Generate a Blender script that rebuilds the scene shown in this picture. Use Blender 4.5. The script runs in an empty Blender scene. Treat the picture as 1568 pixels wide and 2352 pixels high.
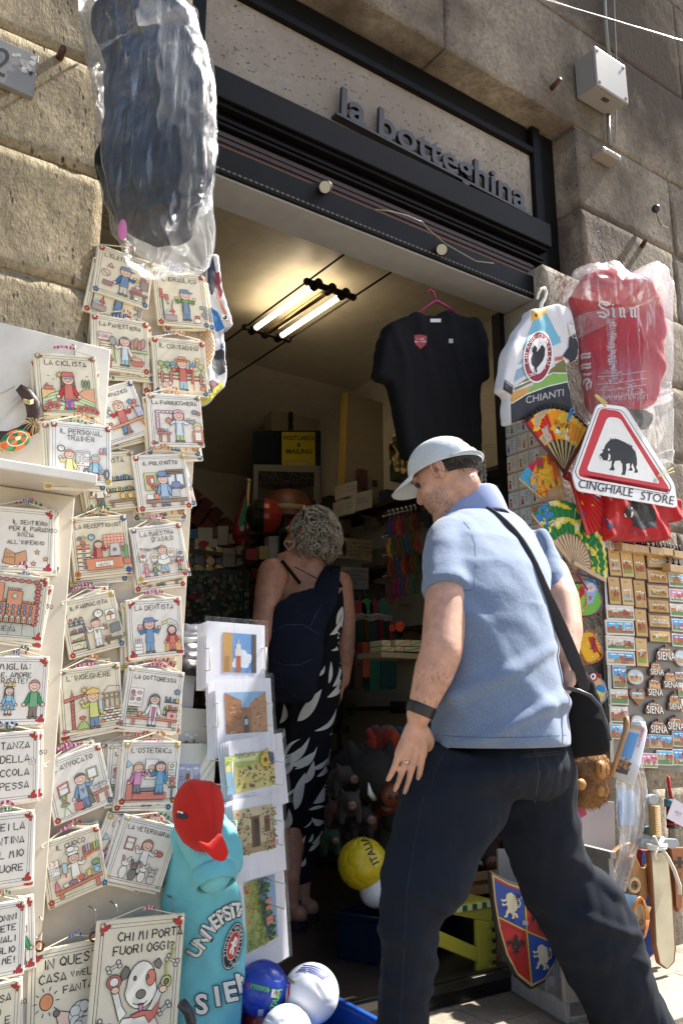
import bpy, bmesh, math, random
from mathutils import Vector, Matrix, noise
from mathutils.bvhtree import BVHTree
R = math.radians
SC = bpy.context.scene
COL = SC.collection
# ------------------------------------------------------------------ camera
cam_d = bpy.data.cameras.new('camera'); cam = bpy.data.objects.new('camera', cam_d); COL.objects.link(cam)
cam_d.sensor_fit = 'VERTICAL'; cam_d.sensor_height = 24.0; cam_d.lens = 24.0*1968/2352
cam_d.clip_end = 200; cam_d.clip_start = .02
CAM = Vector((0, -2.11, .77)); YAW = R(54.6); PITCH = R(13.4)
cam.location = CAM; cam.rotation_euler = (R(90)+PITCH, 0, YAW-R(90))
SC.camera = cam
# ------------------------------------------------------------------ light
SUN_AZ = R(-4.5)          # bearing of the sun from the facade's own line, towards the street
SUN_EL = R(52)
sd = Vector((math.cos(SUN_AZ)*math.cos(SUN_EL), math.sin(SUN_AZ)*math.cos(SUN_EL), math.sin(SUN_EL)))
world = bpy.data.worlds.new('World'); SC.world = world; world.use_nodes = True
wn = world.node_tree.nodes; sky = wn.new('ShaderNodeTexSky'); sky.sky_type = 'NISHITA'; sky.sun_disc = False
sky.sun_elevation = SUN_EL; sky.sun_rotation = R(90)-SUN_AZ
sky.air_density = 1.0; sky.dust_density = 2.0
wn['Background'].inputs[1].default_value = .078
world.node_tree.links.new(sky.outputs[0], wn['Background'].inputs[0])
sl = bpy.data.lights.new('sun', 'SUN'); sl.energy = 4.3; sl.angle = R(.5); sl.color = (1, .95, .87)
so = bpy.data.objects.new('sun', sl); COL.objects.link(so)
so.rotation_euler = (-sd).to_track_quat('-Z', 'Y').to_euler(); so.location = (4, -6, 8)
vs = SC.view_settings; vs.view_transform = 'Standard'; vs.look = 'None'; vs.gamma = 1; vs.use_curve_mapping = False
vs.exposure = 1.78
SC.cycles.max_bounces = 8; SC.cycles.transparent_max_bounces = 16
# ------------------------------------------------------------------ pixel helpers: where a thing seen in the photo stands, at its own distance from the wall
FW = Vector((math.cos(YAW), math.sin(YAW), 0)); RT = Vector((math.sin(YAW), -math.cos(YAW), 0))
WIN = {'A':(0,0,1400/1568),'B':(1331,0,1400/1568),'C':(0,900,900/1568),'D':(0,1950,900/1568),'E':(0,3000,1000/1568),'F':(1950,1000,781/1568),
 'G':(1950,2000,781/1568),'H':(1750,2950,981/1568),'I':(650,900,1050/1568),'J':(650,2000,1050/1568),'L':(650,3000,1050/1568),'M':(1400,1700,1100/1568),
 'N':(1250,2900,1481/1568),'O':(0,0,2731/1568)}
def px(w, x, y):
    a, b, s = WIN[w]; return ((a+x*s)*1568/2731, (b+y*s)*1568/2731)
def ray(w, x, y):
    x, y = px(w, x, y); u = x-784; v = 1176-y; c, s = math.cos(PITCH), math.sin(PITCH)
    return RT*u + FW*(1968*c-v*s) + Vector((0, 0, v*c+1968*s))
def pY(w, x, y, Y=0.):
    d = ray(w, x, y); return CAM + d*((Y-CAM.y)/d.y)
def pX(w, x, y, X):
    d = ray(w, x, y); return CAM + d*((X-CAM.x)/d.x)
def pZ(w, x, y, Z):
    d = ray(w, x, y); return CAM + d*((Z-CAM.z)/d.z)
def pF(w, x, y, F):
    d = ray(w, x, y); return CAM + d*(F/d.dot(FW))
# ------------------------------------------------------------------ materials
def C(c):
    if isinstance(c, str):
        c = c.lstrip('#'); c = [int(c[i:i+2], 16)/255 for i in (0, 2, 4)]
        return tuple(x/12.92 if x <= .04045 else ((x+.055)/1.055)**2.4 for x in c)
    return tuple(c)
_M = {}
def nmat(name):
    m = bpy.data.materials.new(name); m.use_nodes = True
    nt = m.node_tree; return m, nt, nt.nodes['Principled BSDF']
def node(nt, typ, **kw):
    n = nt.nodes.new(typ)
    for k, v in kw.items():
        if k.startswith('i_'): n.inputs[k[2:].replace('_', ' ')].default_value = v
        else: setattr(n, k, v)
    return n
def coords(nt, scale=(1, 1, 1), rot=(0, 0, 0)):
    t = nt.nodes.new('ShaderNodeTexCoord'); m = nt.nodes.new('ShaderNodeMapping'); m.inputs['Scale'].default_value = scale; m.inputs['Rotation'].default_value = rot
    nt.links.new(t.outputs['Object'], m.inputs[0]); return m.outputs[0]
def ramp(nt, fac, stops):
    r = nt.nodes.new('ShaderNodeValToRGB'); e = r.color_ramp.elements
    while len(e) < len(stops): e.new(.5)
    for el, (p, c) in zip(e, stops): el.position = p; el.color = (*C(c), 1)
    nt.links.new(fac, r.inputs[0]); return r.outputs[0]
def noi(nt, vec, scale, detail=4, rough=.55, dist=0):
    n = node(nt, 'ShaderNodeTexNoise'); n.inputs['Scale'].default_value = scale; n.inputs['Detail'].default_value = detail; n.inputs['Roughness'].default_value = rough; n.inputs['Distortion'].default_value = dist
    nt.links.new(vec, n.inputs['Vector']); return n.outputs['Fac']
def mixc(nt, fac, a, b, mode='MIX'):
    n = node(nt, 'ShaderNodeMix', data_type='RGBA', blend_type=mode); L = nt.links
    for s, v in ((0, fac), (6, a), (7, b)):
        if isinstance(v, (int, float)): n.inputs[s].default_value = v
        elif isinstance(v, (tuple, str)): n.inputs[s].default_value = (*C(v), 1)
        else: L.new(v, n.inputs[s])
    return n.outputs[2]
def bump(nt, b, h, strength=.3, dist=.005, prev=None):
    n = node(nt, 'ShaderNodeBump'); n.inputs['Strength'].default_value = strength; n.inputs['Distance'].default_value = dist
    nt.links.new(h, n.inputs['Height'])
    if prev: nt.links.new(prev, n.inputs['Normal'])
    nt.links.new(n.outputs[0], b.inputs['Normal']); return n.outputs[0]
KIND = {  # roughness, metallic, bump scale, bump strength, colour variation
 'print':(.62,0,0,0,.06), 'paint':(.42,0,60,.08,.10), 'plastic':(.3,0,0,0,.03), 'cloth':(.92,0,900,.25,.10), 'metal':(.35,1,0,0,.1), 'skin':(.5,0,160,.16,.2),
 'wood':(.55,0,0,0,.18), 'leather':(.5,0,300,.15,.15), 'paper':(.75,0,0,0,.04), 'gloss':(.12,0,0,0,.03), 'fur':(.95,0,350,.8,.35), 'knit':(.95,0,260,.4,.12), 'blackpaint':(.5,0,40,.12,.25)}
def mat(kind='paint', col=None):
    """a surface of one kind; its colour is fixed, or is each face's own print colour"""
    key = (kind, col)
    if key in _M: return _M[key]
    rough, metal, bs, bst, var = KIND[kind]
    m, nt, b = nmat(kind + ('' if col is None else '_'+str(len(_M)))); L = nt.links
    b.inputs['Roughness'].default_value = rough; b.inputs['Metallic'].default_value = metal
    vec = coords(nt)
    if col is None:
        a = node(nt, 'ShaderNodeAttribute', attribute_name='Col'); base = a.outputs['Color']
    else:
        r_ = node(nt, 'ShaderNodeRGB'); r_.outputs[0].default_value = (*C(col), 1); base = r_.outputs[0]
    sc = (18, 18, 18)
    if kind == 'wood': vec2 = coords(nt, (60, 60, 6)); n = noi(nt, vec2, 1.0, 5, .6, 1.0)
    else: n = noi(nt, vec, 35 if kind in ('print', 'skin') else 14, 5, .6)
    g = ramp(nt, n, [(.25, (1-var*1.6,)*3), (.75, (1+var*.4,)*3)])
    L.new(mixc(nt, 1.0, base, g, 'MULTIPLY'), b.inputs['Base Color'])
    if bs: bump(nt, b, noi(nt, vec, bs, 3, .6), bst, .002)
    if kind == 'cloth' or kind == 'knit': b.inputs['Sheen Weight'].default_value = .15 if col is None or sum(C(col)) > .3 else 0; b.inputs['Specular IOR Level'].default_value = .25
    if kind == 'skin': b.inputs['Subsurface Weight'].default_value = .08; b.inputs['Subsurface Radius'].default_value = (.01, .004, .002)
    if kind == 'blackpaint': b.inputs['Specular IOR Level'].default_value = .15
    if kind == 'gloss' : b.inputs['Coat Weight'].default_value = .3
    _M[key] = m; return m
def wovens(name, c1, c2, scale=(500, 500, 160)):
    """heather jersey cloth: fine horizontal flecks of two yarns"""
    m, nt, b = nmat(name); v = coords(nt, scale); n = noi(nt, v, 1, 3, .7); n2 = noi(nt, coords(nt), 9, 4, .6)
    b.inputs['Roughness'].default_value = .9; b.inputs['Sheen Weight'].default_value = .2
    base = ramp(nt, n, [(.35, c1), (.65, c2)])
    nt.links.new(mixc(nt, 1.0, base, ramp(nt, n2, [(.3, (.9,)*3), (.7, (1.05,)*3)]), 'MULTIPLY'), b.inputs['Base Color'])
    p = bump(nt, b, n2, .25, .02); bump(nt, b, n, .25, .001, p); return m
def plastic_wrap(name, tint='#f4f7fb', clear=.62, streak=(7, 7, 1.6)):
    """thin clear polythene: mostly see-through, crinkled and shiny"""
    m, nt, b = nmat(name); L = nt.links
    n1 = noi(nt, coords(nt, streak), 3.2, 6, .62, .8); n2 = noi(nt, coords(nt, (1, 1, .7)), 30, 5, .65, 1.2)
    b.inputs['Base Color'].default_value = (*C(tint), 1); b.inputs['Roughness'].default_value = .13; b.inputs['Specular IOR Level'].default_value = 1.
    vor = node(nt, 'ShaderNodeTexVoronoi', feature='DISTANCE_TO_EDGE'); vor.inputs['Scale'].default_value = 16; L.new(mixc(nt, .12, coords(nt, (1.2, 1.2, .6)), noi(nt, coords(nt), 9, 3)), vor.inputs['Vector'])
    p = bump(nt, b, n1, .6, .05); p = bump(nt, b, n2, .5, .010, p); bump(nt, b, vor.outputs['Distance'], .12, .02, p)
    t = node(nt, 'ShaderNodeBsdfTransparent'); t.inputs[0].default_value = (.985, .988, .99, 1)
    lw = node(nt, 'ShaderNodeLayerWeight'); lw.inputs[0].default_value = .25
    n3 = noi(nt, coords(nt, (16, 16, .9)), 2.2, 5, .6, .6); n4 = noi(nt, coords(nt), 2.6, 3)
    cr = ramp(nt, n3, [(.55, (0,)*3), (.66, (.30,)*3)]); st = ramp(nt, n4, [(.42, (.02,)*3), (.72, (.26,)*3)])  # noise masks put highlight streaks and soft sheen into the film's opacity
    def add(a, bb, mul=1.):
        q = node(nt, 'ShaderNodeMath', operation='MULTIPLY_ADD'); L.new(a, q.inputs[0]); q.inputs[1].default_value = mul
        if isinstance(bb, float): q.inputs[2].default_value = bb
        else: L.new(bb, q.inputs[2])
        return q.outputs[0]
    q0 = node(nt, 'ShaderNodeMath', operation='MULTIPLY'); L.new(add(lw.outputs['Facing'], add(cr, add(st, .07)), .30), q0.inputs[0]); q0.inputs[1].default_value = (1-clear)/.2; f = q0.outputs[0]
    gl = node(nt, 'ShaderNodeBsdfGlossy'); gl.inputs['Roughness'].default_value = .16; L.new(b.inputs['Normal'].links[0].from_socket, gl.inputs['Normal'])
    tr = node(nt, 'ShaderNodeBsdfTranslucent'); tr.inputs[0].default_value = (.95, .97, 1, 1)
    mx0 = node(nt, 'ShaderNodeMixShader'); mx0.inputs[0].default_value = .45; L.new(gl.outputs[0], mx0.inputs[1]); L.new(tr.outputs[0], mx0.inputs[2])
    mx = node(nt, 'ShaderNodeMixShader'); L.new(f, mx.inputs[0]); L.new(t.outputs[0], mx.inputs[1]); L.new(mx0.outputs[0], mx.inputs[2])
    L.new(mx.outputs[0], nt.nodes['Material Output'].inputs[0]); return m
def emit(name, col, s):
    m, nt, b = nmat(name); b.inputs['Emission Color'].default_value = (*C(col), 1); b.inputs['Emission Strength'].default_value = s; b.inputs['Base Color'].default_value = (.9, .9, .9, 1); return m
# ------------------------------------------------------------------ objects
def thing(name, label, cat, loc, group=None):
    o = bpy.data.objects.new(name, None); COL.objects.link(o); o.location = loc; o.empty_display_size = .05
    return tag(o, label, cat, group)
def tag(o, label=None, cat=None, group=None, kind=None):
    for k, v in (('label', label), ('category', cat), ('group', group), ('kind', kind)):
        if v: o[k] = v
    return o
def put(name, me, parent):
    o = bpy.data.objects.new(name, me); COL.objects.link(o)
    if parent is not None:
        o.parent = parent
        if parent.type == 'EMPTY': o.matrix_parent_inverse = Matrix.Translation(-parent.location)
    return o
def copy_tree(o, parent=None):
    c = o.copy(); COL.objects.link(c)
    if parent is not None: c.parent = parent; c.matrix_parent_inverse = o.matrix_parent_inverse
    for ch in o.children: copy_tree(ch, c)
    return c
def frame(o, u, v=None, n=None):
    """matrix with x along u, z along the face's outward normal"""
    u = Vector(u).normalized()
    if v is not None: v = (Vector(v) - u*Vector(v).dot(u)).normalized(); n = u.cross(v)
    else: n = (Vector(n)-u*Vector(n).dot(u)).normalized(); v = n.cross(u)
    M = Matrix((u, v, n)).transposed().to_4x4(); M.translation = o; return M
ID = Matrix.Identity(4)
class MB:
    def __init__(s, M=None, col='#ffffff'):
        s.v = []; s.f = []; s.c = []; s.M = M or ID; s.col = C(col)
    def add(s, vs, fs, col=None, M=None):
        k = len(s.v); A = s.M @ M if M is not None else s.M
        s.v += [A @ Vector(p) for p in vs]; c = C(col) if col is not None else s.col
        for f in fs: s.f.append([i+k for i in f]); s.c.append(c)
        return s
    def box(s, a, b, col=None, M=None):
        (x0, y0, z0), (x1, y1, z1) = a, b
        return s.add([(x0,y0,z0),(x1,y0,z0),(x1,y1,z0),(x0,y1,z0),(x0,y0,z1),(x1,y0,z1),(x1,y1,z1),(x0,y1,z1)],
            [(3,2,1,0),(4,5,6,7),(0,1,5,4),(1,2,6,5),(2,3,7,6),(3,0,4,7)], col, M)
    def cbox(s, c, d, col=None, M=None):
        return s.box([c[i]-d[i]/2 for i in range(3)], [c[i]+d[i]/2 for i in range(3)], col, M)
    def prism(s, poly, z0, z1, col=None, M=None):
        n = len(poly); return s.add([(x, y, z0) for x, y in poly]+[(x, y, z1) for x, y in poly],
            [tuple(range(n-1, -1, -1)), tuple(range(n, 2*n))]+[(i, (i+1) % n, n+(i+1) % n, n+i) for i in range(n)], col, M)
    def loft(s, rings, col=None, caps=True, closed=True, M=None):
        n = len(rings[0]); vs = [p for r in rings for p in r]; fs = []
        for j in range(len(rings)-1):
            for i in range(n if closed else n-1):
                fs.append((j*n+i, j*n+(i+1) % n, (j+1)*n+(i+1) % n, (j+1)*n+i))
        if caps: fs += [tuple(range(n-1, -1, -1)), tuple((len(rings)-1)*n+i for i in range(n))]
        return s.add(vs, fs, col, M)
    def tube(s, pts, r, n=8, col=None, caps=True, M=None, flat=1.):
        pts = [Vector(p) for p in pts]; rr = r if isinstance(r, (list, tuple)) else [r]*len(pts)
        t0 = (pts[1]-pts[0]).normalized(); up = Vector((0, 0, 1)) if abs(t0.z) < .9 else Vector((1, 0, 0))
        a = t0.cross(up).normalized(); rings = []
        for i, p in enumerate(pts):
            t = (pts[min(i+1, len(pts)-1)]-pts[max(i-1, 0)])
            t = t.normalized() if t.length > 1e-9 else t0
            a = (a - t*a.dot(t)).normalized(); b = t.cross(a)
            rings.append([p + (a*math.cos(2*math.pi*k/n) + b*math.sin(2*math.pi*k/n)*flat)*rr[i] for k in range(n)])
        return s.loft(rings, col, caps, True, M)
    def ell(s, c, r, col=None, nu=16, nv=10, M=None, rot=None):
        r = (r, r, r) if not isinstance(r, (tuple, list)) else r; rings = []; Q = rot or Matrix.Identity(3); c = Vector(c)
        for j in range(1, nv):
            t = math.pi*j/nv
            rings.append([c + Q @ Vector((r[0]*math.sin(t)*math.cos(2*math.pi*i/nu), r[1]*math.sin(t)*math.sin(2*math.pi*i/nu), -r[2]*math.cos(t))) for i in range(nu)])
        vs = [c + Q @ Vector((0, 0, -r[2]))] + [p for q_ in rings for p in q_] + [c + Q @ Vector((0, 0, r[2]))]; fs = []; N = len(vs)-1
        for i in range(nu):
            fs.append((0, 1+(i+1) % nu, 1+i)); fs.append((N, N-nu+i, N-nu+(i+1) % nu))
            for j in range(nv-2): fs.append((1+j*nu+i, 1+j*nu+(i+1) % nu, 1+(j+1)*nu+(i+1) % nu, 1+(j+1)*nu+i))
        return s.add(vs, fs, col, M)
    def cap(s, p0, p1, r0, r1, n=14):
        """tapered limb with rounded ends"""
        p0, p1 = Vector(p0), Vector(p1); s.tube([p0, p1], [r0, r1], n); s.ell(p0, r0, nu=n, nv=8); s.ell(p1, r1, nu=n, nv=8); return s
    def chain(s, pts, rr, n=14):
        for i in range(len(pts)-1): s.cap(pts[i], pts[i+1], rr[i], rr[i+1], n)
        return s
    def lathe(s, prof, n=24, col=None, M=None, caps=False):
        return s.loft([[(r*math.cos(2*math.pi*i/n), r*math.sin(2*math.pi*i/n), z) for i in range(n)] for r, z in prof], col, caps, True, M)
    def grid(s, fn, nu, nv, col=None, M=None):
        return s.add([fn(i/nu, j/nv) for j in range(nv+1) for i in range(nu+1)],
            [(j*(nu+1)+i, j*(nu+1)+i+1, (j+1)*(nu+1)+i+1, (j+1)*(nu+1)+i) for j in range(nv) for i in range(nu)], col, M)
    def mesh(s, name):
        me = bpy.data.meshes.new(name); me.from_pydata([tuple(p) for p in s.v], [], s.f); me.update()
        return me
    def build(s, name, m, parent=None, smooth=False, bevel=0., solid=0., sub=0, label=None):
        me = s.mesh(name)
        if m.name.split('.')[0] in KIND:
            at = me.color_attributes.new('Col', 'FLOAT_COLOR', 'CORNER'); buf = []
            for f, c in zip(s.f, s.c): buf += [c[0], c[1], c[2], 1.]*len(f)
            at.data.foreach_set('color', buf)
        me.materials.append(m)
        if smooth: me.polygons.foreach_set('use_smooth', [True]*len(me.polygons))
        o = put(name, me, parent)
        if solid: k = o.modifiers.new('solid', 'SOLIDIFY'); k.thickness = solid; k.offset = 0
        if bevel: k = o.modifiers.new('bevel', 'BEVEL'); k.width = bevel; k.segments = 2; k.limit_method = 'ANGLE'; k.harden_normals = False
        if sub: k = o.modifiers.new('sub', 'SUBSURF'); k.levels = k.render_levels = sub
        if label: o['label'] = label
        return o
def organic(name, mb, m, parent=None, voxel=.008, smooth=6, post=None, fac=.5):
    """one continuous skin round overlapping volumes"""
    o = bpy.data.objects.new('raw', mb.mesh('raw')); COL.objects.link(o)
    k = o.modifiers.new('r', 'REMESH'); k.mode = 'VOXEL'; k.voxel_size = voxel; k.adaptivity = 0
    k = o.modifiers.new('s', 'SMOOTH'); k.factor = fac; k.iterations = smooth
    dg = bpy.context.evaluated_depsgraph_get(); me = bpy.data.meshes.new_from_object(o.evaluated_get(dg))
    raw = o.data; bpy.data.objects.remove(o); bpy.data.meshes.remove(raw)
    if post:
        me.update(); nn = [v.normal.copy() for v in me.vertices]
        for v, n in zip(me.vertices, nn): v.co = post(v.co.copy(), n)
    me.name = name; me.materials.clear(); me.materials.append(m); me.polygons.foreach_set('use_smooth', [True]*len(me.polygons)); me.update()
    return put(name, me, parent)
def bvh_of(o):
    me = o.data; return BVHTree.FromPolygons([v.co.copy() for v in me.vertices], [tuple(p.vertices) for p in me.polygons])
def drape(mb, trees, d, off, seglen=.01):
    """lay a flat print on the cloth behind it"""
    bm = bmesh.new(); zl = bm.verts.layers.float.new('z'); cl = bm.loops.layers.float_color.new('c'); vs = [bm.verts.new(p) for p in mb.v]
    for v, z in zip(vs, getattr(mb, 'lz', None) or [0]*len(vs)): v[zl] = z
    for f, c in zip(mb.f, mb.c):
        try: fc = bm.faces.new([vs[i] for i in f])
        except ValueError: continue
        for l in fc.loops: l[cl] = (*c, 1)
    bmesh.ops.triangulate(bm, faces=bm.faces)
    for _ in range(5):
        es = [e for e in bm.edges if e.calc_length() > seglen]
        if not es: break
        bmesh.ops.subdivide_edges(bm, edges=es, cuts=1); bmesh.ops.triangulate(bm, faces=bm.faces)
    d = Vector(d).normalized() if d is not None else None; out = MB(); bm.verts.ensure_lookup_table()
    gone = []
    for v in bm.verts:
        best = None
        for t in trees:
            dv = d if d is not None else (v.co-CAM).normalized(); h = t.ray_cast(v.co - dv*.6, dv)
            if h[0] is not None and (best is None or h[3] < best[3]): best = h
        if best is None: gone.append(v); continue
        v.co = best[0] - dv*(off+v[zl])
    bmesh.ops.delete(bm, geom=gone, context='VERTS'); bm.verts.ensure_lookup_table()
    out.v = [v.co.copy() for v in bm.verts]; bm.verts.index_update()
    out.f = [[v.index for v in f.verts] for f in bm.faces]; out.c = [tuple(f.loops[0][cl])[:3] for f in bm.faces]; bm.free(); return out
# ------------------------------------------------------------------ lettering
def font_mesh(txt, size=1., bold=0., shear=0., align='LEFT', sp=1., depth=0.):
    cu = bpy.data.curves.new('t', 'FONT'); cu.body = txt; cu.size = size; cu.offset = bold; cu.shear = shear; cu.align_x = align; cu.space_character = sp; cu.resolution_u = 3; cu.extrude = depth
    o = bpy.data.objects.new('t', cu); COL.objects.link(o); dg = bpy.context.evaluated_depsgraph_get()
    me = bpy.data.meshes.new_from_object(o.evaluated_get(dg)); vs = [tuple(v.co) for v in me.vertices]; fs = [tuple(p.vertices) for p in me.polygons]
    bpy.data.objects.remove(o); bpy.data.curves.remove(cu); bpy.data.meshes.remove(me); return vs, fs
G = {'A':'00 26 40,11 31','B':'00 06 35 34 13,13 42 41 00','C':'45 26 04 02 20 41','D':'00 06 26 44 42 20 00','E':'46 06 00 40,03 33','F':'46 06 00,03 33','G':'45 26 04 02 20 41 43 23',
 'H':'00 06,03 43,40 46','I':'20 26','J':'36 31 20 01','K':'00 06,46 03 40','L':'06 00 40','M':'00 16 23 36 40','N':'00 06 40 46','O':'20 02 04 26 44 42 20','P':'00 06 36 45 33 03',
 'Q':'20 02 04 26 44 42 20,21 40','R':'00 06 36 45 33 03,23 40','S':'45 26 05 14 42 20 01','T':'06 46,26 20','U':'06 01 20 41 46','V':'06 20 46','W':'06 10 24 30 46','X':'00 46,06 40',
 'Y':'06 23 46,23 20','Z':'06 46 00 40',"'":'26 15','!':'26 22,20 21','?':'05 26 45 23 22,20 21',':':'21 22,24 25',',':'21 10','.':'20 21','&':'40 05 26 35 01 20 42','-':'13 33','1':'15 26 20','2':'05 26 45 00 40',
 '3':'06 46 23 42 20 01','0':'20 02 04 26 44 42 20','4':'30 36 02 42','5':'46 06 03 33 41 20 00','6':'36 03 01 20 41 33 03','7':'06 46 20','€':'45 26 04 02 20 41,03 23,02 22','/':'00 46'}
class Art(MB):
    """flat coloured drawing: shapes laid one over the other on a face, in units of 1/100 of its width"""
    def __init__(s, M, unit, lw=.9, lay=.00005):
        super().__init__(M); s.k = unit/100.; s.z = .0003; s.lw = lw; s.oy = 0.; s.sy = 1.; s.pale = 0.; s.bg = (1, 1, 1); s.lay = lay; s.ink = C('#2b2826')
    def raw(s, pts, col):
        s.z += s.lay; c = C(col)
        if s.pale: c = tuple(p*(1-s.pale)+q_*s.pale for p, q_ in zip(c, s.bg))
        s.add([(x*s.k, (y*s.sy+s.oy)*s.k, s.z) for x, y in pts], [tuple(range(len(pts)))], c)
    def L(s, pts, w=None, col=None):
        w = (w or s.lw)/2; s.z += s.lay; vs = []; fs = []; n = len(pts)
        for i, p in enumerate(pts):
            a = pts[max(i-1, 0)]; b = pts[min(i+1, n-1)]; dx, dy = b[0]-a[0], b[1]-a[1]; l = math.hypot(dx, dy) or 1
            ex, ey = -dy/l*w, dx/l*w; vs += [((p[0]+ex)*s.k, ((p[1]+ey)*s.sy+s.oy)*s.k, s.z), ((p[0]-ex)*s.k, ((p[1]-ey)*s.sy+s.oy)*s.k, s.z)]
        for i in range(n-1): fs.append((2*i+1, 2*i+3, 2*i+2, 2*i))
        s.add(vs, fs, col if col is not None else s.ink)
    def P(s, col, pts, o=1, w=None):
        if col: s.raw(pts, col)
        if o: s.L(list(pts)+[pts[0], pts[1]], w)
    def R(s, col, x0, y0, x1, y1, o=1): s.P(col, [(x0, y0), (x1, y0), (x1, y1), (x0, y1)], o)
    def E(s, col, x, y, rx, ry=None, o=1, rot=0, n=16, w=None):
        ry = ry or rx; c, q = math.cos(R(rot)), math.sin(R(rot)); pts = []
        for i in range(n):
            a = 2*math.pi*i/n; u, v = rx*math.cos(a), ry*math.sin(a); pts.append((x+u*c-v*q, y+u*q+v*c))
        s.P(col, pts, o, w)
    def T(s, txt, x, y, h, w=None, al=0, col=None, sp=1., rnd=None):
        """hand lettered capitals; (x, y) is the left end of the baseline, its middle if al=1, its right end if al=2"""
        u = h/6.; adv = [(u*3.0 if ch in " 'I!.,:" else u*5.4*sp) for ch in txt]; W_ = sum(adv)
        x -= W_*al/2.
        for ch, a in zip(txt, adv):
            jy = (rnd.random()-.5)*h*.14 if rnd else 0; rs = 1+(rnd.random()-.5)*.16 if rnd else 1
            if ch in G:
                for st in G[ch].split(','):
                    s.L([(x+(int(q_[0])-(.6 if ch in "I'!.,:" else 0))*u, y+jy+int(q_[1])*u*rs) for q_ in st.split()], w or h*.13, col); s.z -= s.lay
            x += a
        s.z += s.lay
    def F(s, txt, x, y, h, col=None, bold=0., al='LEFT', shear=0., sp=1.):
        """set in a printed face"""
        vs, fs = font_mesh(txt, h*1.38, bold*h, shear, al, sp); s.z += s.lay
        s.add([((x+a)*s.k, (y+b)*s.k, s.z) for a, b, c in vs], fs, col if col is not None else s.ink)

class PX(Art):
    """drawing laid out where it stands on a face parallel to the shop front"""
    def __init__(s, w, Y, lw=4.):
        super().__init__(None, 100., lw, .00012); s.lz = []; s.w = w; s.Y = Y; s.o = (0, 0); s.ca, s.sa = 1, 0; s.sc = 1.
    def at(s, x, y, ang=0., sc=1.): s.o = (x, y); s.ca, s.sa = math.cos(R(ang)), math.sin(R(ang)); s.sc = sc; return s
    def add(s, vs, fs, col=None, M=None):
        k = len(s.v)
        for x, y, z in vs:
            x, y = x*s.sc, y*s.sc; s.lz.append(z); s.v.append(pY(s.w, s.o[0]+x*s.ca-y*s.sa, s.o[1]-(x*s.sa+y*s.ca), s.Y-z))
        c = C(col) if col is not None else s.col
        for f in fs: s.f.append([i+k for i in f]); s.c.append(c)
        return s
    def p(s, col, *xy, o=0, w=None):
        """polygon by its points"""
        s.at(0, 0); s.P(col, [(x, -y) for x, y in zip(xy[::2], xy[1::2])], o, w)
    def l(s, w, col, *xy):
        s.at(0, 0); s.L([(x, -y) for x, y in zip(xy[::2], xy[1::2])], w, C(col))
def silY(mb, w, rows, Y, dep=.5, n=32, fine=0):
    rr = [(y, xl, xr, (pY(w, (xl+xr)/2, y, (q_[0] if q_ else Y))-CAM).dot(FW)) for y, xl, xr, *q_ in rows]
    return sil(mb, w, rr, dep, n)
def cloth_shape(name, w, pts, Y, thick, m, parent, post=None, voxel=.008, smooth=8):
    mb = MB(); a = [pY(w, x, y, Y-thick/2) for x, y in pts]; n = len(a); b = [Vector((p.x, Y+thick/2, p.z)) for p in a]
    area = sum(a[i].x*a[(i+1) % n].z-a[(i+1) % n].x*a[i].z for i in range(n))
    f = [tuple(range(n)), tuple(range(2*n-1, n-1, -1))]+[((i+1) % n, i, n+i, n+(i+1) % n) for i in range(n)]
    if area < 0: f = [q_[::-1] for q_ in f]
    mb.add(a+b, f); return organic(name, mb, m, parent, voxel, smooth, post)
def dts(*xy): return list(zip(xy[::2], xy[1::2]))
def cityscape(a, x0, y0, x1, y1, seed, sky_='#8fc0e0', wall=('#d8a066', '#c98550', '#e2b880'), roof='#b8573a', ground='#c9a878', tower=1, o=0):
    """a little painted town view inside a rectangle of the drawing"""
    r = random.Random(seed*7+3); W_, H_ = x1-x0, y1-y0; a.R(sky_, x0, y0, x1, y1, 0); hz = y0+H_*(.18+.26*r.random())
    for k in range(3): a.E('#eef2f4', x0+W_*(.2+.3*k), y0+H_*(.78+.1*r.random()), W_*.13, H_*.05, 0, n=10)
    a.R(ground, x0, y0, x1, hz, 0); x = x0
    for k in range(9):
        w = W_*(.06+.16*r.random()); h = H_*(.08+.3*r.random()); xe = min(x+w, x1); c = wall[r.randrange(len(wall))]
        if xe-x > W_*.04:
            a.R(c, x, hz-H_*.06, xe, hz+h, 0)
            if r.random() < .6: a.P(roof, [(x, hz+h), (xe, hz+h), (xe-W_*.02, hz+h+H_*.05), (x+W_*.02, hz+h+H_*.05)], 0)
            for q_ in range(2):
                for p_ in range(2): a.R('#6a4a38', x+(xe-x)*(.2+.4*q_), hz+h*(.3+.35*p_), x+(xe-x)*(.36+.4*q_), hz+h*(.48+.35*p_), 0)
        x = xe+W_*.01
    if tower and r.random() < .75:
        tx = x0+W_*(.2+.6*r.random()); tw = W_*(.03+.03*r.random()); th = .6+.25*r.random(); a.R('#b5603e' if r.random() < .6 else '#d8d2c6', tx-tw, hz, tx+tw, y0+H_*th, 0); a.R('#e8dfd0', tx-tw*1.4, y0+H_*th, tx+tw*1.4, y0+H_*(th+.08), 0)
    if r.random() < .4: dx = x0+W_*(.2+.6*r.random()); a.E('#a8603f', dx, hz+H_*.25, W_*.1, H_*.13, 0, n=12)
    for k in range(r.randrange(6)): a.E(('#5f8a4a', '#86a352', '#4a7040', '#c9a23a', '#7a3a4a')[r.randrange(5)], x0+W_*(.1+.8*r.random()), y0+(hz-y0)*r.random(), W_*(.03+.06*r.random()), H_*.05, 0, n=10)
    if o: a.P(None, [(x0, y0), (x1, y0), (x1, y1), (x0, y1)], 1)
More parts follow.
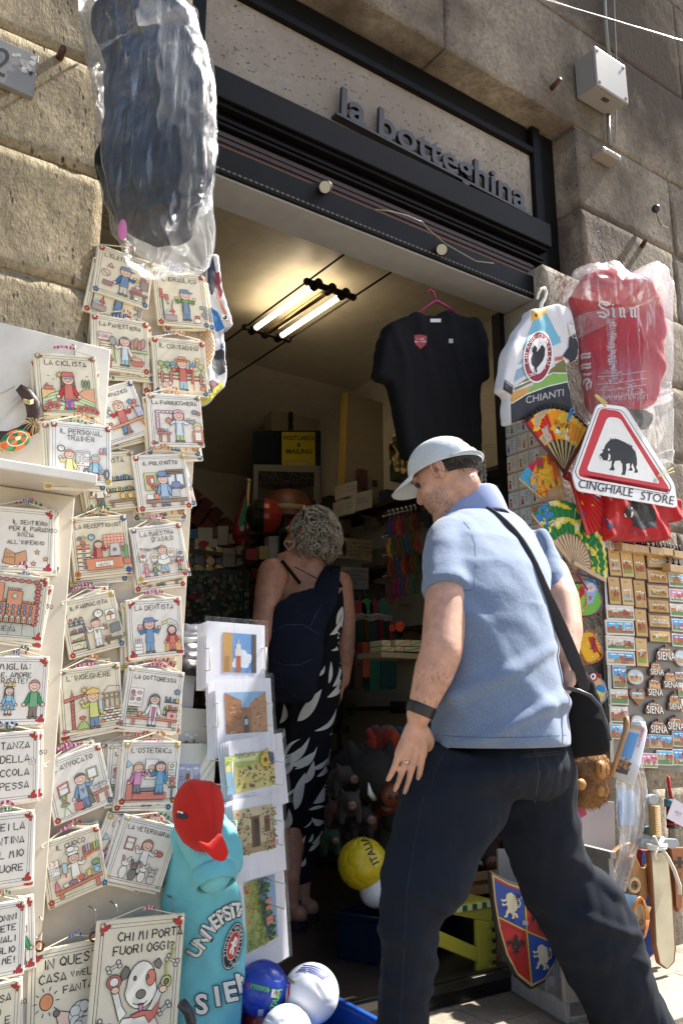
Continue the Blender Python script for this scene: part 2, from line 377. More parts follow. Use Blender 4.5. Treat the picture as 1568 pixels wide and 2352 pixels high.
# ================================================================== the ground
def travertine(name, cols, stain='#5a4f42', pit=.5, streak=(1, 1, 1), bst=.7, stain_lo=.42):
    m, nt, b = nmat(name); L = nt.links; v = coords(nt); vs_ = coords(nt, streak)
    n1 = noi(nt, vs_, 2.2, 8, .62); n2 = noi(nt, v, 45, 6, .7); n3 = noi(nt, v, 1.1, 6, .6); n4 = noi(nt, vs_, 16, 5, .65, .5)
    base = ramp(nt, n1, [(.3, cols[0]), (.5, cols[1]), (.7, cols[2])])
    base = mixc(nt, .7, base, ramp(nt, n2, [(.32, (.42,)*3), (.6, (1.15,)*3)]), 'MULTIPLY'); n5 = noi(nt, vs_, 150, 4, .7); base = mixc(nt, .55, base, ramp(nt, n5, [(.35, (.55,)*3), (.6, (1.12,)*3)]), 'MULTIPLY')
    st = ramp(nt, n3, [(stain_lo, (1,)*3), (stain_lo+.22, (0,)*3)])
    base = mixc(nt, st, base, stain)
    vor = node(nt, 'ShaderNodeTexVoronoi'); vor.inputs['Scale'].default_value = 42; vor.inputs['Randomness'].default_value = 1; L.new(vs_, vor.inputs['Vector'])
    pits = ramp(nt, vor.outputs['Distance'], [(.09, (1,)*3), (.26, (0,)*3)]); keep = ramp(nt, n4, [(.48, (0,)*3), (.62, (1,)*3)])
    pk = mixc(nt, 1., pits, keep, 'MULTIPLY')
    pf = node(nt, 'ShaderNodeMath', operation='MULTIPLY'); L.new(pk, pf.inputs[0]); pf.inputs[1].default_value = pit
    base = mixc(nt, pf.outputs[0], base, '#2e2820')
    L.new(base, b.inputs['Base Color']); b.inputs['Roughness'].default_value = .95
    p = bump(nt, b, n4, bst, .025); p = bump(nt, b, n2, bst, .008, p); p = bump(nt, b, n5, bst, .003, p)
    inv = node(nt, 'ShaderNodeMath', operation='SUBTRACT'); inv.inputs[0].default_value = 1; L.new(pk, inv.inputs[1])
    bump(nt, b, inv.outputs[0], pit, .02, p); return m
M_stone = travertine('warm_travertine', ('#a39577', '#b3a486', '#8d8061'), '#6c5f48', .95, (1.3, 1.3, .55))
M_stone2 = travertine('weathered_travertine', ('#9b9081', '#b2a692', '#7f7566'), '#54493d', .75, (1.2, 1.2, .8), 1.)
M_sign = travertine('smooth_travertine', ('#a39a8e', '#afa597', '#968c80'), '#857b70', .8, (1.0, 1.0, 1.8), .12)
M_slab = travertine('pavement_stone', ('#a79d8c', '#b8ae9c', '#968b7a'), '#6d6254', .35, (1, 1, 1), .3)
def slab(name, a, b, m, bev=.004):
    mb = MB(); mb.box(a, b); o = mb.build(name, m, None, bevel=bev); o['kind'] = 'structure'; return o
mb = MB(); mb.grid(lambda u, v: (-30+60*u, -30+29.52*v, -.25), 6, 6); o = mb.build('street', M_slab); o['kind'] = 'structure'
mb = MB(); rs = random.Random(3)
x = -2.0
while x < 8:                                       # paving slabs of the raised pavement along the wall
    w = .55+.35*rs.random(); mb.box((x, -.47, -.25), (x+w-.004, -.2+.03*0, -.06)); x += w
x = -2.2
while x < 8:
    w = .5+.3*rs.random(); mb.box((x, -.196, -.25), (x+w-.004, .012, -.0605)); x += w
o = mb.build('pavement', M_slab, bevel=.003); o['kind'] = 'structure'
m, nt, b = nmat('wet_dark_boards'); nn = noi(nt, coords(nt, (3, 60, 3)), 1, 4); nt.links.new(ramp(nt, nn, [(.3, '#2a2420'), (.7, '#463c34')]), b.inputs['Base Color']); b.inputs['Roughness'].default_value = .35
M_boards = m
slab('shop_floor', (.2, .02, -.06), (3.2, 3.6, -.002), M_boards, 0)
# ================================================================== the building
bld = thing('stone_building', 'old travertine palace front with a deep shop doorway and black metal shopfront', 'building', (1.6, 0, 0))
RS = random.Random(11)
def blocks(mb, xs0, xs1, z0, z1, seed, rough=.006, lens=(.55, .95), depth=.24, strip=0):
    """one course of roughly dressed blocks from xs0 to xs1"""
    rr = random.Random(seed); x = xs0
    while x < xs1-.01:
        w = lens[0]+(lens[1]-lens[0])*rr.random(); xe = x+w
        if xs1-xe < .25: xe = xs1
        nx = max(3, int((xe-x)/.028)); nz = max(3, int((z1-z0)/.028)); g = .004; out = .003*rr.random(); tone = rr.random()*40
        def fn(u, v, x=x, xe=xe):
            X = x+g+(xe-x-2*g)*u; Z = z0+g+(z1-z0-2*g)*v
            d = min(u*(xe-x), (1-u)*(xe-x), v*(z1-z0), (1-v)*(z1-z0))
            q = noise.noise(Vector((X*9, tone, Z*9)))*rough+noise.noise(Vector((X*28, tone, Z*28)))*rough*.6+noise.noise(Vector((X*2.5, tone, Z*2.5)))*rough
            q2 = noise.noise(Vector((X*20, 3+tone, Z*20)))*.012
            return (X, -out + .003*math.exp(-max(d+q2*.5, 0)/.005) - q, Z)
        k = len(mb.v); mb.grid(fn, nx, nz)
        n1 = nx+1; ring = [i for i in range(n1)]+[j*n1+nx for j in range(1, nz+1)]+[nz*n1+i for i in range(nx-1, -1, -1)]+[j*n1 for j in range(nz-1, 0, -1)]
        b0 = len(mb.v); mb.v += [Vector((mb.v[k+i].x, depth, mb.v[k+i].z)) for i in ring]
        for i in range(len(ring)): 
            j = (i+1) % len(ring); mb.f.append([k+ring[j], k+ring[i], b0+i, b0+j]); mb.c.append(mb.col)
        x = xe
zl = [-.3, .16, .50, .85, 1.19, 1.54, 1.88, 2.225, 2.57, 2.93, 3.34, 3.9, 4.5, 5.2, 6.2]
mb = MB()
for i in range(len(zl)-1):
    a, b_ = zl[i], zl[i+1]
    if a < 3.3: blocks(mb, -2.6, .69 if b_ <= 2.3 else .93, a, b_, 20+i, .0028)
mb.build('left_pier_wall', M_stone, bld, smooth=True)
mb = MB()
blocks(mb, -1.2, 2.002, 3.34, 3.9, 50, .004, (3.2, 3.3)); blocks(mb, 2.002, 4.05, 3.34, 3.9, 51, .004, (2., 2.05)); blocks(mb, 4.05, 8.5, 3.34, 3.9, 52, .008)
for i in range(len(zl)-1):
    a, b_ = zl[i], zl[i+1]
    if a >= 3.85: blocks(mb, -2.6, 8.5, a, b_, 70+i, .0028, (.9, 1.6))
    elif b_ <= 3.35: blocks(mb, 2.5 if b_ <= 2.6 else 2.77, 8.5, a, b_, 90+i, .003, (.5, 1.0))
mb.build('right_pier_wall', M_stone2, bld, smooth=True)
mb = MB(); mb.box((-2.6, .007, -.3), (.68, .23, 6)); mb.box((2.78, .007, -.3), (8.5, .23, 6)); mb.box((2.51, .007, -.3), (2.77, .23, 2.5)); mb.box((.68, .007, 3.36), (2.78, .23, 6)); mb.box((.69, .007, 2.6), (.92, .23, 3.36))
mb.build('mortar', mat('paint', '#8f8370'), bld)
mb = MB(); mb.box((-4, -.2, 6.2), (14, .24, 6.4)); mb.build('added_shade_ledge', M_stone2, bld)  # unseen ledge above the view, added as eaves to shade the wall
mb = MB(); mb.box((8.5, .0, -.3), (14, .24, 6.2)); mb.build('far_wall', M_stone2, bld)
# inside shell
cream = mat('paint', '#b9b09a'); mb = MB()
mb.box((.16, .24, 0), (.2, 3.4, 3)); mb.box((3.05, .25, 0), (3.1, 3.4, 3)); mb.box((.2, .24, 0), (.69, .26, 2.9)); mb.box((2.545, .26, 0), (3.05, .28, 2.9)); mb.box((.2, 3.3, 0), (3.05, 3.36, 3))
mb.build('inner_wall', cream, bld)
mb = MB(); mb.box((.2, .22, 2.80), (3.05, 2.06, 2.86)); mb.prism([(2.06, 2.80), (3.3, 2.50), (3.3, 2.60), (2.06, 2.86)], .2, 3.05, M=Matrix(((0,0,1,0),(1,0,0,0),(0,1,0,0),(0,0,0,1))))
mb.build('ceiling', mat('paint', '#cfc4aa'), bld)
mb = MB(); mb.box((.69, .062, 2.43), (2.5, .216, 2.50)); mb.box((.69, .19, 2.44), (2.76, .216, 2.9)); mb.build('door_soffit', mat('paint', '#a3a2a1'), bld)
for a, b_ in ((2.5, 2.53), (.66, .688)): mb = MB(); mb.box((a, .01, -.05), (b_, .235, 2.425)); mb.build('door_reveal', mat('paint', '#8a8276'), bld)
# brick arch at the back
mb = MB(); rs = random.Random(5)
for k in range(34):
    a = R(18+k*4.0); r0 = 1.15
    for rr_ in (0, 1):
        c_ = Vector((1.62+math.cos(a)*(r0+.03+rr_*.1), 2.72, .95+math.sin(a)*(r0+.03+rr_*.1)))
        mb.cbox((0, 0, 0), (.095, .3, .068), ('#5a2b20', '#6b3526', '#4c241c')[rs.randrange(3)], M=Matrix.Translation(c_) @ Matrix.Rotation(-a, 4, 'Y'))
mb.build('brick_arch', mat('paint'), bld)
# black shopfront metal
bk = mat('blackpaint', '#11100e'); mb = MB()
YF = .1
mb.box((.92, YF, 2.5), (1.02, .2, 3.33)); mb.box((2.61, YF, 2.5), (2.66, .2, 3.33)); mb.box((2.66, YF+.02, 2.5), (2.765, .2, 3.33))
mb.box((1.02, YF, 3.19), (2.61, .2, 3.22)); mb.box((1.02, YF+.03, 3.22), (2.61, .2, 3.335)); mb.box((.70, .1, 2.5), (.92, .2, 2.6))
mb.build('sign_frame', bk, bld, bevel=.003)
mb = MB(); mb.box((1.021, .125, 2.825), (2.609, .18, 3.189)); sp = mb.build('sign_panel', M_sign, bld)
mb = MB()
for a, c_ in (((.93, .055, 2.715), (2.64, .19, 2.825)), ((.93, .11, 2.625), (2.6, .19, 2.712)), ((.93, .085, 2.66), (2.62, .115, 2.675)), ((.93, .085, 2.640), (2.62, .112, 2.652)), ((.70, .05, 2.437), (2.545, .19, 2.535)), ((.93, .07, 2.70), (2.63, .1, 2.714))): mb.box(a, c_)
mb.build('lintel_beam', bk, bld, bevel=.004)
mb = MB(); mb.box((.93, .10, 2.53), (2.56, .185, 2.63), '#4a2c1b')
for z_ in (2.556, 2.585, 2.607): mb.box((.93, .094, z_), (2.56, .101, z_+.016), '#8a5229' if z_ < 2.56 else '#33211a')
mb.build('shutter_box', mat('wood'), bld, bevel=.002)
mb = MB(); x = .95
while x < 2.5: mb.box((x, .0475, 2.448), (x+.012, .0495, 2.4535), '#6b6963'); x += .02
mb.build('shutter_bristle', mat('cloth'), bld)
for a, b_ in ((2.475, 2.543), (.69, .73)): mb = MB(); mb.box((a, .22, 0), (b_, .27, 2.437)); mb.build('door_jamb', bk, bld, bevel=.003)
mb = MB(); mb.box((.69, -.025, -.055), (2.5, .03, -.004), '#4c4a47'); mb.box((.69, -.03, -.02), (2.5, -.012, .004), '#6d6b68'); mb.box((.69, .0, -.02), (2.5, .012, .003), '#6d6b68'); mb.build('door_threshold', mat('metal'), bld, bevel=.002)
# raised letters
M0 = frame(pY('B', 10, 512, .1), pY('B', 872, 962, .1)-pY('B', 10, 512, .1), n=(0, -1, 0))
W_ = (pY('B', 872, 962, .1)-pY('B', 10, 512, .1)).length
vs_, fs_ = font_mesh('la botteghina', .172, .003, 0, 'LEFT', 1.0, .008); wx = max(p[0] for p in vs_)
lm = MB(M0); lm.add([(p[0]*(W_-.03)/wx+.012, p[1]+.006, p[2]+.002) for p in vs_], fs_); lm.box((0, -.005, -.024), (W_, .005, .010))
lm.build('sign_lettering', mat('metal', '#55524e'), sp)
# ================================================================== cartoon drawing kit (plaques)
SK = '#f2c6b0'; RED = '#c8322e'; BLU = '#2f72ad'; GRN = '#5f9a4a'; YEL = '#e8c23e'; ORA = '#df7d34'; BRN = '#8a5a3a'; PUR = '#8a3f78'; GRY = '#8d9096'; PNK = '#e79ab0'; LBL = '#8cc3dc'; WHT = '#f4f1e8'; DK = '#3a3838'
def fig(a, x, y, h, shirt, pants, hair=BRN, hat=None, style='short', pose='', glass=0, apron=None, skirt=0, skin=SK):
    """a round-headed hand-drawn figure, feet at (x, y), h tall"""
    u = h/10.; hr = 1.55*u; hy = y+h-hr; ty = hy-hr*.95; hip = y+3.0*u
    if style == 'long': a.P(hair, [(x-1.5*u, hy+.6*u), (x-1.75*u, ty-1.0*u), (x+1.75*u, ty-1.0*u), (x+1.5*u, hy+.6*u)])
    if skirt: a.P(pants, [(x-.9*u, hip+.3*u), (x-1.4*u, y+.5*u), (x+1.4*u, y+.5*u), (x+.9*u, hip+.3*u)])
    elif pose == 'sit': a.P(pants, [(x-.9*u, hip), (x-1.5*u, y+.6*u), (x-.6*u, y+.5*u), (x, hip-.6*u), (x+.6*u, y+.5*u), (x+1.5*u, y+.6*u), (x+.9*u, hip)])
    else:
        a.P(pants, [(x-.95*u, hip+.3*u), (x-1.05*u, y+.4*u), (x-.1*u, y+.4*u), (x, hip-.5*u), (x+.1*u, y+.4*u), (x+1.05*u, y+.4*u), (x+.95*u, hip+.3*u)])
    a.E(DK if pose != 'sit' else RED, x-.75*u, y+.3*u, .62*u, .32*u, n=10); a.E(DK if pose != 'sit' else RED, x+.75*u, y+.3*u, .62*u, .32*u, n=10)
    lh, rh = (x-2.5*u, hip+.6*u), (x+2.5*u, hip+.6*u)
    if 'l' in pose: lh = (x-2.7*u, ty+.3*u)
    if 'r' in pose: rh = (x+2.7*u, ty+.3*u)
    for hnd, s_ in ((lh, -1), (rh, 1)):
        sx = x+s_*.8*u; el = ((sx+hnd[0])/2+s_*.5*u, min(ty-.9*u, hnd[1])-.1*u)
        a.L([(sx, ty-.3*u), el, hnd], 1.15*u); a.L([(sx, ty-.3*u), el, hnd], .85*u, C(shirt)); a.E(skin, hnd[0], hnd[1], .5*u, n=10)
    a.P(shirt, [(x-.9*u, ty), (x-1.15*u, hip), (x+1.15*u, hip), (x+.9*u, ty)])
    if apron: a.P(apron, [(x-.65*u, ty-.9*u), (x-1.05*u, hip-.9*u), (x+1.05*u, hip-.9*u), (x+.65*u, ty-.9*u)])
    a.E(skin, x, hy, hr*.92, hr, n=18)
    if style != 'bald': a.P(hair, [(x+hr*math.cos(R(t))*.96, hy+hr*math.sin(R(t))*1.06) for t in range(15, 166, 15)]+[(x-hr*.4, hy+hr*.55), (x+hr*.3, hy+hr*.6)])
    if hat == 'cap': a.P(BLU, [(x-hr, hy+hr*.4), (x-hr*.8, hy+hr*1.15), (x+hr*.6, hy+hr*1.2), (x+hr*.95, hy+hr*.7), (x+hr*1.7, hy+hr*.55), (x+hr*1.2, hy+hr*.35)])
    if hat == 'chef': a.E(WHT, x, hy+hr*1.35, hr*1.15, hr*.6, n=12); a.E(WHT, x-hr*.3, hy+hr*1.75, hr*.7, hr*.5, n=12); a.R(WHT, x-hr*.8, hy+hr*.6, x+hr*.8, hy+hr*1.2)
    if hat == 'hard': a.P(YEL, [(x-hr*1.2, hy+hr*.45), (x-hr*.9, hy+hr*1.1), (x, hy+hr*1.5), (x+hr*.9, hy+hr*1.1), (x+hr*1.2, hy+hr*.45)])
    if hat == 'straw': a.E(ORA, x, hy+hr*.7, hr*1.5, hr*.28, n=12); a.P(ORA, [(x-hr*.8, hy+hr*.75), (x-hr*.6, hy+hr*1.45), (x+hr*.6, hy+hr*1.45), (x+hr*.8, hy+hr*.75)]); a.L([(x-hr*.8, hy+hr*.9), (x+hr*.8, hy+hr*.9)], 1.3, C(RED))
    if hat == 'helm': a.P(RED, [(x-hr*1.05, hy+hr*.35), (x-hr*.8, hy+hr*1.25), (x+hr*.8, hy+hr*1.25), (x+hr*1.05, hy+hr*.35)])
    if hat == 'band': a.L([(x-hr*.95, hy+hr*.45), (x+hr*.95, hy+hr*.45)], 1.6, C(LBL))
    if hat == 'scarf': a.P(PNK, [(x-hr*1.02, hy+hr*.35), (x-hr*.7, hy+hr*1.1), (x, hy+hr*1.3), (x+hr*.7, hy+hr*1.1), (x+hr*1.02, hy+hr*.35), (x, hy+hr*.7)])
    if glass == 2: a.R(LBL, x-hr*.75, hy+hr*.02, x+hr*.75, hy+hr*.38)
    elif glass:
        for s_ in (-1, 1): a.E(WHT, x+s_*hr*.35, hy+hr*.15, hr*.28, n=10)
    for s_ in (-1, 1): a.E(a.ink, x+s_*hr*.28, hy+hr*.15, max(.55, hr*.08), max(.8, hr*.11), 0, n=8)
    a.L([(x-hr*.35, hy-hr*.35), (x-hr*.1, hy-hr*.52), (x+hr*.2, hy-hr*.5), (x+hr*.42, hy-hr*.3)], .9)
    a.E('#e79a86', x-hr*.5, hy-hr*.2, hr*.16, o=0, n=8); a.E('#e79a86', x+hr*.55, hy-hr*.2, hr*.16, o=0, n=8)
def table(a, col, x0, x1, y, h=14, slope=0):
    for xx in (x0+4, x1-8): a.R(col, xx, y-h, xx+4, y)
    a.P(col, [(x0, y), (x1, y+slope), (x1, y+slope+5), (x0, y+5)])
def shelf(a, x0, x1, ys, seed=0, col=GRY):
    r = random.Random(seed)
    for y in ys:
        a.R(col, x0, y-1.3, x1, y); x = x0+1
        while x < x1-4:
            w = 2.2+2.5*r.random(); h = 5+5*r.random(); a.R((RED, BLU, GRN, YEL, ORA, PUR, LBL)[r.randrange(7)], x, y, x+w, y+h); x += w+.8
def flower(a, x, y, r, col=RED, mid=YEL, n=5):
    for k in range(n): a.E(col, x+r*.7*math.cos(6.283*k/n+.3), y+r*.7*math.sin(6.283*k/n+.3), r*.52, n=8, w=.5)
    a.E(mid, x, y, r*.38, n=8, w=.5)
def heart(a, x, y, r, col=RED, rot=0):
    pts = []
    for i in range(20):
        t = 6.283*i/20; u = 16*math.sin(t)**3; v = 13*math.cos(t)-5*math.cos(2*t)-2*math.cos(3*t)-math.cos(4*t); c, s = math.cos(R(rot)), math.sin(R(rot)); pts.append((x+(u*c-v*s)*r/16, y+(u*s+v*c)*r/16))
    a.P(col, pts, w=.5)
def sun_(a, x, y, r, col=YEL):
    for k in range(8): c, s = math.cos(k*.785), math.sin(k*.785); a.L([(x+c*r*1.3, y+s*r*1.3), (x+c*r*1.9, y+s*r*1.9)], .7)
    a.E(col, x, y, r)
def clock(a, x, y, r, face=WHT):
    a.E(face, x, y, r, w=1.6); a.L([(x, y+r*.7), (x, y), (x+r*.5, y+r*.1)], .9)
def border(a, H, deco, rnd):
    j = lambda: (rnd.random()-.5)*1.2
    for d, w in ((4.5, .75), (8, .75)): a.L([(d+j(), d+j()), (100-d+j(), d+j()), (100-d+j(), H-d+j()), (d+j(), H-d+j()), (d, d)], w)
    for x, y in ((6, 6), (94, 6), (6, H-6), (94, H-6)):
        if deco == 'heart': heart(a, x+(1 if x < 50 else -1), y+(1 if y < H/2 else -1), 5.2, RED, 45*(1 if (x < 50) == (y < H/2) else -1)); a.E(RED, x+(7 if x < 50 else -7), y, 1.8, n=8, w=.5); a.E(RED, x, y+(7 if y < H/2 else -7), 1.8, n=8, w=.5)
        elif deco == 'wheel': flower(a, x, y, 4.4, (BLU, ORA)[x < 50], RED, 6)
        elif deco == 'rose': a.E(PNK, x, y, 4); a.E(RED, x, y, 2, w=.5); a.E(GRN, x+(5 if x < 50 else -5), y, 2.6, 1.5, n=8, w=.5)
        elif deco == 'bow': a.E(LBL, x-1.5, y, 3, 2, n=10, w=.6); a.E('#d5d887', x+2, y, 2.4, 2, n=10, w=.6)
        else: flower(a, x, y, 4.2, (RED, BLU, RED, YEL)[rnd.randrange(4)])
def dots(*xy): return list(zip(xy[::2], xy[1::2]))
DRAW = {}
def D(f): DRAW[f.__name__] = f; return f
@D
def electrician(a):
    fig(a, 52, 12, 66, BLU, '#cfc9bf', BRN, 'cap', pose='r'); a.P('#e8a090', dots(20,68,30,68,25,78), w=1.5); a.E(None, 18, 52, 8); a.L(dots(13,57,23,47), 1.6, C(RED)); a.R('#7e6f6c', 80, 40, 94, 62); a.E(RED, 84, 65, 5, 3)
    table(a, '#76526a', 62, 96, 24, 14); a.R(RED, 66, 29, 84, 38); a.E(LBL, 76, 41, 5); a.R('#8d5f6a', 15, 24, 32, 34); a.E(YEL, 74, 56, 4, 3); a.E(WHT, 76, 14, 5, 4)
@D
def plumber(a):
    a.R(RED, 9, 66, 14, 76); a.P(RED, dots(8,64,24,64,24,52,19,52,19,58,8,58)); a.L(dots(12,58,12,12), 2); a.E(LBL, 22, 46, 1.5, 2.5); a.P(GRY, dots(84,40,92,40,92,18,97,18,97,46,84,46)); a.E(GRY, 90, 28, 4)
    fig(a, 56, 12, 64, GRN, BLU, DK, 'cap', pose='lr', apron=BLU); a.L(dots(28,36,31,54), 1.6); a.P(RED, dots(22,28,34,28,29,37)); a.R('#a58a8c', 12, 10, 36, 22); a.L(dots(16,22,20,34), 2.4, C(LBL)); a.L(dots(30,22,30,31), 2, C(RED)); a.L(dots(70,56,74,48), 2.4, C(GRN)); a.E(WHT, 76, 13, 7, 5); a.E(RED, 76, 21, 5, 3)
@D
def baker(a):
    a.R('#e9c9c4', 10, 62, 34, 78); a.T('FORNO', 12, 67, 6); fig(a, 56, 12, 62, '#f0e3d8', LBL, BRN, 'band', 'long', 'l', apron='#cfe3ee'); a.L(dots(40,16,36,56), 2, C(GRN)); a.E(GRY, 35, 62, 6, 9)
    for k in range(4): a.E('#b9776a', 70+k*6, 60+(k % 2)*5, 4, 11, rot=-8)
    a.R('#9fc08a', 66, 44, 96, 50)
    for k in range(3): a.E('#e8d2b4', 22, 46+k*5, 11, 2.6)
    table(a, '#a0564a', 10, 36, 20); a.E(RED, 17, 29, 5); a.E(RED, 27, 29, 5); a.R('#b05a54', 12, 25, 33, 32); a.T('PIZZA', 14, 26.5, 4); a.P('#b5413a', dots(64,26,90,26,86,15,68,15)); a.E('#d9a58a', 76, 29, 10, 4)
@D
def farmer(a):
    a.P('#c5d9a0', [(8, 40)]+[(8+k*6, 48+5*math.sin(k*.6)) for k in range(15)]+[(92, 40)]); a.R('#efe2c8', 8, 8, 92, 40, 0)
    for x, c in ((14, '#8fb04e'), (25, '#4f9a7a'), (36, '#4a8fb5'), (88, '#c9c24a')): a.L(dots(x,48,x,56), 1.6, C(BRN)); a.E(c, x, 61, 5.5)
    a.P('#a9bd5a', dots(43,52,46,70,49,52)); sun_(a, 82, 73, 4)
    for y in (38, 31): a.R('#c85a4e', 8, y, 92, y+2.2)
    for x in (14, 30, 70, 86): a.P('#c85a4e', dots(x-2.5,24,x+2.5,24,x+2.5,44,x,48,x-2.5,44))
    fig(a, 52, 9, 64, RED, LBL, BRN, 'straw', pose='lr'); a.E(RED, 36, 50, 4); a.L(dots(71,10,72,58), 2, C(ORA)); a.P(BLU, dots(66,58,66,70,68,62,72,70,75,62,78,70,78,58)); a.E('#efb9b4', 20, 18, 8, 6); a.E('#efb9b4', 27, 22, 4); a.E(ORA, 88, 16, 5); a.E(RED, 90, 22, 3)
@D
def coder(a):
    a.R(LBL, 22, 56, 40, 74); a.R(WHT, 24, 59, 31, 66); a.R(GRN, 33, 65, 38, 71); a.E('#c88a5a', 84, 62, 4); flower(a, 80, 74, 5, BLU); flower(a, 88, 72, 4, RED); a.P(ORA, dots(80,60,90,60,88,68,82,68))
    fig(a, 56, 12, 70, RED, BLU, '#e0a060', None, glass=1, pose='lr'); a.P('#d98a4a', dots(30,28,96,34,96,40,30,34)); a.L(dots(60,28,56,10), 2.4, C(ORA)); a.L(dots(88,34,92,12), 3, C(ORA)); a.P('#b9bfd8', dots(84,40,98,40,96,60,82,60)); a.E(RED, 30, 40, 3.5); a.P('#c9c9ce', dots(10,30,28,30,26,44,8,44))
@D
def hairdresser(a):
    a.P('#e9a8c8', dots(12,36,12,78,44,78,44,72,19,72,19,36))
    for k in range(5): a.E(WHT, 15.5, 42+k*8, 2.4)
    for k in range(4): a.E(WHT, 20+k*7, 75, 2.4)
    fig(a, 54, 10, 68, '#dfeaf2', '#a5cc6a', '#b5473a', 'scarf', 'long', 'lr', apron='#cfe3ee'); a.E('#c86a5a', 35, 56, 5, 6); a.L(dots(36,51,38,44), 1.6); a.P(GRY, dots(70,58,84,60,86,52,80,50,70,54)); a.E('#c6d86a', 88, 44, 8, 10); a.E(SK, 88, 40, 7); a.P(ORA, dots(78,10,98,10,98,38,78,34)); a.R(WHT, 82, 14, 94, 32); table(a, '#b5655a', 12, 38, 26, 16); a.E(RED, 22, 34, 4)
    for k in range(3): a.R((RED, GRN, LBL)[k], 15+k*7, 31, 18+k*7, 38)
    flower(a, 84, 76, 5, BLU); flower(a, 91, 73, 4, RED)
@D
def cyclist(a):
    sun_(a, 38, 75, 4.2)
    for x, y in ((20, 72), (28, 66), (82, 74)): a.L(dots(x-2,y+1.5,x,y,x+2,y+1.5), .8)
    a.P('#e8c27a', [(8, 8), (8, 46)]+[(8+k*4, 47+4*math.sin(k*.5)) for k in range(6)]+[(32, 8)]); a.P('#dd9a6a', [(60, 8), (66, 42), (76, 50), (92, 52), (92, 8)]); a.P('#cfdfae', [(8, 8), (8, 28), (22, 40), (40, 46), (56, 42), (92, 24), (92, 8)])
    for k in range(3): a.E('#6fa06a', 74+k*5, 60, 1.8, 8)
    for k in range(4): a.L([(10, 30-k*7), (30, 38-k*6), (60, 34-k*7), (92, 20-k*4)], 1., C(GRN))
    a.R('#c85a4e', 12, 47, 26, 54); a.P('#c85a4e', dots(14,54,17,59,20,54))
    fig(a, 50, 10, 68, RED, '#d8348a', DK, 'helm', 'long', glass=2); a.L(dots(34,28,46,24,62,30), 2.4, C(BLU)); a.L(dots(49,24,50,9), 3, C(BLU)); a.E(RED, 34, 28, 3); a.E(RED, 63, 30, 3)
    for x, y in ((20, 20), (29, 17), (66, 12), (76, 13), (86, 10), (14, 12)): flower(a, x, y, 6, RED, DK, 4)
@D
def trainer(a):
    clock(a, 17, 64, 5.5); a.R(WHT, 41, 34, 63, 62); r = random.Random(4)
    for k, t in enumerate(('PROGRAMMA', 'DI OGGI', '100 ADDOMINALI', '100 PLANK', '100 SQUAT', 'RELAX')): a.T(t, 42.5, 57.5-k*4.1, 2.6, .45)
    a.R('#e9a070', 78, 58, 92, 61); a.R(PNK, 80, 61, 85, 70); a.R(LBL, 87, 61, 90, 72)
    fig(a, 30, 8, 54, '#ece48a', '#d8564a', ORA, None, pose='l'); fig(a, 72, 8, 48, LBL, '#d8564a', '#e8d05a', 'band', 'short', pose='sit'); a.L(dots(56,20,90,20), 1.4)
    for x in (56, 90): a.E('#4a4a52', x, 20, 4.5, 10); a.E('#c9c9cc', x+1, 20, 2.2, 6)
@D
def policeman(a):
    a.R('#c5cf7a', 16, 42, 38, 78); a.P(RED, dots(20,72,34,72,34,56,27,49,20,56)); a.R(WHT, 27, 56, 33, 66); a.R(BRN, 57, 44, 92, 82, 1); a.R('#dfeef4', 60, 47, 89, 79); a.R(BRN, 73, 44, 76, 82)
    for k in range(3): a.R('#b98a6a', 60, 72+k*3, 89, 74+k*3)
    a.P('#4a66a8', dots(60,50,64,50,67,57,80,57,84,50,89,49,89,44,60,44)); a.E(DK, 66, 44, 3); a.E(DK, 83, 44, 3); fig(a, 50, 8, 66, '#8fb5d8', '#5a86b8', BRN, 'cap'); a.E(BLU, 49, 74, 9, 6); a.R(BRN, 14, 16, 92, 23); a.R(BRN, 24, 8, 30, 16); a.R(BRN, 78, 8, 84, 16); a.P('#b9bcc2', dots(62,26,80,26,78,42,64,42)); a.R(WHT, 16, 24, 28, 34); a.R(ORA, 30, 24, 38, 34)
    for k in range(3): a.L([(33+k, 34), (29+k*4, 44+k*2)], .8); a.E(RED, 29+k*4, 47+k*2, 2.6)
@D
def receptionist(a):
    for k in range(6): a.R(ORA if k == 5 else '#efdcc0', 8, 14+k*8, 30, 21+k*8); a.R('#6a8aa8', 16, 16.5+k*8, 22, 19+k*8)
    a.P(RED, dots(14,63,24,63,22,69,16,69)); flower(a, 14, 74, 3.5, BLU); flower(a, 21, 75, 3.5, YEL); clock(a, 34, 75, 5.5, LBL); a.R('#e9b49a', 54, 52, 90, 78)
    for k in range(6): a.L(dots(54+k*6,52,54+k*6,78), .8, C(RED))
    for k in range(5): a.L(dots(54,54+k*6,90,54+k*6), .8, C(RED))
    fig(a, 44, 20, 48, RED, RED, '#4a2e22', None, 'long', 'r'); a.P('#d8703a', dots(22,12,84,12,82,34,20,34)); a.R(WHT, 36, 17, 66, 28); a.T('HOTEL', 41, 18.5, 5, .9); a.P('#c2c4c8', dots(62,36,82,36,80,60,64,60)); a.E(RED, 71, 48, 3)
    for k in range(5): a.E(ORA, 41+k*5, 26, 1.2, o=0, n=6)
    a.P('#4f8f4a', dots(88,30,88,54,91,57,94,54,94,30)); a.L(dots(88,42,84,44,84,50), 2.6, C(GRN)); a.P('#c85a3a', dots(85,18,97,18,98,30,84,30))
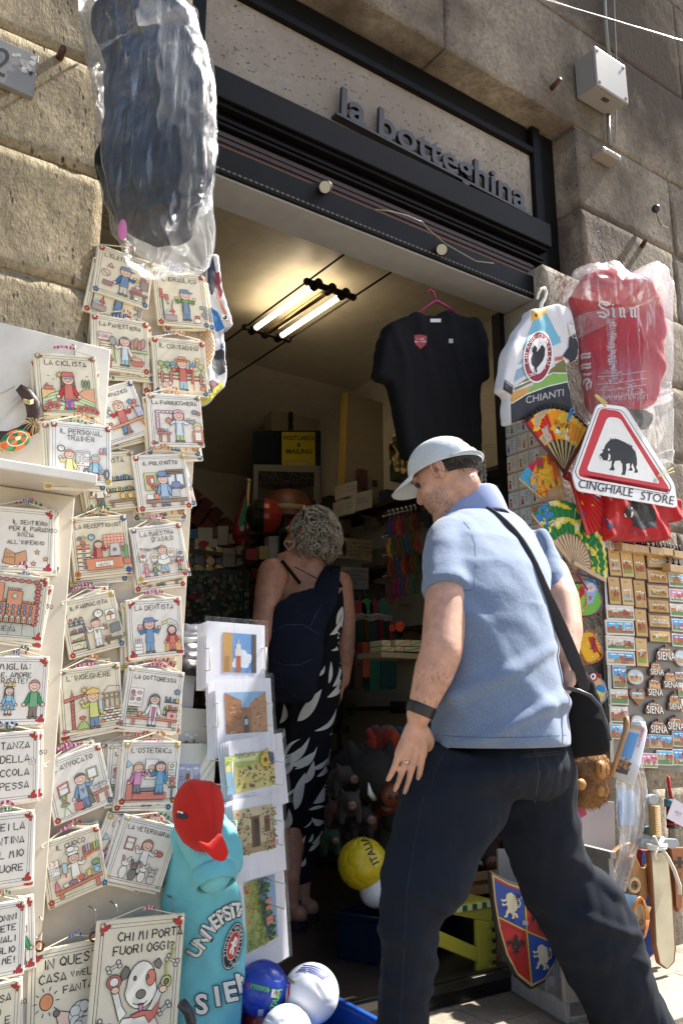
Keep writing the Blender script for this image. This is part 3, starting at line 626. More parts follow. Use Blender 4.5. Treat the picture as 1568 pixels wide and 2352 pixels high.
@D
def teacher(a):
    for k in range(10): a.P((RED, YEL, GRN, BLU)[k % 4], [(12+k*4.2, 71-4*math.sin(k*.33)), (15.5+k*4.2, 71-4*math.sin((k+1)*.33)), (13.5+k*4.2, 64-4*math.sin(k*.33))], w=.5)
    for x, y, t in ((15, 44, 'MELA'), (37, 40, 'LUNA'), (70, 46, 'SOLE'), (88, 42, 'FIORE')): a.R(WHT, x-6, y-3, x+6, y+16); a.T(t, x-5, y-2, 3.2, .6)
    a.E(RED, 15, 53, 4); a.E(YEL, 37, 49, 3.6); a.E(YEL, 70, 55, 3.6); flower(a, 88, 51, 4, BLU)
    fig(a, 54, 12, 58, WHT, LBL, '#e0904a', None, 'short', 'sit'); a.P(WHT, dots(42,34,54,30,66,34,66,44,54,41,42,44))
    fig(a, 18, 9, 28, '#e58aa8', PNK, YEL, None, 'short', 'sit'); fig(a, 34, 9, 26, GRN, BLU, DK, None, 'short', 'sit'); fig(a, 82, 14, 30, RED, '#7fb85a', DK, None, 'long', 'lrsit')
    for x, c in ((80, PNK), (88, ORA), (94, GRN)): a.R(c, x-3, 8, x+3, 14)
@D
def pharmacist(a):
    for y in (62, 46, 30, 14): a.R('#7a7f86', 8, y, 36, y+2.2)
    a.R('#7a7f86', 33, 10, 36, 64)
    for k in range(3): x = 13+k*9; a.E(WHT, x, 69, 4, 5); a.R('#4a8a9a', x-3.5, 67, x+3.5, 71); a.E(RED, x, 75, 2.4)
    for k in range(5): a.R((RED, GRN, PNK, BLU, RED)[k], 10+k*4.8, 48, 13.4+k*4.8, 54+k % 2*2)
    for k in range(3): a.R((RED, GRN, ORA)[k], 10+k*8, 32, 16+k*8, 36+k)
    a.P('#d8d86a', dots(26,16,32,16,29,26)); a.L(dots(10,24,18,26,24,22), .9)
    clock(a, 62, 76, 8); a.R(WHT, 74, 58, 92, 80); a.L(dots(83,60,83,78), 2, C(RED)); a.L(dots(75,69,91,69), 2, C(RED)); a.E(GRN, 83, 72, 5, 3)
    fig(a, 54, 10, 58, WHT, '#e9eef0', DK, None, 'short', 'lr'); a.P(GRN, dots(51,46,57,46,54,38)); a.R('#b04a3a', 68, 42, 73, 52); a.P('#4a5a62', dots(78,32,96,34,96,52,78,50)); table(a, '#4a3430', 64, 96, 18, 6)
    for k in range(3): a.R((RED, ORA, GRN)[k], 66+k*4, 23, 69+k*4, 29)
@D
def dentist(a):
    fig(a, 38, 10, 66, '#3a8ac0', '#3a8ac0', '#b04a3a', 'cap', 'long', 'lr'); a.R(PNK, 18, 58, 25, 66); a.L(dots(53,44,54,62), 1.8, C(GRY)); a.L(dots(64,68,76,74,88,66,92,48), 1.4, C(GRY)); a.P('#d8d86a', dots(60,62,72,66,70,71,62,68))
    a.P('#e2a04a', dots(64,10,94,10,94,34,88,38,66,34)); fig(a, 78, 10, 50, '#d8503a', '#d8503a', WHT, None, 'bald'); a.E(None, 78, 50, 8, 9, w=2.2); a.P(WHT, dots(70,60,78,62,86,60,78,66))
    a.R(WHT, 10, 10, 24, 30); a.L(dots(10,17,24,17)); a.L(dots(10,23,24,23))
    for k in range(4): a.L([(12+k*3, 31), (12+k*3.5, 40)], 1)
@D
def engineer(a):
    a.P('#c8453a', dots(18,8,18,62,23,62,23,8)); 
    for k in range(8): a.L([(18, 10+k*6.5), (23, 14+k*6.5)], .8)
    a.P('#c8453a', dots(8,56,40,64,40,68,8,62)); a.P('#c8453a', dots(18,64,23,64,20.5,78)); a.L(dots(36,64,36,52,33,48), .9); sun_(a, 40, 74, 4)
    for x in (70, 78, 86, 94): a.R('#e8c9a0', x, 40, x+1.6, 64)
    a.P(None, dots(66,62,78,76,96,74,97,62)); a.R('#e8c9a0', 66, 54, 97, 56); a.R('#e8c9a0', 66, 62, 97, 64)
    for j in range(5):
        for k in range(4): a.R(ORA if (j*3+k) % 5 == 0 else WHT, 62+k*8+(j % 2)*4, 14+j*5, 69+k*8+(j % 2)*4, 18+j*5)
    a.P('#9fbf5a', [(24, 8)]+[(24+k*3, 8+14*math.sin(k*.45)) for k in range(8)]+[(46, 8)]); a.E(RED, 34, 27, 5, 3)
    fig(a, 52, 6, 66, '#cfd86a', BLU, ORA, 'hard', 'short', 'l', apron=None); a.R('#b8c8dc', 60, 36, 66, 54)
@D
def doctor(a):
    a.R(WHT, 8, 42, 32, 76); a.E(RED, 14, 68, 3.4, 4); a.E(PNK, 25, 68, 4, 3); a.E('#c88a7a', 14, 56, 3.4); a.E('#c88a7a', 25, 56, 3.6, 3); a.T('CUORE', 9.5, 61, 2.4, .5); a.L([(10+k*1.6, 46+(k % 2)*3) for k in range(13)], .6)
    for k, (t, c) in enumerate((('ANATOMIA', YEL), ('REFLUSSO', LBL), ('DIABETE', '#d0d86a'))): a.R(c, 8, 37-k*4.6, 26, 41-k*4.6); a.T(t, 9, 38-k*4.6, 2.3, .5)
    shelf(a, 70, 96, (56, 42, 32), 8); a.R(ORA, 26, 26, 33, 34); flower(a, 90, 76, 5, BLU)
    fig(a, 52, 8, 60, WHT, '#e6eef2', DK, None, 'long', '', glass=1); a.P('#c23a8a', dots(49,44,55,44,54,18,50,18)); a.R('#d8643a', 8, 20, 46, 24); a.R('#d8643a', 58, 20, 96, 24); a.R('#d8643a', 18, 9, 22, 20); a.R('#d8643a', 82, 9, 86, 20); a.R('#e8b0a8', 76, 24, 94, 38); a.L(dots(85,27,85,35), 2.4, C(RED)); a.L(dots(81,31,89,31), 2.4, C(RED))
@D
def lawyer(a):
    a.P('#d8524a', dots(16,44,34,48,34,70,16,66)); a.P(WHT, dots(18,46,32,50,32,67,18,63)); a.T('LEGGE', 19, 58, 3, .6); a.R('#8fbf6a', 66, 58, 84, 78); a.R(WHT, 68, 60, 82, 76); a.P(DK, dots(40,14,70,14,64,54,46,54)); fig(a, 54, 9, 66, '#7fa8c8', BLU, DK, None, 'short', 'r'); a.P(RED, dots(51,46,57,46,54,38)); a.P('#c83a4a', dots(36,12,50,12,50,26,36,26)); table(a, '#c8603a', 68, 96, 26, 14, 3); a.L(dots(74,44,90,46), 1); a.L(dots(82,32,82,48), 1); a.E(WHT, 75, 40, 4, 2); a.E(WHT, 90, 42, 4, 2); a.L(dots(22,28,16,9), 1.2, C(GRN)); a.L(dots(22,28,30,9), 1.2, C(GRN)); a.E(GRN, 22, 30, 7, 3); a.P(RED, dots(18,33,26,33,24,39,20,39)); flower(a, 22, 43, 5, GRN)
@D
def midwife(a):
    a.R(WHT, 40, 46, 62, 82); a.E(SK, 52, 66, 6); a.E(SK, 52, 56, 8, 6); a.P(LBL, dots(8,66,18,72,10,80)); a.R(WHT, 80, 48, 94, 76); a.E(YEL, 87, 70, 3.6); a.T('OGGI', 81.5, 61, 3.2, .6); a.T('LUNA', 81.5, 56, 3.2, .6); a.T('PIENA', 81, 51, 3, .6)
    a.P('#d8604a', dots(10,12,20,12,20,22,80,22,80,10,92,10,78,10,78,8,10,8)); a.R('#d8604a', 12, 10, 76, 24); a.P('#d8604a', dots(10,10,22,10,20,44,12,46)); a.P('#5a6272', dots(26,24,74,26,74,31,30,30)); fig(a, 28, 20, 56, '#d880b8', '#5a6272', '#e0a860', None, 'long', 'r'); fig(a, 66, 18, 60, '#3a9ac8', '#3a9ac8', DK, None, 'long', 'l'); a.R('#4a4a4a', 82, 30, 96, 33); a.R('#4a4a4a', 87, 10, 90, 30); a.E(ORA, 89, 38, 4); flower(a, 88, 46, 4, RED)
@D
def cook(a):
    a.R(WHT, 8, 46, 26, 78); a.T('13', 10, 69, 7, 1.3, col=C(RED)); 
    for k, t in enumerate(('OTTOBRE', 'FESTA', 'DEI', 'CUOCHI')): a.T(t, 9, 63-k*5, 3.4, .6)
    a.R('#d8604a', 66, 70, 94, 74); 
    for k in range(6): a.R((RED, LBL, PNK, GRN, YEL, '#8ac07a')[k], 67+k*4.4, 74, 71+k*4.4, 86+(k % 3))
    fig(a, 50, 20, 62, WHT, WHT, DK, 'chef', 'short', 'lr'); a.P('#a8c8d8', dots(30,50,38,50,38,68,30,68)); a.L(dots(34,50,34,42), 2.4, C(RED)); a.L(dots(62,64,82,70), 2.6, C(ORA)); a.P('#d0603a', dots(14,16,92,24,92,30,14,22)); a.R('#d0603a', 20, 8, 26, 17); a.R('#d0603a', 80, 8, 86, 23); a.P('#d85a7a', dots(13,24,23,25,20,36,18,44,15,36)); a.E('#e8d2b4', 32, 29, 5, 4); a.E(PUR, 44, 31, 7, 4); a.E(RED, 58, 34, 5); a.R(YEL, 67, 31, 75, 42); a.E(GRN, 84, 52, 7, 5); a.P(LBL, dots(77,46,91,46,88,40,80,40)); a.E(LBL, 84, 38, 5); a.L(dots(48,34,58,40), 2.4, C(ORA))
@D
def vet(a):
    a.P('#c85a5a', dots(16,58,32,58,32,80,16,80)); a.R(WHT, 18, 60, 30, 78); a.T('D.SSA', 19, 69, 3, .6); fig(a, 54, 20, 62, '#eef2f0', '#eef2f0', '#c05a3a', None, 'long', 'lr'); a.E(RED, 78, 62, 6, 5); a.E(SK, 72, 60, 2.5)
    for x, c, h in ((26, WHT, 40), (42, '#4a4a4a', 36), (58, WHT, 34), (75, '#c9c9cc', 28)):
        a.E(c, x, 9+h*.28, 6.5, h*.28); a.E(c, x, 9+h*.68, 6.4, 6); a.E(a.ink, x-2, 10+h*.7, .8, o=0); a.E(a.ink, x+2, 10+h*.7, .8, o=0); a.E('#d8806a' if c == WHT else c, x-5, 9+h*.86, 2, 5, rot=20); a.E(c, x+5, 9+h*.86, 2, 5, rot=-20); a.L(dots(x-2,6.5+h*.62,x,5.6+h*.62,x+2,6.5+h*.62), .8)
@D
def barman(a):
    shelf(a, 10, 92, (58, 36), 5, BRN); table(a, BRN, 40, 92, 14, 8); a.E(YEL, 66, 26, 5, 6); a.E(YEL, 80, 26, 5, 6); fig(a, 26, 8, 60, WHT, DK, BRN)
@D
def path(a):
    r = random.Random(2)
    for k, t in enumerate(('IL SENTIERO', 'PER IL PARADISO', 'INIZIA', "ALL'INFERNO")): a.T(t, (36, 32, 44, 30)[k], (74, 64, 55, 43)[k], 6.2, 1., rnd=r)
    for x, y in ((75, 32), (88, 22), (70, 14)): a.P('#e2a04a', [(x+(4.6 if i % 2 else 2)*math.sin(i*.628), y-(4.6 if i % 2 else 2)*math.cos(i*.628)) for i in range(10)])
    a.P('#d0883a', dots(24,14,42,10,60,18,58,34,42,28,28,36)); a.L(dots(42,10,42,28)); a.T('LA', 30, 27, 3); a.T('DIVINA', 27, 21, 3); a.E(SK, 56, 14, 3)
@D
def town(a):
    a.R('#cfd0bd', 8, 26, 90, 92, 0); a.R('#b9bcb4', 8, 8, 90, 26, 0)
    for k in range(5): a.L([(20+k*16, 26), (8+k*20, 8)], .6)
    for x in (26, 76):
        for k in range(13): a.E(RED, 84+(k % 2)*1.5 if x == 76 else 8, 26+k*5, 4.6, 2.6, n=8) if x == 76 or k > 9 else None
    for k in range(7): a.E(RED, 14+k*11, 90, 5, 2.8, n=8)
    for x0, x1, y1, c in ((12, 84, 56, '#d67a48'), (40, 62, 74, '#d67a48')):
        a.R(c, x0, 26, x1, y1); x = x0
        while x < x1-2: a.R(c, x, y1, x+3, y1+4); x += 5.4
    a.R('#d67a48', 26, 56, 34, 84); a.E(WHT, 51, 66, 4); a.E(None, 51, 66, 2)
    for k in range(8):
        x = 16+k*8.6; a.E('#5a8ab5', x, 50, 2, 3); a.E('#5a8ab5', x, 42, 2, 3); a.P('#c9c4b8', [(x-3.4, 26), (x+3.4, 26), (x+3.4, 34), (x, 38), (x-3.4, 34)]); a.R('#d6934a', x-1.6, 26, x+1.6, 33)
    a.T('SIENA', 30, 13, 7, 1.1)
@D
def family(a):
    r = random.Random(3); a.T('FAMIGLIA:', 12, 80, 9, 1.3, rnd=r); a.T('SOLE, AMORE', 12, 69, 7, 1.1, rnd=r); a.T('E RISATE!', 22, 60, 7, 1.1, rnd=r)
    fig(a, 80, 9, 56, '#2f9a62', '#6a3326', '#c86a4a'); fig(a, 44, 14, 42, LBL, SK, DK, None, 'long', skirt=0); a.P('#3a9ac8', dots(34,22,54,22,48,34,40,34)); a.P(YEL, dots(36,56,38,62,41,57,44,63,47,57,50,62,52,56)); a.P(YEL, [(44+(4 if i % 2 else 1.8)*math.sin(i*.628), 27-(4 if i % 2 else 1.8)*math.cos(i*.628)) for i in range(10)])
def words(*rows):
    def f(a):
        r = random.Random(len(rows[0]))
        for i, t in enumerate(rows): a.T(t, 88, 76-i*62/max(1, len(rows)-1)*.92, 9.5 if len(rows) < 5 else 8, 1.4, 2, rnd=r)
    return f
DRAW['room'] = lambda a: (words('LA STANZA', 'DELLA', 'PICCOLA', 'PRINCIPESSA')(a), flower(a, 90, 56, 4, WHT, WHT, 5))
DRAW['cellar'] = lambda a: (words('SEI LA', 'CANTINA', 'DEL MIO', 'CUORE')(a), heart(a, 36, 14, 6))
DRAW['grandparents'] = words('I NONNI', 'SIETE', 'ECCEZIONALI', 'MEGLIO', 'DI ME!')
DRAW['bee'] = lambda a: (words('LA CASA', 'E', 'LA VITA')(a), a.E(YEL, 66, 60, 5, 3), a.E(YEL, 70, 63, 3, 5), a.E(YEL, 63, 56, 3))
@D
def poodle(a):
    r = random.Random(9); a.T('IN QUESTA', 16, 80, 9.5, 1.4, rnd=r); a.T('CASA', 12, 66, 8.5, 1.3, rnd=r); a.T('VIVE', 46, 67, 5.5, 1., rnd=r); a.T('UN CANE', 64, 66, 8, 1.2, rnd=r); a.T('FANTASTICO', 38, 53, 7.5, 1.2, rnd=r); a.E(ORA, 20, 48, 7, 8)
    for k in range(10): c, s = math.cos(k*.628), math.sin(k*.628); a.L([(20+c*10, 48+s*11), (20+c*14, 48+s*15)], .9)
    a.P('#efc9bc', dots(30,34,36,36,54,30,60,12,44,6,36,8,34,20)); a.E(DK, 31, 35, 3.4); 
    for x, y, q_ in ((58, 28, 14), (70, 20, 13), (60, 14, 12), (76, 34, 10), (88, 40, 9)):
        a.E('#eef0ee', x, y, q_); 
        for k in range(5): a.E('#eef0ee', x+q_*.6*math.cos(k*1.26), y+q_*.6*math.sin(k*1.26), q_*.4, w=.6)
    a.P(RED, dots(60,2,92,6,92,-2,60,-4)); a.R('#efeee4', 40, -30, 95, -2, 0)
@D
def dog(a):
    r = random.Random(6); a.T('CHI MI PORTA', 24, 78, 8.2, 1.35, rnd=r); a.T('FUORI OGGI?', 20, 65, 8.2, 1.35, rnd=r)
    for x, y, t in ((22, 54, 25), (88, 54, -30), (16, 0, -30), (82, 8, 35)):
        c, s = math.cos(R(t)), math.sin(R(t)); a.L([(x-5*c, y-5*s), (x+5*c, y+5*s)], 3.4); a.L([(x-5*c, y-5*s), (x+5*c, y+5*s)], 2.2, C('#d9d6cc'))
        for q_ in (-1, 1):
            for p_ in (-1, 1): a.E('#d9d6cc', x+q_*6*c-p_*2*s, y+q_*6*s+p_*2*c, 2.3, n=10)
    a.P('#f2eee2', dots(30,-40,30,-6,36,4,70,4,76,-6,76,-40)); a.P('#f2eee2', dots(32,2,20,34,26,38,34,16,40,8)); a.P('#f2eee2', dots(68,2,82,30,76,34,66,14,62,8))
    a.P('#f2eee2', [(54+19*math.cos(t*.314)*(1 if math.sin(t*.314) < 0 else .86), 34+23*math.sin(t*.314)) for t in range(20)]); a.P(DK, dots(38,52,34,54,30,48,31,40,37,42,40,48)); a.P(DK, dots(66,54,72,58,76,52,73,47,68,50))
    a.E('#d0523e', 64, 40, 5.5, 8); a.E(DK, 60, 41, 1.6, 2.2); a.E(DK, 46, 41, 1.6, 2.2); a.E(DK, 54, 25, 5.5, 4.4); a.P('#d85a9a', dots(52,16,58,16,57,9,54,8)); a.L(dots(46,17,52,15,58,15,62,18), .9); a.P(RED, dots(44,6,56,9,68,8,76,18,74,4,66,-4,60,4,48,3)); a.E('#d8756a', 54, -20, 10, 13)
    a.E(RED, 23, 40, 8, 7); a.E(WHT, 23, 40, 5, 4.4); a.E(SK, 25, 32, 4.5, 3.4); a.E('#c9cc6a', 82, 34, 6); a.E(DK, 82, 34, 3); a.E(SK, 79, 27, 4.5, 3.4); a.L(dots(82,40,80,50,86,58,88,66,84,68), 2.2); a.L(dots(82,40,80,50,86,58,88,66,84,68), 1.3, C('#c9cc4a'))
# ================================================================== the two display boards
M_ply = mat('paint'); bt = thing('display_board', 'tall cream board on the stone pier with a narrow shelf and hung plaques', 'display board', (.35, 0, 0))
mb = MB(); mb.box((-.5, -.05, -.06), (.655, -.022, 1.30), '#cfc4b2'); mb.box((-.5, -.05, 1.33), (.72, -.022, 1.71), '#dad5ca'); mb.build('panel', M_ply, bt, bevel=.003)
mb = MB(); mb.box((-.5, -.19, 1.302), (.66, -.02, 1.326), '#d9d5cc'); mb.build('shelf', M_ply, bt, bevel=.003)
pt = thing('hinged_board', 'narrow plywood panel in the doorway hung full of trade plaques', 'display board', (.83, 0, 0))
mb = MB(); A0 = pY('C', 690, 120, -.02); B0 = pY('C', 1440, 330, -.02); C0 = pY('E', 1065, 960, -.02)
mb.prism([(A0.x, A0.z), (B0.x+.0, A0.z), (C0.x, .02), (C0.x-.33, .02)], .012, .028, '#c6b9a6', M=Matrix(((1,0,0,0),(0,0,-1,0),(0,1,0,0),(0,0,0,1))))
mb.v = [Vector((v.x, -.005 if v.y < -.02 else .009, v.z)) for v in mb.v]; mb.build('panel', M_ply, pt, bevel=.002)
M_print = mat('print')
PLQ = []
def plaque(key, title, label, TL, TR, Y=-.045, bg='#e6ddc4', deco='', H=100, behind=(), unit=None, tl=(), tilt=2.5, group='hand painted plaques'):
    a0, a1 = pY(*TL, Y), pY(*TR, Y); rnd = random.Random(sum(map(ord, key))); u = unit or (a1-a0).length; d = (a1-a0).normalized()
    t = thing('plaque', label, 'plaque', a0, group); Mx = Matrix.Rotation(R(tilt), 4, d) @ frame((0, 0, 0), d, n=(0, -1, 0)); Mx.translation = a0; hh = u*H/100
    b = MB(Mx); b.box((0, -hh, -.009), (u, 0, 0), bg); b.build('board', M_print, t, bevel=.0012)
    P0 = Mx @ Matrix.Translation((0, -hh, 0)); a = Art(P0, u); a.R(bg, .8, .8, 99.2, H-.8, 0); border(a, H, deco, rnd)
    for i, s in enumerate(tl): a.T(s, 50, H-19-i*11, 7.8 if len(s) < 13 else 6.6, 1.1, 1, rnd=rnd)
    a.bg = C(bg); a.pale = .2; a.oy = H-100 if H > 105 else 0; a.sy = .87*min(H, 100)/100 if tl else 1.; DRAW[key](a); a.build('picture', M_print, t)
    c = MB(Mx, '#d9cfb8'); m_ = .5*u+(rnd.random()-.5)*.01; c.tube([(.05*u, -.05*u, .004), (.04*u, -.02*u, .006), (m_, .016+.006*rnd.random(), -.004), (.96*u, -.02*u, .006), (.95*u, -.05*u, .004)], .0014, 6); c.ell((.05*u, -.05*u, .004), .004, nu=8, nv=6); c.ell((.95*u, -.05*u, .004), .004, nu=8, nv=6); c.build('cord', mat('cloth'), t)
    rc = ('#b5343a', '#c8812e', '#39558f', '#3f7a4c', '#b0417a')[rnd.randrange(5)]; w = MB(Mx)
    for s_ in ((-1, 1) if rnd.random() < .55 else (1,)):
        L_ = .014+.02*rnd.random(); q_ = rnd.random()*.012; NS = 6
        for i in range(NS):
            f0, f1 = i/NS, (i+1)/NS; w.add([(m_+s_*L_*f0, .014+q_*math.sin(3*f0)-.004*f0, .002+.004*math.sin(5*f0)), (m_+s_*L_*f1, .014+q_*math.sin(3*f1)-.004*f1, .002+.004*math.sin(5*f1)), (m_+s_*L_*f1, .021+q_*math.sin(3*f1)-.004*f1, .005), (m_+s_*L_*f0, .021+q_*math.sin(3*f0)-.004*f0, .005)], [(0, 1, 2, 3)], rc if i % 2 else tuple(.5*p+.4 for p in C(rc)))
    w.build('ribbon', mat('cloth'), t); PLQ.append((t, Mx, u, hh, label))
    for i, (dx, dy, rot, src) in enumerate(behind):
        s = next((p for p in PLQ if p[0].get('key') == src), PLQ[-1]) if src else PLQ[-1]
        c = copy_tree(s[0]); k = u/s[2]
        W = Mx @ Matrix.Translation((dx*u, dy*u, -.0105*(i+1))) @ Matrix.Rotation(R(rot), 4, 'Z') @ Matrix.Scale(k, 4)
        c.matrix_world = W @ s[1].inverted() @ Matrix.Translation(s[0].location); c['key'] = ''
        c['label'] = '%s plaque hidden behind %s' % (('nearest', 'second', 'third')[i], 'the '+' '.join(' '.join(tl).split())+' plaque' if tl else 'the '+' '.join(label.split()[:11]))
    t['key'] = key
K = lambda w, *p: ((w, p[0], p[1]), (w, p[2], p[3]))
def PQ(key, tl, label, c, **k): plaque(key, '', label, *K(*c), tl=tl, **k)
W2 = '#ece7dc'
PQ('plumber', ("L'IDRAULICO",), "plaque titled L'IDRAULICO with a plumber in blue overalls and red tap", ('C', 1060, 308, 1418, 352), behind=((.06, -.09, 5, ''), (.1, -.02, 3, '')))
PQ('electrician', ("L'ELETTRICISTA",), "plaque titled L'ELETTRICISTA with an electrician and warning triangle", ('C', 692, 128, 1075, 272), Y=-.05, H=88, behind=((-.03, -.24, -3, 'plumber'),))
PQ('baker', ('LA PANETTIERA',), 'plaque titled LA PANETTIERA with a baker and bread basket', ('C', 635, 612, 1035, 682), H=94, behind=((.08, -.08, 3, 'plumber'), (.12, -.1, -2, 'electrician')))
PQ('farmer', ('IL CONTADINO',), 'plaque titled IL CONTADINO with a farmer, pitchfork and pig', ('C', 1052, 772, 1425, 815), behind=((-.04, -.07, 8, 'plumber'), (-.06, -.04, -6, 'baker')))
PQ('coder', ("L'INFORMATICO",), "plaque titled L'INFORMATICO with a man at an orange desk", ('C', 560, 1175, 918, 1080), Y=-.04, bg=W2, behind=((.05, -.12, -3, 'baker'),))
PQ('hairdresser', ('LA PARRUCCHIERA',), 'plaque titled LA PARRUCCHIERA with a hairdresser and pink mirror', ('C', 1022, 1168, 1396, 1192), Y=-.055, bg=W2, deco='rose', H=92, behind=((-.04, -.06, -1, 'farmer'), (-.05, -.2, 4, 'coder')))
PQ('cyclist', ('LA CICLISTA',), 'plaque titled LA CICLISTA with a cyclist in red top among poppies', ('C', 233, 885, 668, 918), Y=-.1, deco='rose', behind=((-.03, -.1, -2, 'farmer'), (.1, -.1, -6, 'baker')))
PQ('barman', ('IL BARISTA',), 'plaque ending STA half hidden beside IL POLIZIOTTO with shelves of bottles', ('C', 540, 1600, 930, 1572), Y=-.03, deco='rose', behind=((-.06, -.06, 2, 'farmer'),))
PQ('trainer', ('IL PERSONAL', 'TRAINER'), 'whitest plaque IL PERSONAL TRAINER standing on the shelf edge', ('C', 350, 1360, 775, 1405), Y=-.15, bg='#efeee9', behind=((-.12, -.02, 3, 'barman'), (-.06, -.09, 1, 'coder')))
PQ('policeman', ('IL POLIZIOTTO',), 'plaque titled IL POLIZIOTTO with a policeman and a police car', ('C', 920, 1605, 1288, 1590), Y=-.045, bg=W2, behind=((.03, -.06, 6, 'coder'), (-.04, -.05, 2, 'baker'), (.02, -.12, -3, 'farmer')))
PQ('receptionist', ('LA RECEPTIONIST',), 'plaque titled LA RECEPTIONIST with an orange hotel desk', ('D', 475, 215, 878, 188), deco='wheel', behind=((.02, -.04, 0, 'policeman'), (-.02, -.12, -1, 'coder')))
PQ('teacher', ('LA MAESTRA', "     D'ASILO"), "plaque titled LA MAESTRA D'ASILO with a teacher reading to children", ('D', 905, 283, 1258, 243), bg=W2, behind=((.04, -.06, 3, 'receptionist'), (.02, -.16, -2, 'policeman')))
PQ('pharmacist', ('IL FARMACISTA',), 'plaque titled IL FARMACISTA with a pharmacist in a white coat', ('D', 408, 800, 795, 715), behind=((-.05, -.03, 8, 'teacher'), (.02, -.06, 12, 'receptionist')))
PQ('dentist', ('LA DENTISTA',), 'plaque titled LA DENTISTA with a dentist in blue and seated patient', ('D', 880, 785, 1262, 762), bg=W2, deco='heart', behind=((-.06, -.04, 1, 'pharmacist'), (-.04, -.16, -4, 'teacher')))
PQ('engineer', ("L'INGEGNERE",), "plaque titled L'INGEGNERE with a red crane and yellow hard hat", ('D', 395, 1275, 835, 1218), deco='rose', behind=((-.03, -.1, 2, 'dentist'), (-.08, -.05, 8, 'pharmacist')))
PQ('doctor', ('LA DOTTORESSA',), 'plaque titled LA DOTTORESSA with a doctor in glasses', ('D', 900, 1240, 1290, 1290), bg=W2, deco='bow', behind=((-.02, -.05, 1, 'dentist'), (.04, -.12, 6, 'engineer')))
PQ('lawyer', ("L'AVVOCATO",), "plaque titled L'AVVOCATO with a lawyer in a black cape", ('E', 255, 92, 630, -45), bg=W2, behind=((-.06, -.02, 6, 'dentist'), (-.05, -.06, 10, 'engineer')))
PQ('midwife', ("L'OSTETRICA",), "plaque titled L'OSTETRICA with two women on a red couch", ('D', 865, 1765, 1262, 1770), bg=W2, behind=((-.02, -.1, -1, 'lawyer'), (-.2, -.06, 2, 'doctor'), (-.32, -.04, 4, 'engineer')))
PQ('cook', ('IL CUOCO',), 'plaque titled IL CUOCO with a cook and vegetables', ('E', 240, 598, 620, 465), deco='', behind=((-.03, -.06, 3, 'midwife'), (.05, -.08, 6, 'doctor')))
PQ('vet', ('LA VETERINARIA',), 'plaque titled LA VETERINARIA with a vet and four animals', ('E', 785, 400, 1130, 490), bg=W2, deco='bow', behind=((-.05, -.07, 1, 'doctor'), (-.22, -.03, -4, 'midwife'), (.06, -.1, 8, 'lawyer')))
PQ('poodle', (), 'large plaque IN QUESTA CASA with a white poodle, on curb hooks', ('E', 180, 1275, 640, 1180), Y=-.055, deco='heart', unit=.205, H=125, tilt=0, group='large dog plaques')
PQ('dog', (), 'large plaque CHI MI PORTA FUORI OGGI with a spotted dog', ('E', 615, 1075, 1163, 1023), Y=-.1, deco='heart', H=138, tilt=0, group='large dog plaques')
U = .152
def BQ(key, label, TR, ang, bg='#ddd3c2', behind=((.06, -.06, 2, 'vet'), (.1, -.02, 3, 'cook')), Y=-.085):
    b = pY(*TR, Y); q_ = R(ang); a = b - Vector((math.cos(q_), 0, math.sin(q_)))*U; t = TR
    global _o; _o = pY
    plaque2(key, label, a, b, bg, behind, Y)
def plaque2(key, label, a, b, bg, behind, Y):
    g = globals(); old = g['pY']; g['pY'] = lambda w, x, y, Y_: Vector(w)
    plaque(key, '', label, (a, 0, 0), (b, 0, 0), Y=Y, bg=bg, deco='heart', behind=behind, group='hand painted plaques'); g['pY'] = old
BQ('path', "grey plaque IL SENTIERO PER IL PARADISO with an open book and stars", ('D', 385, 160), 3, W2)
BQ('town', 'plaque of the red brick SIENA town hall in a red tile frame', ('D', 350, 630), -2, '#ded8c4', ((.1, -.04, -4, 'path'),))
BQ('family', 'plaque FAMIGLIA with a man in green and a crowned child', ('D', 350, 1180), 1, W2, ((-.03, -.06, 1, 'path'), (.04, -.02, -3, 'town')))
BQ('room', 'plaque about the PICCOLA PRINCIPESSA room with red hearts', ('D', 278, 1690), 4, W2, ((.08, -.02, 1, 'path'), (0, -.1, 3, 'family')))
BQ('cellar', 'plaque with MIO CUORE and a red heart in the word', ('E', 222, 375), 3, W2, ((.03, -.1, 1, 'family'),))
BQ('grandparents', 'plaque about NONNI in five lettered rows', ('E', 170, 935), 3, W2, ((.12, -.04, 4, 'family'), (-.1, -.08, 3, 'path')))
BQ('bee', 'lowest plaque on the pier board with a little yellow bee', ('E', 140, 1435), 3, '#e6ddc4', ((.03, -.05, 3, 'path'),))
# screw hooks of the two boards
for i, (w, x, y) in enumerate((('E', 690, 950), ('E', 560, 980), ('E', 1040, 910), ('E', 225, 1030), ('C', 480, 860), ('C', 890, 180))):
    p = pY(w, x, y, -.02); h = MB(col='#a8a59e'); h.tube([p, p+Vector((0, -.03, 0)), p+Vector((.004, -.04, -.008)), p+Vector((.006, -.035, -.03)), p+Vector((.0, -.03, -.045)), p+Vector((-.008, -.04, -.04))], .0018, 6)
    if y < 1100 and w == 'E' and i < 4: h.lathe([(.008, 0), (.012, .004), (.008, .008)], 12, '#8a5a34', M=Matrix.Translation(p+Vector((.002, -.035, -.06))) @ Matrix.Rotation(R(70), 4, 'X'))
    o = h.build('screw_hook', mat('metal'), None, smooth=True); tag(o, 'bent wire hook, %s' % ('empty with a brown ring, between IL CUOCO and the dog plaque', 'long empty S hook under IL CUOCO', 'hook under LA VETERINARIA holding the spotted dog plaque', 'hook at the edge of the pier board, low down', 'hook above the LA CICLISTA plaque', "hook above the L'ELETTRICISTA plaque")[i], 'hook', 'wire hooks')
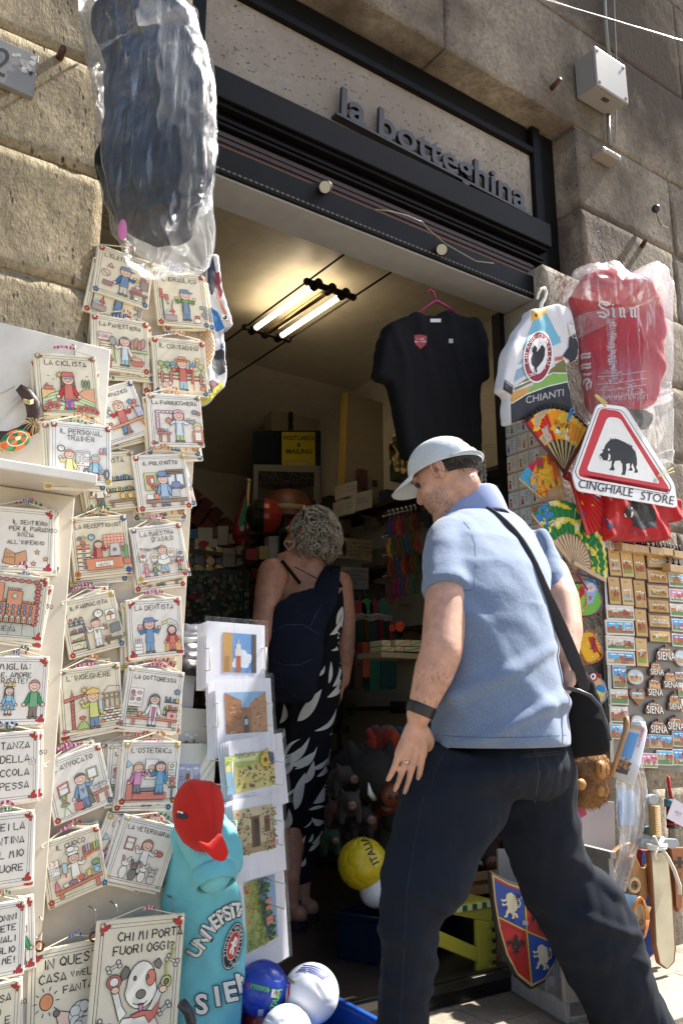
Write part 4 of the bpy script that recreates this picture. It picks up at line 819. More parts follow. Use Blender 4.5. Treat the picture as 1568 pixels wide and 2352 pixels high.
# ================================================================== people
SKIN = mat('skin', '#c99a82')
def sil(mb, w, rows, dep=.8, n=20, ax=None, dist=None):
    """a limb or trunk from rings: (y, x_left, x_right, distance) as it stands in front of the camera, with its real thickness"""
    rings = []; P = []
    for y, xl, xr, F, *q_ in rows:
        a, b = pF(w, xl, y, F), pF(w, xr, y, F); P.append(((a+b)/2, (b-a).length*.482, q_[0] if q_ else dep))
    for i, (c, r, dp) in enumerate(P):
        t = (P[min(i+1, len(P)-1)][0]-P[max(i-1, 0)][0]).normalized() if ax is None else Vector((0, 0, -1)); A_ = ax or RT; u = (A_ - t*A_.dot(t)).normalized(); v = t.cross(u); cu, cv = u.dot(RT), v.dot(RT); r = r/math.sqrt(cu*cu+(dp*cv)**2)
        rings.append([c + (u*math.cos(6.2832*k/n) + v*math.sin(6.2832*k/n)*dp)*r for k in range(n)])
    mb.loft(rings); return P
def hand(mb, wrist, palm_dir, across, nrm, s=1., curl=.25, thumb=1, spread=.12):
    """palm and five bent fingers; across points from the little finger to the index, nrm out of the back of the hand"""
    d, a, n = [Vector(v).normalized() for v in (palm_dir, across, nrm)]; w = Vector(wrist)
    for k in range(4):
        b0 = w + d*.02*s + a*(-.016+.011*k)*s; b1 = w + d*(.082 if k in (1, 2) else .076)*s + a*(-.032+.0215*k)*s; mb.cap(b0, b1, .0135*s, .0115*s, 10)
        L_ = (.062, .078, .084, .076)[k]*s; p = b1; dd = (d + a*spread*(k-1.5)*.6).normalized(); rr = .0092*s
        for j, f in enumerate((.45, .3, .25)):
            ang = curl*(.5+j*.6)*(1.25-.15*k); q_ = p + (dd*math.cos(ang) - n*math.sin(ang))*L_*f; mb.cap(p, q_, rr, rr*.9, 10); p = q_; rr *= .9
    t0 = w + d*.028*s + a*.026*s; t1 = t0 + (d*.6 + a*.75*thumb - n*.35).normalized()*.036*s; t2 = t1 + (d*.9 + a*.25*thumb - n*.35).normalized()*.034*s; t3 = t2 + (d + a*.05 - n*.3).normalized()*.026*s
    mb.chain([t0, t1, t2, t3], [.0145*s, .0125*s, .0105*s, .0085*s], 10)
def folds(amp, dirs, seed=0, scale=1.):
    def f(p, n):
        h = 0
        for (d, fr, ph, a) in dirs:
            q_ = p.dot(Vector(d))*fr+ph+1.8*noise.noise(p*4*scale+Vector((seed, 0, 0))); s = math.sin(q_); h += a*(max(0, s)**2)*(.4+.6*max(0, .5+noise.noise(p*5+Vector((0, seed, 3)))))
        h += .5*noise.noise(p*9*scale+Vector((seed, 1, 0)))+.25*noise.noise(p*22*scale)
        return p + n*h*amp
    return f
# ---------------------------------------------------------------- the man in the blue polo shirt
FM = 2.25
man = thing('person', 'man in light cap and blue polo shirt stepping into the shop, black bag on shoulder', 'person', pF('O', 1090, 2352, FM) * 1)
man.location.z = -.25
b = MB()
Fh = 2.46; HC = pF('M', 545, 285, Fh)                     # middle of the skull
hf = (-RT*.84 + FW*.55).normalized(); hr = Vector((hf.y, -hf.x, 0)); tilt = R(-24)
HM = Matrix((hf*math.cos(tilt)+Vector((0, 0, math.sin(tilt))), -hr, -hf*math.sin(tilt)+Vector((0, 0, math.cos(tilt))))).transposed().to_4x4(); HM.translation = HC
hp = lambda x, y, z: HM @ Vector((x, y, z))             # head space: x forward, y his left, z up
rot3 = HM.to_3x3()
def head(b, hp, rot3, s=1., jaw=1., lo=0.):
    E_ = lambda x, y, z, r: b.ell(hp(x*s, y*s, z*s), tuple(q_*s for q_ in r), nu=24, nv=16, rot=rot3)
    E_(-.01, 0, .015, (.098, .076, .092)); E_(.03, 0, -.05, (.07, .062, .078)); E_(.055, 0, -.095-lo, (.042, .042*jaw, .03)); E_(.04, 0, -.085-lo*.6, (.05, .05, .04)); E_(.012, 0, -.075, (.055, .056, .05))
    b.chain([hp(.088*s, 0, .012*s), hp(.106*s, 0, -.028*s)], [.010*s, .0145*s]); E_(.098, .011, -.031, (.012, .009, .008)); E_(.098, -.011, -.031, (.012, .009, .008))
    E_(.082, 0, .028, (.016, .052, .010)); E_(.088, 0, -.058, (.011, .022, .006)); E_(.085, 0, -.068, (.012, .02, .007))
    for q_ in (-1, 1): E_(.05, q_*.045, -.03, (.03, .02, .02))
    for q_ in (-1, 1):
        E_(-.012, q_*.077, -.012, (.019, .008, .031)); E_(-.018, q_*.084, 0, (.016, .006, .022))
head(b, hp, rot3, 1., 1., .022)
nb = pF('M', 720, 420, 2.24)
b.chain([hp(-.03, 0, -.06), pF('M', 650, 420, 2.47), pF('M', 725, 560, 2.53)], [.056, .054, .05])
# arms (left one hangs free, right one swings in front of the bag)
aL = [pF('M', 560, 660, 2.3), pF('M', 552, 980, 2.13), pF('M', 520, 1290, 2.06), pF('M', 392, 1650, 2.06)]
b.chain([aL[0], aL[1], aL[2]], [.05, .055, .05], 18); b.chain([aL[2], aL[2].lerp(aL[3], .35), aL[2].lerp(aL[3], .75), aL[3]], [.05, .048, .036, .0305], 18)
wr = aL[3]; hd = (pF('N', 400, 200, 2.075)-wr).normalized()
hand(b, wr + hd*.012, hd, (RT*.85+FW*.5), (-FW*.9+RT*.35), 1.05, .22, 1)
aR = [pF('M', 1140, 850, 2.5), pF('M', 1205, 1000, 2.4), pF('M', 1235, 1170, 2.34), pF('M', 1225, 1330, 2.28)]
b.chain(aR, [.055, .05, .043, .034], 16); hand(b, aR[3], (pF('M', 1215, 1480, 2.24)-aR[3]), (-RT*.5+FW), (RT), 1., .5, 1)
o = organic('body', b, SKIN, man, .0052, 5)
hb = MB(); rs = random.Random(6)
for v in o.data.vertices:                               # short dark hairs on the bare forearms
    for A_, B_ in ((aL[2], aL[3]), (aR[2], aR[3])):
        f = (v.co-A_).dot(B_-A_)/(B_-A_).length_squared
        if .2 < f < 1 and (v.co-A_.lerp(B_, f)).length < .07 and rs.random() < .16: d = ((B_-A_).normalized()+Vector((rs.random()-.5, rs.random()-.5, rs.random()-.5))*.9)*.009; e_ = v.normal.cross(d).normalized()*.00045; p = v.co+v.normal*.0004; hb.add([p-e_, p+e_, p+d+v.normal*.002], [(0, 1, 2)], '#6f4c38')
hb.build('arm_hair', mat('fur'), man)
# face details
ey = mat('paint', '#3b332e'); f = MB()
for q_ in (-1, 1): f.ell(hp(.083, q_*.031, .006), (.008, .013, .007), rot=rot3, nu=10, nv=8)
f.build('eye', ey, man, smooth=True)
f = MB()
for q_ in (-1, 1): f.chain([hp(.089, q_*.018, .026), hp(.083, q_*.045, .028)], [.005, .004], 8)
f.build('eyebrow', mat('fur', '#55483d'), man, smooth=True)
f = MB(); rs = random.Random(2)
for k in range(2600):                                   # short hair under the cap and the grey stubble
    if k < 1500:
        th = R(100+160*rs.random()); z = -.052+.085*rs.random(); rad = .004*rs.random(); p = hp((.097+rad)*math.cos(th)-.012, (.076+rad)*math.sin(th), z); 
        if z < -.03 and math.cos(th) > -.5: continue
        d = Vector((rs.random()-.5, rs.random()-.5, -1))*.008; c = ('#3a3430', '#4a423c', '#6a625a', '#2c2724')[rs.randrange(4)]
        f.add([p, p+d, p+d+Vector((.0012, .001, 0)), p+Vector((.0018, 0, .001))], [(0, 1, 2, 3)], c)
f.build('hair', mat('fur'), man)
f = MB(); sk = MB(); sk.ell(hp(-.016, 0, .005), (.1005, .0775, .062), rot=rot3, nu=28, nv=18)
sv = []
for v in sk.v:
    l = rot3.inverted() @ (v-HC)
    sv.append(l)
keep = [i for i, l in enumerate(sv) if l.x < .022-(.02 if l.z < -.02 else 0)]
ks = set(keep); f.v = [HC + rot3 @ (l*1.0) for l in sv]; f.f = [q_ for q_ in sk.f if all(i in ks for i in q_)]; f.c = [C('#4a423b')]*len(f.f); f.build('hair_cap', mat('fur', '#4a423b'), man, smooth=True)
st = MB(); rs = random.Random(4); me_ = o.data; ih = HM.inverted()
for v in me_.vertices:
    l = ih @ v.co
    if l.z < -.045 and l.z > -.14 and l.x > .005 and l.x-.0 < .115 and (l.z < -.075 or l.x < .085 or l.z > -.056 and l.x > .08) and rs.random() < .75:
        p = v.co + v.normal*.0006; d = Vector((rs.random()-.5, rs.random()-.5, -.7))*.005; e_ = v.normal.cross(d).normalized()*.0008; st.add([p-e_, p+e_, p+e_+d, p-e_+d], [(0, 1, 2, 3)], ('#8d8580', '#a9a39e', '#6f6660')[rs.randrange(3)])
st.build('stubble', mat('fur'), man)
for q_ in (-1, 1):
    e = MB(); e.tube([hp(-.014+.017*math.cos(t_), q_*.087, -.006+.029*math.sin(t_)) for t_ in [R(-60+24*k) for k in range(13)]], .0042, 8); e.build('ear_rim', SKIN, man, smooth=True)
    e = MB(); e.ell(hp(-.012, q_*.0865, -.008), (.007, .003, .012), rot=rot3, nu=10, nv=8); e.build('ear_hollow_shade', mat('skin', '#8a5a48'), man, smooth=True)  # darker skin colour stands in for the shade inside the ear
# cap
capm = wovens('cap_cotton', '#b4bec2', '#cbd4d6', (300, 300, 300)); c = MB(); N = 40; rings = []
zb = lambda th: -.004+.02*math.cos(th)
for j in range(15):
    t = j/14*R(88); rings.append([hp(.112*math.cos(t)**.8*math.cos(a)-.006, .094*math.cos(t)**.8*math.sin(a), zb(a)*math.cos(t)+.013+.104*math.sin(t)) for a in [6.2832*k/N for k in range(N)]])
fs = []
c.loft(rings, caps=False); N2 = N
def hole(fc):
    m_ = sum((rot3.inverted() @ (c.v[i]-HC) for i in fc), Vector())/len(fc); return m_.x < -.06 and abs(m_.y) < .042 and .022 < m_.z < .068 and (abs(m_.y)/.042)**2+((m_.z-.022)/.046)**2 < 1
kp = [i for i, q_ in enumerate(c.f) if not hole(q_)]; c.f = [c.f[i] for i in kp]; c.c = [c.c[i] for i in kp]
co = c.build('cap', capm, man, smooth=True, solid=.003, sub=1)
s_ = MB(); s_.tube([hp(-.110*math.cos(a)-.006, .092*math.sin(a), .004) for a in [R(-60+8*k) for k in range(16)]], .011, 8, flat=.25); s_.build('cap_strap', capm, co, smooth=True)
br = MB()
def brim(u, v):
    a = R(-54+108*u); r0 = .108; e = (1-abs(2*u-1)**2.6)**.5 if abs(2*u-1) < 1 else 0
    x = r0*math.cos(a)-.006+.080*v*(.25+.75*e)*1.0; y = .094*math.sin(a)*(1-.1*v); z = .012+.024*math.cos(a)+.004*v-1.2*y*y*v-.012*v*v
    return hp(x, y, z)
br.grid(brim, 24, 8); br.build('cap_brim', capm, co, smooth=True, solid=.004)
# polo shirt
polo = wovens('polo_heather_blue', '#596a87', '#7889a0', (700, 700, 220)); t = MB()
MR = Vector((.995, .1, 0))
sil(t, 'M', [(448, 740, 845, 2.56, .7), (475, 660, 905, 2.54, .62), (505, 596, 975, 2.51, .55), (540, 524, 1030, 2.47, .53), (590, 478, 1078, 2.42, .52), (680, 458, 1145, 2.35, .52), (820, 458, 1188, 2.28, .54), (980, 462, 1194, 2.24, .58), (1150, 466, 1198, 2.22, .66), (1320, 464, 1222, 2.22, .72), (1480, 456, 1250, 2.22, .76), (1640, 440, 1266, 2.22, .80), (1770, 432, 1282, 2.22, .82), (1832, 432, 1282, 2.22, .82)], n=44, ax=MR)
sil(t, 'M', [(580, 470, 640, 2.33, 1), (620, 442, 680, 2.31, 1), (680, 424, 702, 2.28, 1), (770, 412, 716, 2.22, .95), (880, 402, 716, 2.16, .92), (968, 396, 712, 2.12, .9)], n=24); t.ell(pF('M', 560, 655, 2.3), .062)
sil(t, 'M', [(620, 1000, 1120, 2.52, 1), (760, 1060, 1194, 2.49, 1), (880, 1100, 1224, 2.42, 1), (955, 1120, 1230, 2.40, 1)], n=20)
def shirt_post(p, n):
    # long diagonal drags from the strap down to the left hip, ripples at the waist
    z = p.z; q_ = p.dot(RT); h = 0
    w1 = p.dot(Vector((0, 0, 1))*.55+RT*.83)
    h += .015*max(0, math.sin(w1*42+1.6*noise.noise(p*5)))**2*(1 if z < 1.05 else .25)*max(0, .55+noise.noise(p*4+Vector((3, 0, 0))))
    w2 = p.dot(Vector((0, 0, 1))*.92+RT*-.4); h += .016*max(0, math.sin(w2*52+2.2*noise.noise(p*4+Vector((0, 7, 0)))))**2*max(0, 1-abs(z-.80)/.22)
    h += .006*noise.noise(p*7)+.0025*noise.noise(p*18)
    if n.z < -.7 and z < .8: return p
    return p + n*h
shirt = organic('polo_shirt', t, polo, man, .0075, 8, shirt_post)
shirt_t = bvh_of(shirt); a = PX('M', -1.2, 3)
for q_ in ((404, 940, 470, 948, 560, 950, 640, 946, 700, 940), (446, 1762, 620, 1778, 820, 1784, 1050, 1780, 1270, 1766), (620, 520, 680, 590, 712, 680, 716, 800, 704, 930), (1050, 560, 1110, 660, 1130, 760), (735, 470, 900, 500, 1010, 540)): a.l(3.2, '#4a5c7e', *q_)
drape(a, [shirt_t], None, .0012, .02).build('stitching', mat('cloth'), shirt)
cl = MB(); N = 28; ctr = pF('M', 692, 458, 2.475); rings = []
for (dz, rx, ry, ox) in ((-.02, .084, .074, 0), (.006, .077, .067, 0), (.022, .072, .062, .0), (.025, .077, .067, .0), (.004, .088, .078, 0), (-.024, .100, .090, 0), (-.062, .112, .100, 0)):
    rings.append([ctr + RT*(math.cos(a)*rx) + FW*(math.sin(a)*ry) + Vector((0, 0, dz+.022*math.cos(a)-.022*math.sin(a))) for a in [6.2832*k/N for k in range(N)]])
cl.loft(rings, caps=False); cl.build('collar', mat('cloth', '#8f9cc4'), shirt, smooth=True, solid=.002, sub=1)
# trousers
tr = MB(); trm = mat('cloth', '#171d28')

Q = lambda y, xl, xr, F, d=.85: (y, xl, xr, F, d)
sil(tr, 'N', [Q(-60, 690, 1040, 2.27, .6), Q(20, 660, 1070, 2.27, .6), Q(90, 560, 1098, 2.26, .68), Q(180, 410, 1108, 2.25, .76), Q(250, 400, 1100, 2.25, .68), Q(300, 450, 1070, 2.25, .55)], n=32, ax=MR)
sil(tr, 'N', [Q(180, 398, 860, 2.2), Q(330, 366, 800, 2.17), Q(450, 350, 735, 2.15), Q(560, 330, 682, 2.13), Q(650, 306, 640, 2.11), Q(730, 284, 562, 2.1), Q(830, 280, 528, 2.1, .95), Q(950, 290, 518, 2.11, 1), Q(1060, 288, 513, 2.12, 1), Q(1160, 276, 502, 2.13, 1), Q(1266, 268, 500, 2.14, 1), Q(1400, 262, 500, 2.15, 1), Q(1545, 262, 495, 2.16, 1)], n=26)
sil(tr, 'N', [Q(60, 800, 1090, 2.3), Q(150, 760, 1107, 2.33), Q(300, 770, 1120, 2.36), Q(400, 785, 1130, 2.38), Q(500, 815, 1142, 2.4), Q(600, 862, 1165, 2.42), Q(690, 912, 1200, 2.44), Q(770, 960, 1268, 2.45), Q(850, 1002, 1330, 2.47), Q(960, 1056, 1378, 2.5), Q(1100, 1122, 1440, 2.53), Q(1200, 1162, 1480, 2.56), Q(1300, 1205, 1525, 2.58), Q(1440, 1262, 1575, 2.62)], n=26)
def tr_post(p, n):
    h = .010*noise.noise(p*7)+.005*noise.noise(p*17)+.006*abs(noise.noise(Vector((p.x*22, p.y*22, p.z*7)))); z = p.z
    w = p.dot(Vector((0, 0, 1))*.9+RT*.45); m_ = max(0, 1-abs(z-.28)/.20)
    h += .011*max(0, math.sin(w*60+2.5*noise.noise(p*6)))**2*m_+.007*max(0, math.sin(p.dot(Vector((0, 0, .85))-RT*.5)*46+2*noise.noise(p*5)))**2*max(0, 1-abs(z-.55)/.22)+.006*max(0, math.sin(w*50+3*noise.noise(p*7)))**2*(.5+.5*math.sin(z*9))
    return p + n*h
to = organic('trousers', tr, trm, man, .0075, 6, tr_post); a = PX('N', -1.2, 3)
for q_ in ((880, 130, 960, 120, 1050, 112), (882, 140, 962, 130, 1052, 122), (560, 110, 520, 190, 505, 260), (470, 300, 430, 500, 400, 700, 390, 900, 380, 1100, 370, 1260), (930, 60, 960, 200, 940, 330)): a.l(3, '#2a3140', *q_)
drape(a, [bvh_of(to)], None, .0012, .02).build('stitching', mat('cloth'), to)
# shoes stand on the street below the frame
for (x, F, q_) in ((385, 2.14, 0), (1420, 2.62, 1)):
    g = pF('N', x, 1545 if not q_ else 1440, F); sh = MB(); dirv = Vector((-.3, .95, 0)).normalized(); h0 = Vector((g.x, g.y, -.25))
    sh.chain([h0+Vector((0, 0, .05)), h0+dirv*.1+Vector((0, 0, .045)), h0+dirv*.21+Vector((0, 0, .035))], [.047, .044, .034]); sh.chain([h0+Vector((0, 0, .06)), Vector((g.x, g.y, max(.0, g.z)))], [.045, .045])
    organic('shoe', sh, mat('leather', '#2b2624'), man, .008, 4)
bd = MB(); e = (aL[2]-aL[3]).normalized(); c0 = aL[3]+e*.012; bd.tube([c0-e*.013, c0+e*.013], [.0345, .036], 24); bd.build('wristband', mat('plastic', '#1d1b1b'), man, smooth=True, bevel=.002)
kn = wr + hd*.012 + hd*.081*1.05 + (RT*.85+FW*.5).normalized()*(-.0105)*1.05
rg = MB(); rg.tube([kn+hd*.010-Vector((0, 0, 0)), kn+hd*.016], .0108, 16); rg.build('ring', mat('metal', '#c9c6bd'), man, smooth=True)
# shoulder bag, held by the man, so a thing of its own
bag = thing('shoulder_bag', "black cloth shoulder bag hanging at the man's hip on a long grey strap", 'bag', pF('M', 1380, 1800, 2.3)); bag.location.z = -.25+.7
st = MB(); path = [(660, 470), (715, 462), (795, 490), (880, 560), (965, 660), (1040, 800), (1100, 950), (1170, 1090), (1240, 1250), (1300, 1400), (1345, 1530)]
pp = []
for i, (x, y) in enumerate(path):
    q_ = pF('M', x, y, 2.02); h = shirt_t.ray_cast(q_ - (q_-CAM).normalized()*.6, (q_-CAM).normalized())
    Fd = (2.29 if i < 2 else 2.2) if h[0] is None else None; pp.append(h[0]-(q_-CAM).normalized()*.004 if h[0] is not None else pF('M', x, y, 2.45 if i < 3 else 2.22))
pp[-1] = pF('M', 1350, 1540, 2.24); pp[-2] = pF('M', 1305, 1405, 2.22)
wv = MB()
nn = [(CAM-p).normalized() for p in pp]; L1, L2 = [], []
for i, p in enumerate(pp):
    tg = (pp[min(i+1, len(pp)-1)]-pp[max(0, i-1)]).normalized(); sd_ = tg.cross(nn[i]).normalized(); wd = .0145 if i < 4 else .018
    L1.append(p+sd_*wd); L2.append(p-sd_*wd)
wv.add(L1+L2, [(i, i+1, len(pp)+i+1, len(pp)+i) for i in range(len(pp)-1)]); wv.build('strap', mat('cloth', '#3d3b3b'), bag, smooth=True, solid=.003, sub=1)
bg = MB(); sil(bg, 'M', [(1330, 1240, 1300, 2.3, .6), (1420, 1225, 1345, 2.3, .6), (1480, 1215, 1390, 2.3, .5), (1560, 1212, 1430, 2.3, .42), (1700, 1215, 1465, 2.3, .4), (1800, 1220, 1488, 2.3, .4), (1860, 1230, 1490, 2.3, .38), (1890, 1260, 1470, 2.3, .3)], n=28)
organic('pouch', bg, mat('cloth', '#191919'), bag, .007, 4, folds(.006, [((0, 0, 1), 60, 0, .6), ((.5, 0, 1), 45, 1, .7)], 5))
bz = MB(); bz.tube([pF('M', x, y, 2.17) for x, y in ((1235, 1500), (1300, 1515), (1370, 1545), (1425, 1610), (1460, 1720), (1480, 1800))], .005, 8); bz.build('zip', mat('plastic', '#3a3a3c'), bag, smooth=True)
# ---------------------------------------------------------------- the woman inside
FWm = 3.6; SKW = mat('skin', '#c08a6e')
wom = thing('person', 'woman with curly grey hair in a black and white leaf dress, seen from behind', 'person', (1.93, .87, 0)); b = MB()
hc = pF('J', 868, 205, FWm); wf = (-RT*.9+FW*.45).normalized(); wr_ = Vector((wf.y, -wf.x, 0)); WM = Matrix((wf, -wr_, Vector((0, 0, 1)))).transposed().to_4x4(); WM.translation = hc
wp = lambda x, y, z: WM @ Vector((x, y, z)); head(b, wp, WM.to_3x3(), 1.0, .95)
b.chain([wp(-.03, 0, -.06), pF('J', 885, 345, FWm), pF('J', 880, 430, FWm)], [.052, .056, .075])
sil(b, 'J', [(345, 790, 965, 3.6, .7), (390, 680, 1010, 3.6, .5), (440, 620, 1050, 3.6, .48), (540, 640, 1080, 3.6, .5), (640, 665, 1088, 3.6, .55), (760, 660, 1075, 3.6, .6)], n=28)
aW = [pF('J', 660, 440, 3.52), pF('J', 632, 570, 3.46), pF('J', 612, 690, 3.44), pF('J', 570, 900, 3.3)]
b.chain(aW, [.066, .058, .05, .036]); hand(b, aW[3], aW[3]-aW[2], FW, -RT, .92, .4, 1)
aW2 = [pF('J', 1060, 500, 3.72), pF('J', 1085, 700, 3.74), pF('J', 1088, 905, 3.74), pF('J', 1072, 1080, 3.66)]
b.chain(aW2, [.055, .05, .044, .033]); hand(b, aW2[3], Vector((-.1, .1, -1)), FW, RT, .92, .4, 1)
for (x, y, F, x2, y2) in ((830, 720, 3.62, 850, 900), (760, 760, 3.5, 745, 930)):      # ankles and feet on the shop floor
    a_ = pF('L', x, y, F); h_ = Vector((a_.x, a_.y, .07)); dv = (wf*.9+Vector((0, .2, 0))).normalized()
    b.chain([pF('L', x+20, 450, 3.6), a_, h_], [.05, .040, .034]); b.chain([h_-dv*.045+Vector((0, 0, -.025)), h_+dv*.05+Vector((0, 0, -.025)), h_+dv*.13+Vector((0, 0, -.045)), h_+dv*.17+Vector((0, 0, -.05))], [.033, .032, .026, .016])
    sb = MB(); sb.prism([(.05*math.cos(q_*.39)*(1 if math.cos(q_*.39) < 0 else 1)+.0, .046*math.sin(q_*.39)) for q_ in range(16)], 0, .028, M=frame(h_-dv*.03+Vector((0, 0, -.07)), dv, n=(0, 0, 1))); sb.prism([(.12*math.cos(q_*.39), .048*math.sin(q_*.39)) for q_ in range(16)], 0, .026, M=frame(h_+dv*.07+Vector((0, 0, -.07)), dv, n=(0, 0, 1)))
    for q_ in (-.01, .06, .12): sb.tube([h_+dv*q_+Vector((0, 0, .0-.3*q_))+wr_*(.048*math.cos(t_))+Vector((0, 0, -.05+.062*math.sin(t_))) for t_ in [R(18*k) for k in range(11)]], .010, 8, flat=.4)
    sb.build('sandal', mat('leather', '#1c1a19'), wom, smooth=False)
organic('body', b, SKW, wom, .007, 6)
# dress: straps, narrow waist, long narrow skirt with printed leaves
t = MB(); sil(t, 'J', [(470, 818, 1068, 3.6, .56), (540, 792, 1088, 3.6, .58), (620, 720, 1094, 3.6, .6), (720, 664, 1082, 3.6, .62), (860, 640, 1060, 3.6, .66), (960, 634, 1068, 3.6, .7), (1060, 630, 1082, 3.6, .72), (1180, 634, 1072, 3.6, .72), (1300, 642, 1034, 3.6, .7), (1450, 650, 1014, 3.6, .66), (1640, 655, 1000, 3.6, .6)], n=34)
sil(t, 'L', [(0, 655, 1000, 3.6, .6), (150, 652, 996, 3.6, .56), (300, 655, 988, 3.6, .54), (480, 668, 970, 3.6, .52), (620, 690, 940, 3.6, .52), (740, 730, 915, 3.6, .55), (800, 770, 905, 3.6, .58)], n=34)
def dr_post(p, n):
    h = .007*max(0, math.sin(p.dot(RT)*50+3*noise.noise(Vector((p.x*4, p.y*4, p.z*1.2)))))**2 + .005*noise.noise(p*7); return p + n*h
dress = organic('dress', t, mat('cloth', '#15151a'), wom, .008, 6, dr_post); dt = bvh_of(dress)
s_ = MB()
for (x0, y0, x1, y1, w) in ((712, 362, 822, 500, .02), (790, 400, 960, 490, .006), (1000, 410, 1068, 520, .016)):
    pts = [pF('J', x0+(x1-x0)*i/7, y0+(y1-y0)*i/7, 3.48+.02*i/7) for i in range(8)]; s_.tube(pts, w, 8, flat=.25)
s_.build('shoulder_strap', mat('cloth', '#15151a'), wom, smooth=True)
lf = MB(col='#e2e0d8'); view = frame((0, 0, 0), RT, n=-FW)
def leaf(w, x0, y0, x1, y1, wd, bend=.1, vein=1):
    a_ = Vector((x0, y0)); b_ = Vector((x1, y1)); d = b_-a_; n_ = Vector((-d.y, d.x)); up, dn = [], []
    for i in range(13):
        s = i/12; wdt = wd*math.sin(math.pi*s**.8)**.9*.5; c_ = a_+d*s+n_*bend*math.sin(math.pi*s); up.append(c_+n_*wdt); dn.append(c_-n_*wdt*(.25 if vein else 1))
    pts = up+dn[::-1][1:-1]; lf.add([pF(w, p.x, p.y, 3.2) for p in pts], [tuple(range(len(pts)))])
for q_ in (('J',820,500,950,440,.35,.1),('J',835,470,900,430,.3,.1),('J',900,545,960,500,.35,.0),('J',850,610,910,565,.3,.1),('J',990,760,1075,570,.32,.15),('J',1035,690,1095,540,.25,-.1),('J',1040,780,1075,700,.4,0),('J',1000,860,1050,790,.4,.2),('J',905,1030,960,960,.4,.1),('J',985,1080,1000,930,.25,0),('J',1010,1100,1060,930,.35,.1),('J',975,1170,1075,1020,.35,.1),
  ('J',780,1325,940,1115,.42,-.05),('J',890,1390,1035,1240,.22,.15),('J',660,1340,690,1210,.45,.1),('J',985,1620,1000,1480,.3,0),('J',660,1600,860,1430,.3,.1),('J',690,1580,800,1440,.2,-.2),('J',720,1610,910,1490,.25,.2),('J',860,1640,990,1560,.3,.1),('J',655,1450,690,1370,.4,.1),('J',760,1640,880,1540,.2,.1),('J',990,1420,1030,1320,.3,.1),
  ('L',660,190,760,60,.3,.1),('L',700,60,800,5,.4,.1),('L',760,420,830,170,.4,-.1),('L',800,250,885,90,.35,.1),('L',880,380,975,220,.5,.1),('L',905,200,990,80,.35,.1),('L',850,420,970,400,.3,-.1),('L',870,470,968,500,.35,.3),('L',670,560,720,410,.45,.1),('L',690,330,770,270,.3,0),('L',730,650,830,590,.45,.2),('L',850,640,880,580,.5,0),('L',870,650,940,560,.45,.1),('L',780,800,830,745,.6,.1),('L',850,700,930,640,.45,-.1),('L',665,140,700,30,.35,0),('L',820,540,880,470,.2,.1)):
    leaf(*q_)
drape(lf, [dt], FW, .0025, .02).build('leaf_print', mat('cloth'), dress)
# curly hair
f = MB(); rs = random.Random(8); hcen = pF('J', 885, 175, FWm+.0); W3 = WM.to_3x3()
base = MB(); base.ell(wp(-.035, 0, .02), (.098, .092, .098), rot=W3); base.ell(wp(-.07, 0, -.04), (.07, .075, .07), rot=W3); organic('hair_mass', base, mat('fur', '#5d564c'), wom, .008, 3)
for k in range(900):
    th = R(48+264*rs.random()); ph = R(-52+140*rs.random()**.9); l = Vector((math.cos(th)*math.cos(ph)*.108-.04, math.sin(th)*math.cos(ph)*.1, math.sin(ph)*.112+.01))
    if l.z < .03 and l.x > .02: continue
    p = wp(*l); out = (p-wp(-.04, 0, 0)).normalized(); t1 = out.cross(Vector((rs.random()-.5, rs.random()-.5, rs.random()-.5))).normalized(); t2 = out.cross(t1); r0 = .006+.017*rs.random(); g = ('#b5ac98', '#9a9180', '#cfc7b4', '#7d7464', '#ddd5c2')[rs.randrange(5)]
    a0 = rs.random()*6.28; pts = [p+out*(.004+.012*i/9-.006)+(t1*math.cos(a0+i*.55)+t2*math.sin(a0+i*.55))*r0+Vector((0, 0, -.004*i)) for i in range(10)]
    f.tube(pts, [.0026*(1-.06*i) for i in range(10)], 4, g, False)
f.build('hair', mat('fur'), wom, smooth=True)
er = MB(); ec = pF('J', 757, 268, 3.52); pts = [ec+RT*(.022*(16*math.sin(t_)**3)/16)+Vector((0, 0, .0014*(13*math.cos(t_)-5*math.cos(2*t_)-2*math.cos(3*t_)-math.cos(4*t_)))) for t_ in [6.2832*i/24 for i in range(25)]]
er.tube(pts, .0016, 6); er.build('heart_earring', mat('metal', '#c9c2b5'), wom, smooth=True)
gl = MB(); gl.tube([pF('J', 850, 35, 3.53), pF('J', 842, 60, 3.5), pF('J', 836, 110, 3.5)], .004, 6); gl.build('hair_clip', mat('plastic', '#201d1c'), wom)
#, worn: a thing of its own
bp = thing('sling_backpack', 'dark navy cloth sling backpack across the back of the woman in the leaf dress', 'backpack', pF('J', 790, 950, 3.42)); t = MB()
sil(t, 'J', [(560, 900, 1010, 3.44, .2), (640, 760, 1000, 3.42, .25), (700, 660, 985, 3.4, .3), (800, 625, 975, 3.38, .34), (950, 614, 965, 3.37, .36), (1100, 628, 930, 3.38, .34), (1190, 650, 900, 3.4, .28), (1215, 680, 870, 3.4, .2)], n=28)
organic('pouch', t, mat('cloth', '#191d2c'), bp, .008, 5, folds(.008, [((.4, 0, 1), 40, 0, .7), ((-.5, 0, 1), 52, 2, .5)], 9))
s_ = MB(); s_.tube([pF('J', x, y, F) for x, y, F in ((1015, 400, 3.56), (1000, 440, 3.47), (985, 500, 3.44), (965, 600, 3.42), (930, 680, 3.4))], [.035, .042, .05, .055, .05], 10, flat=.18); s_.build('strap', mat('cloth', '#191d2c'), bp, smooth=True)
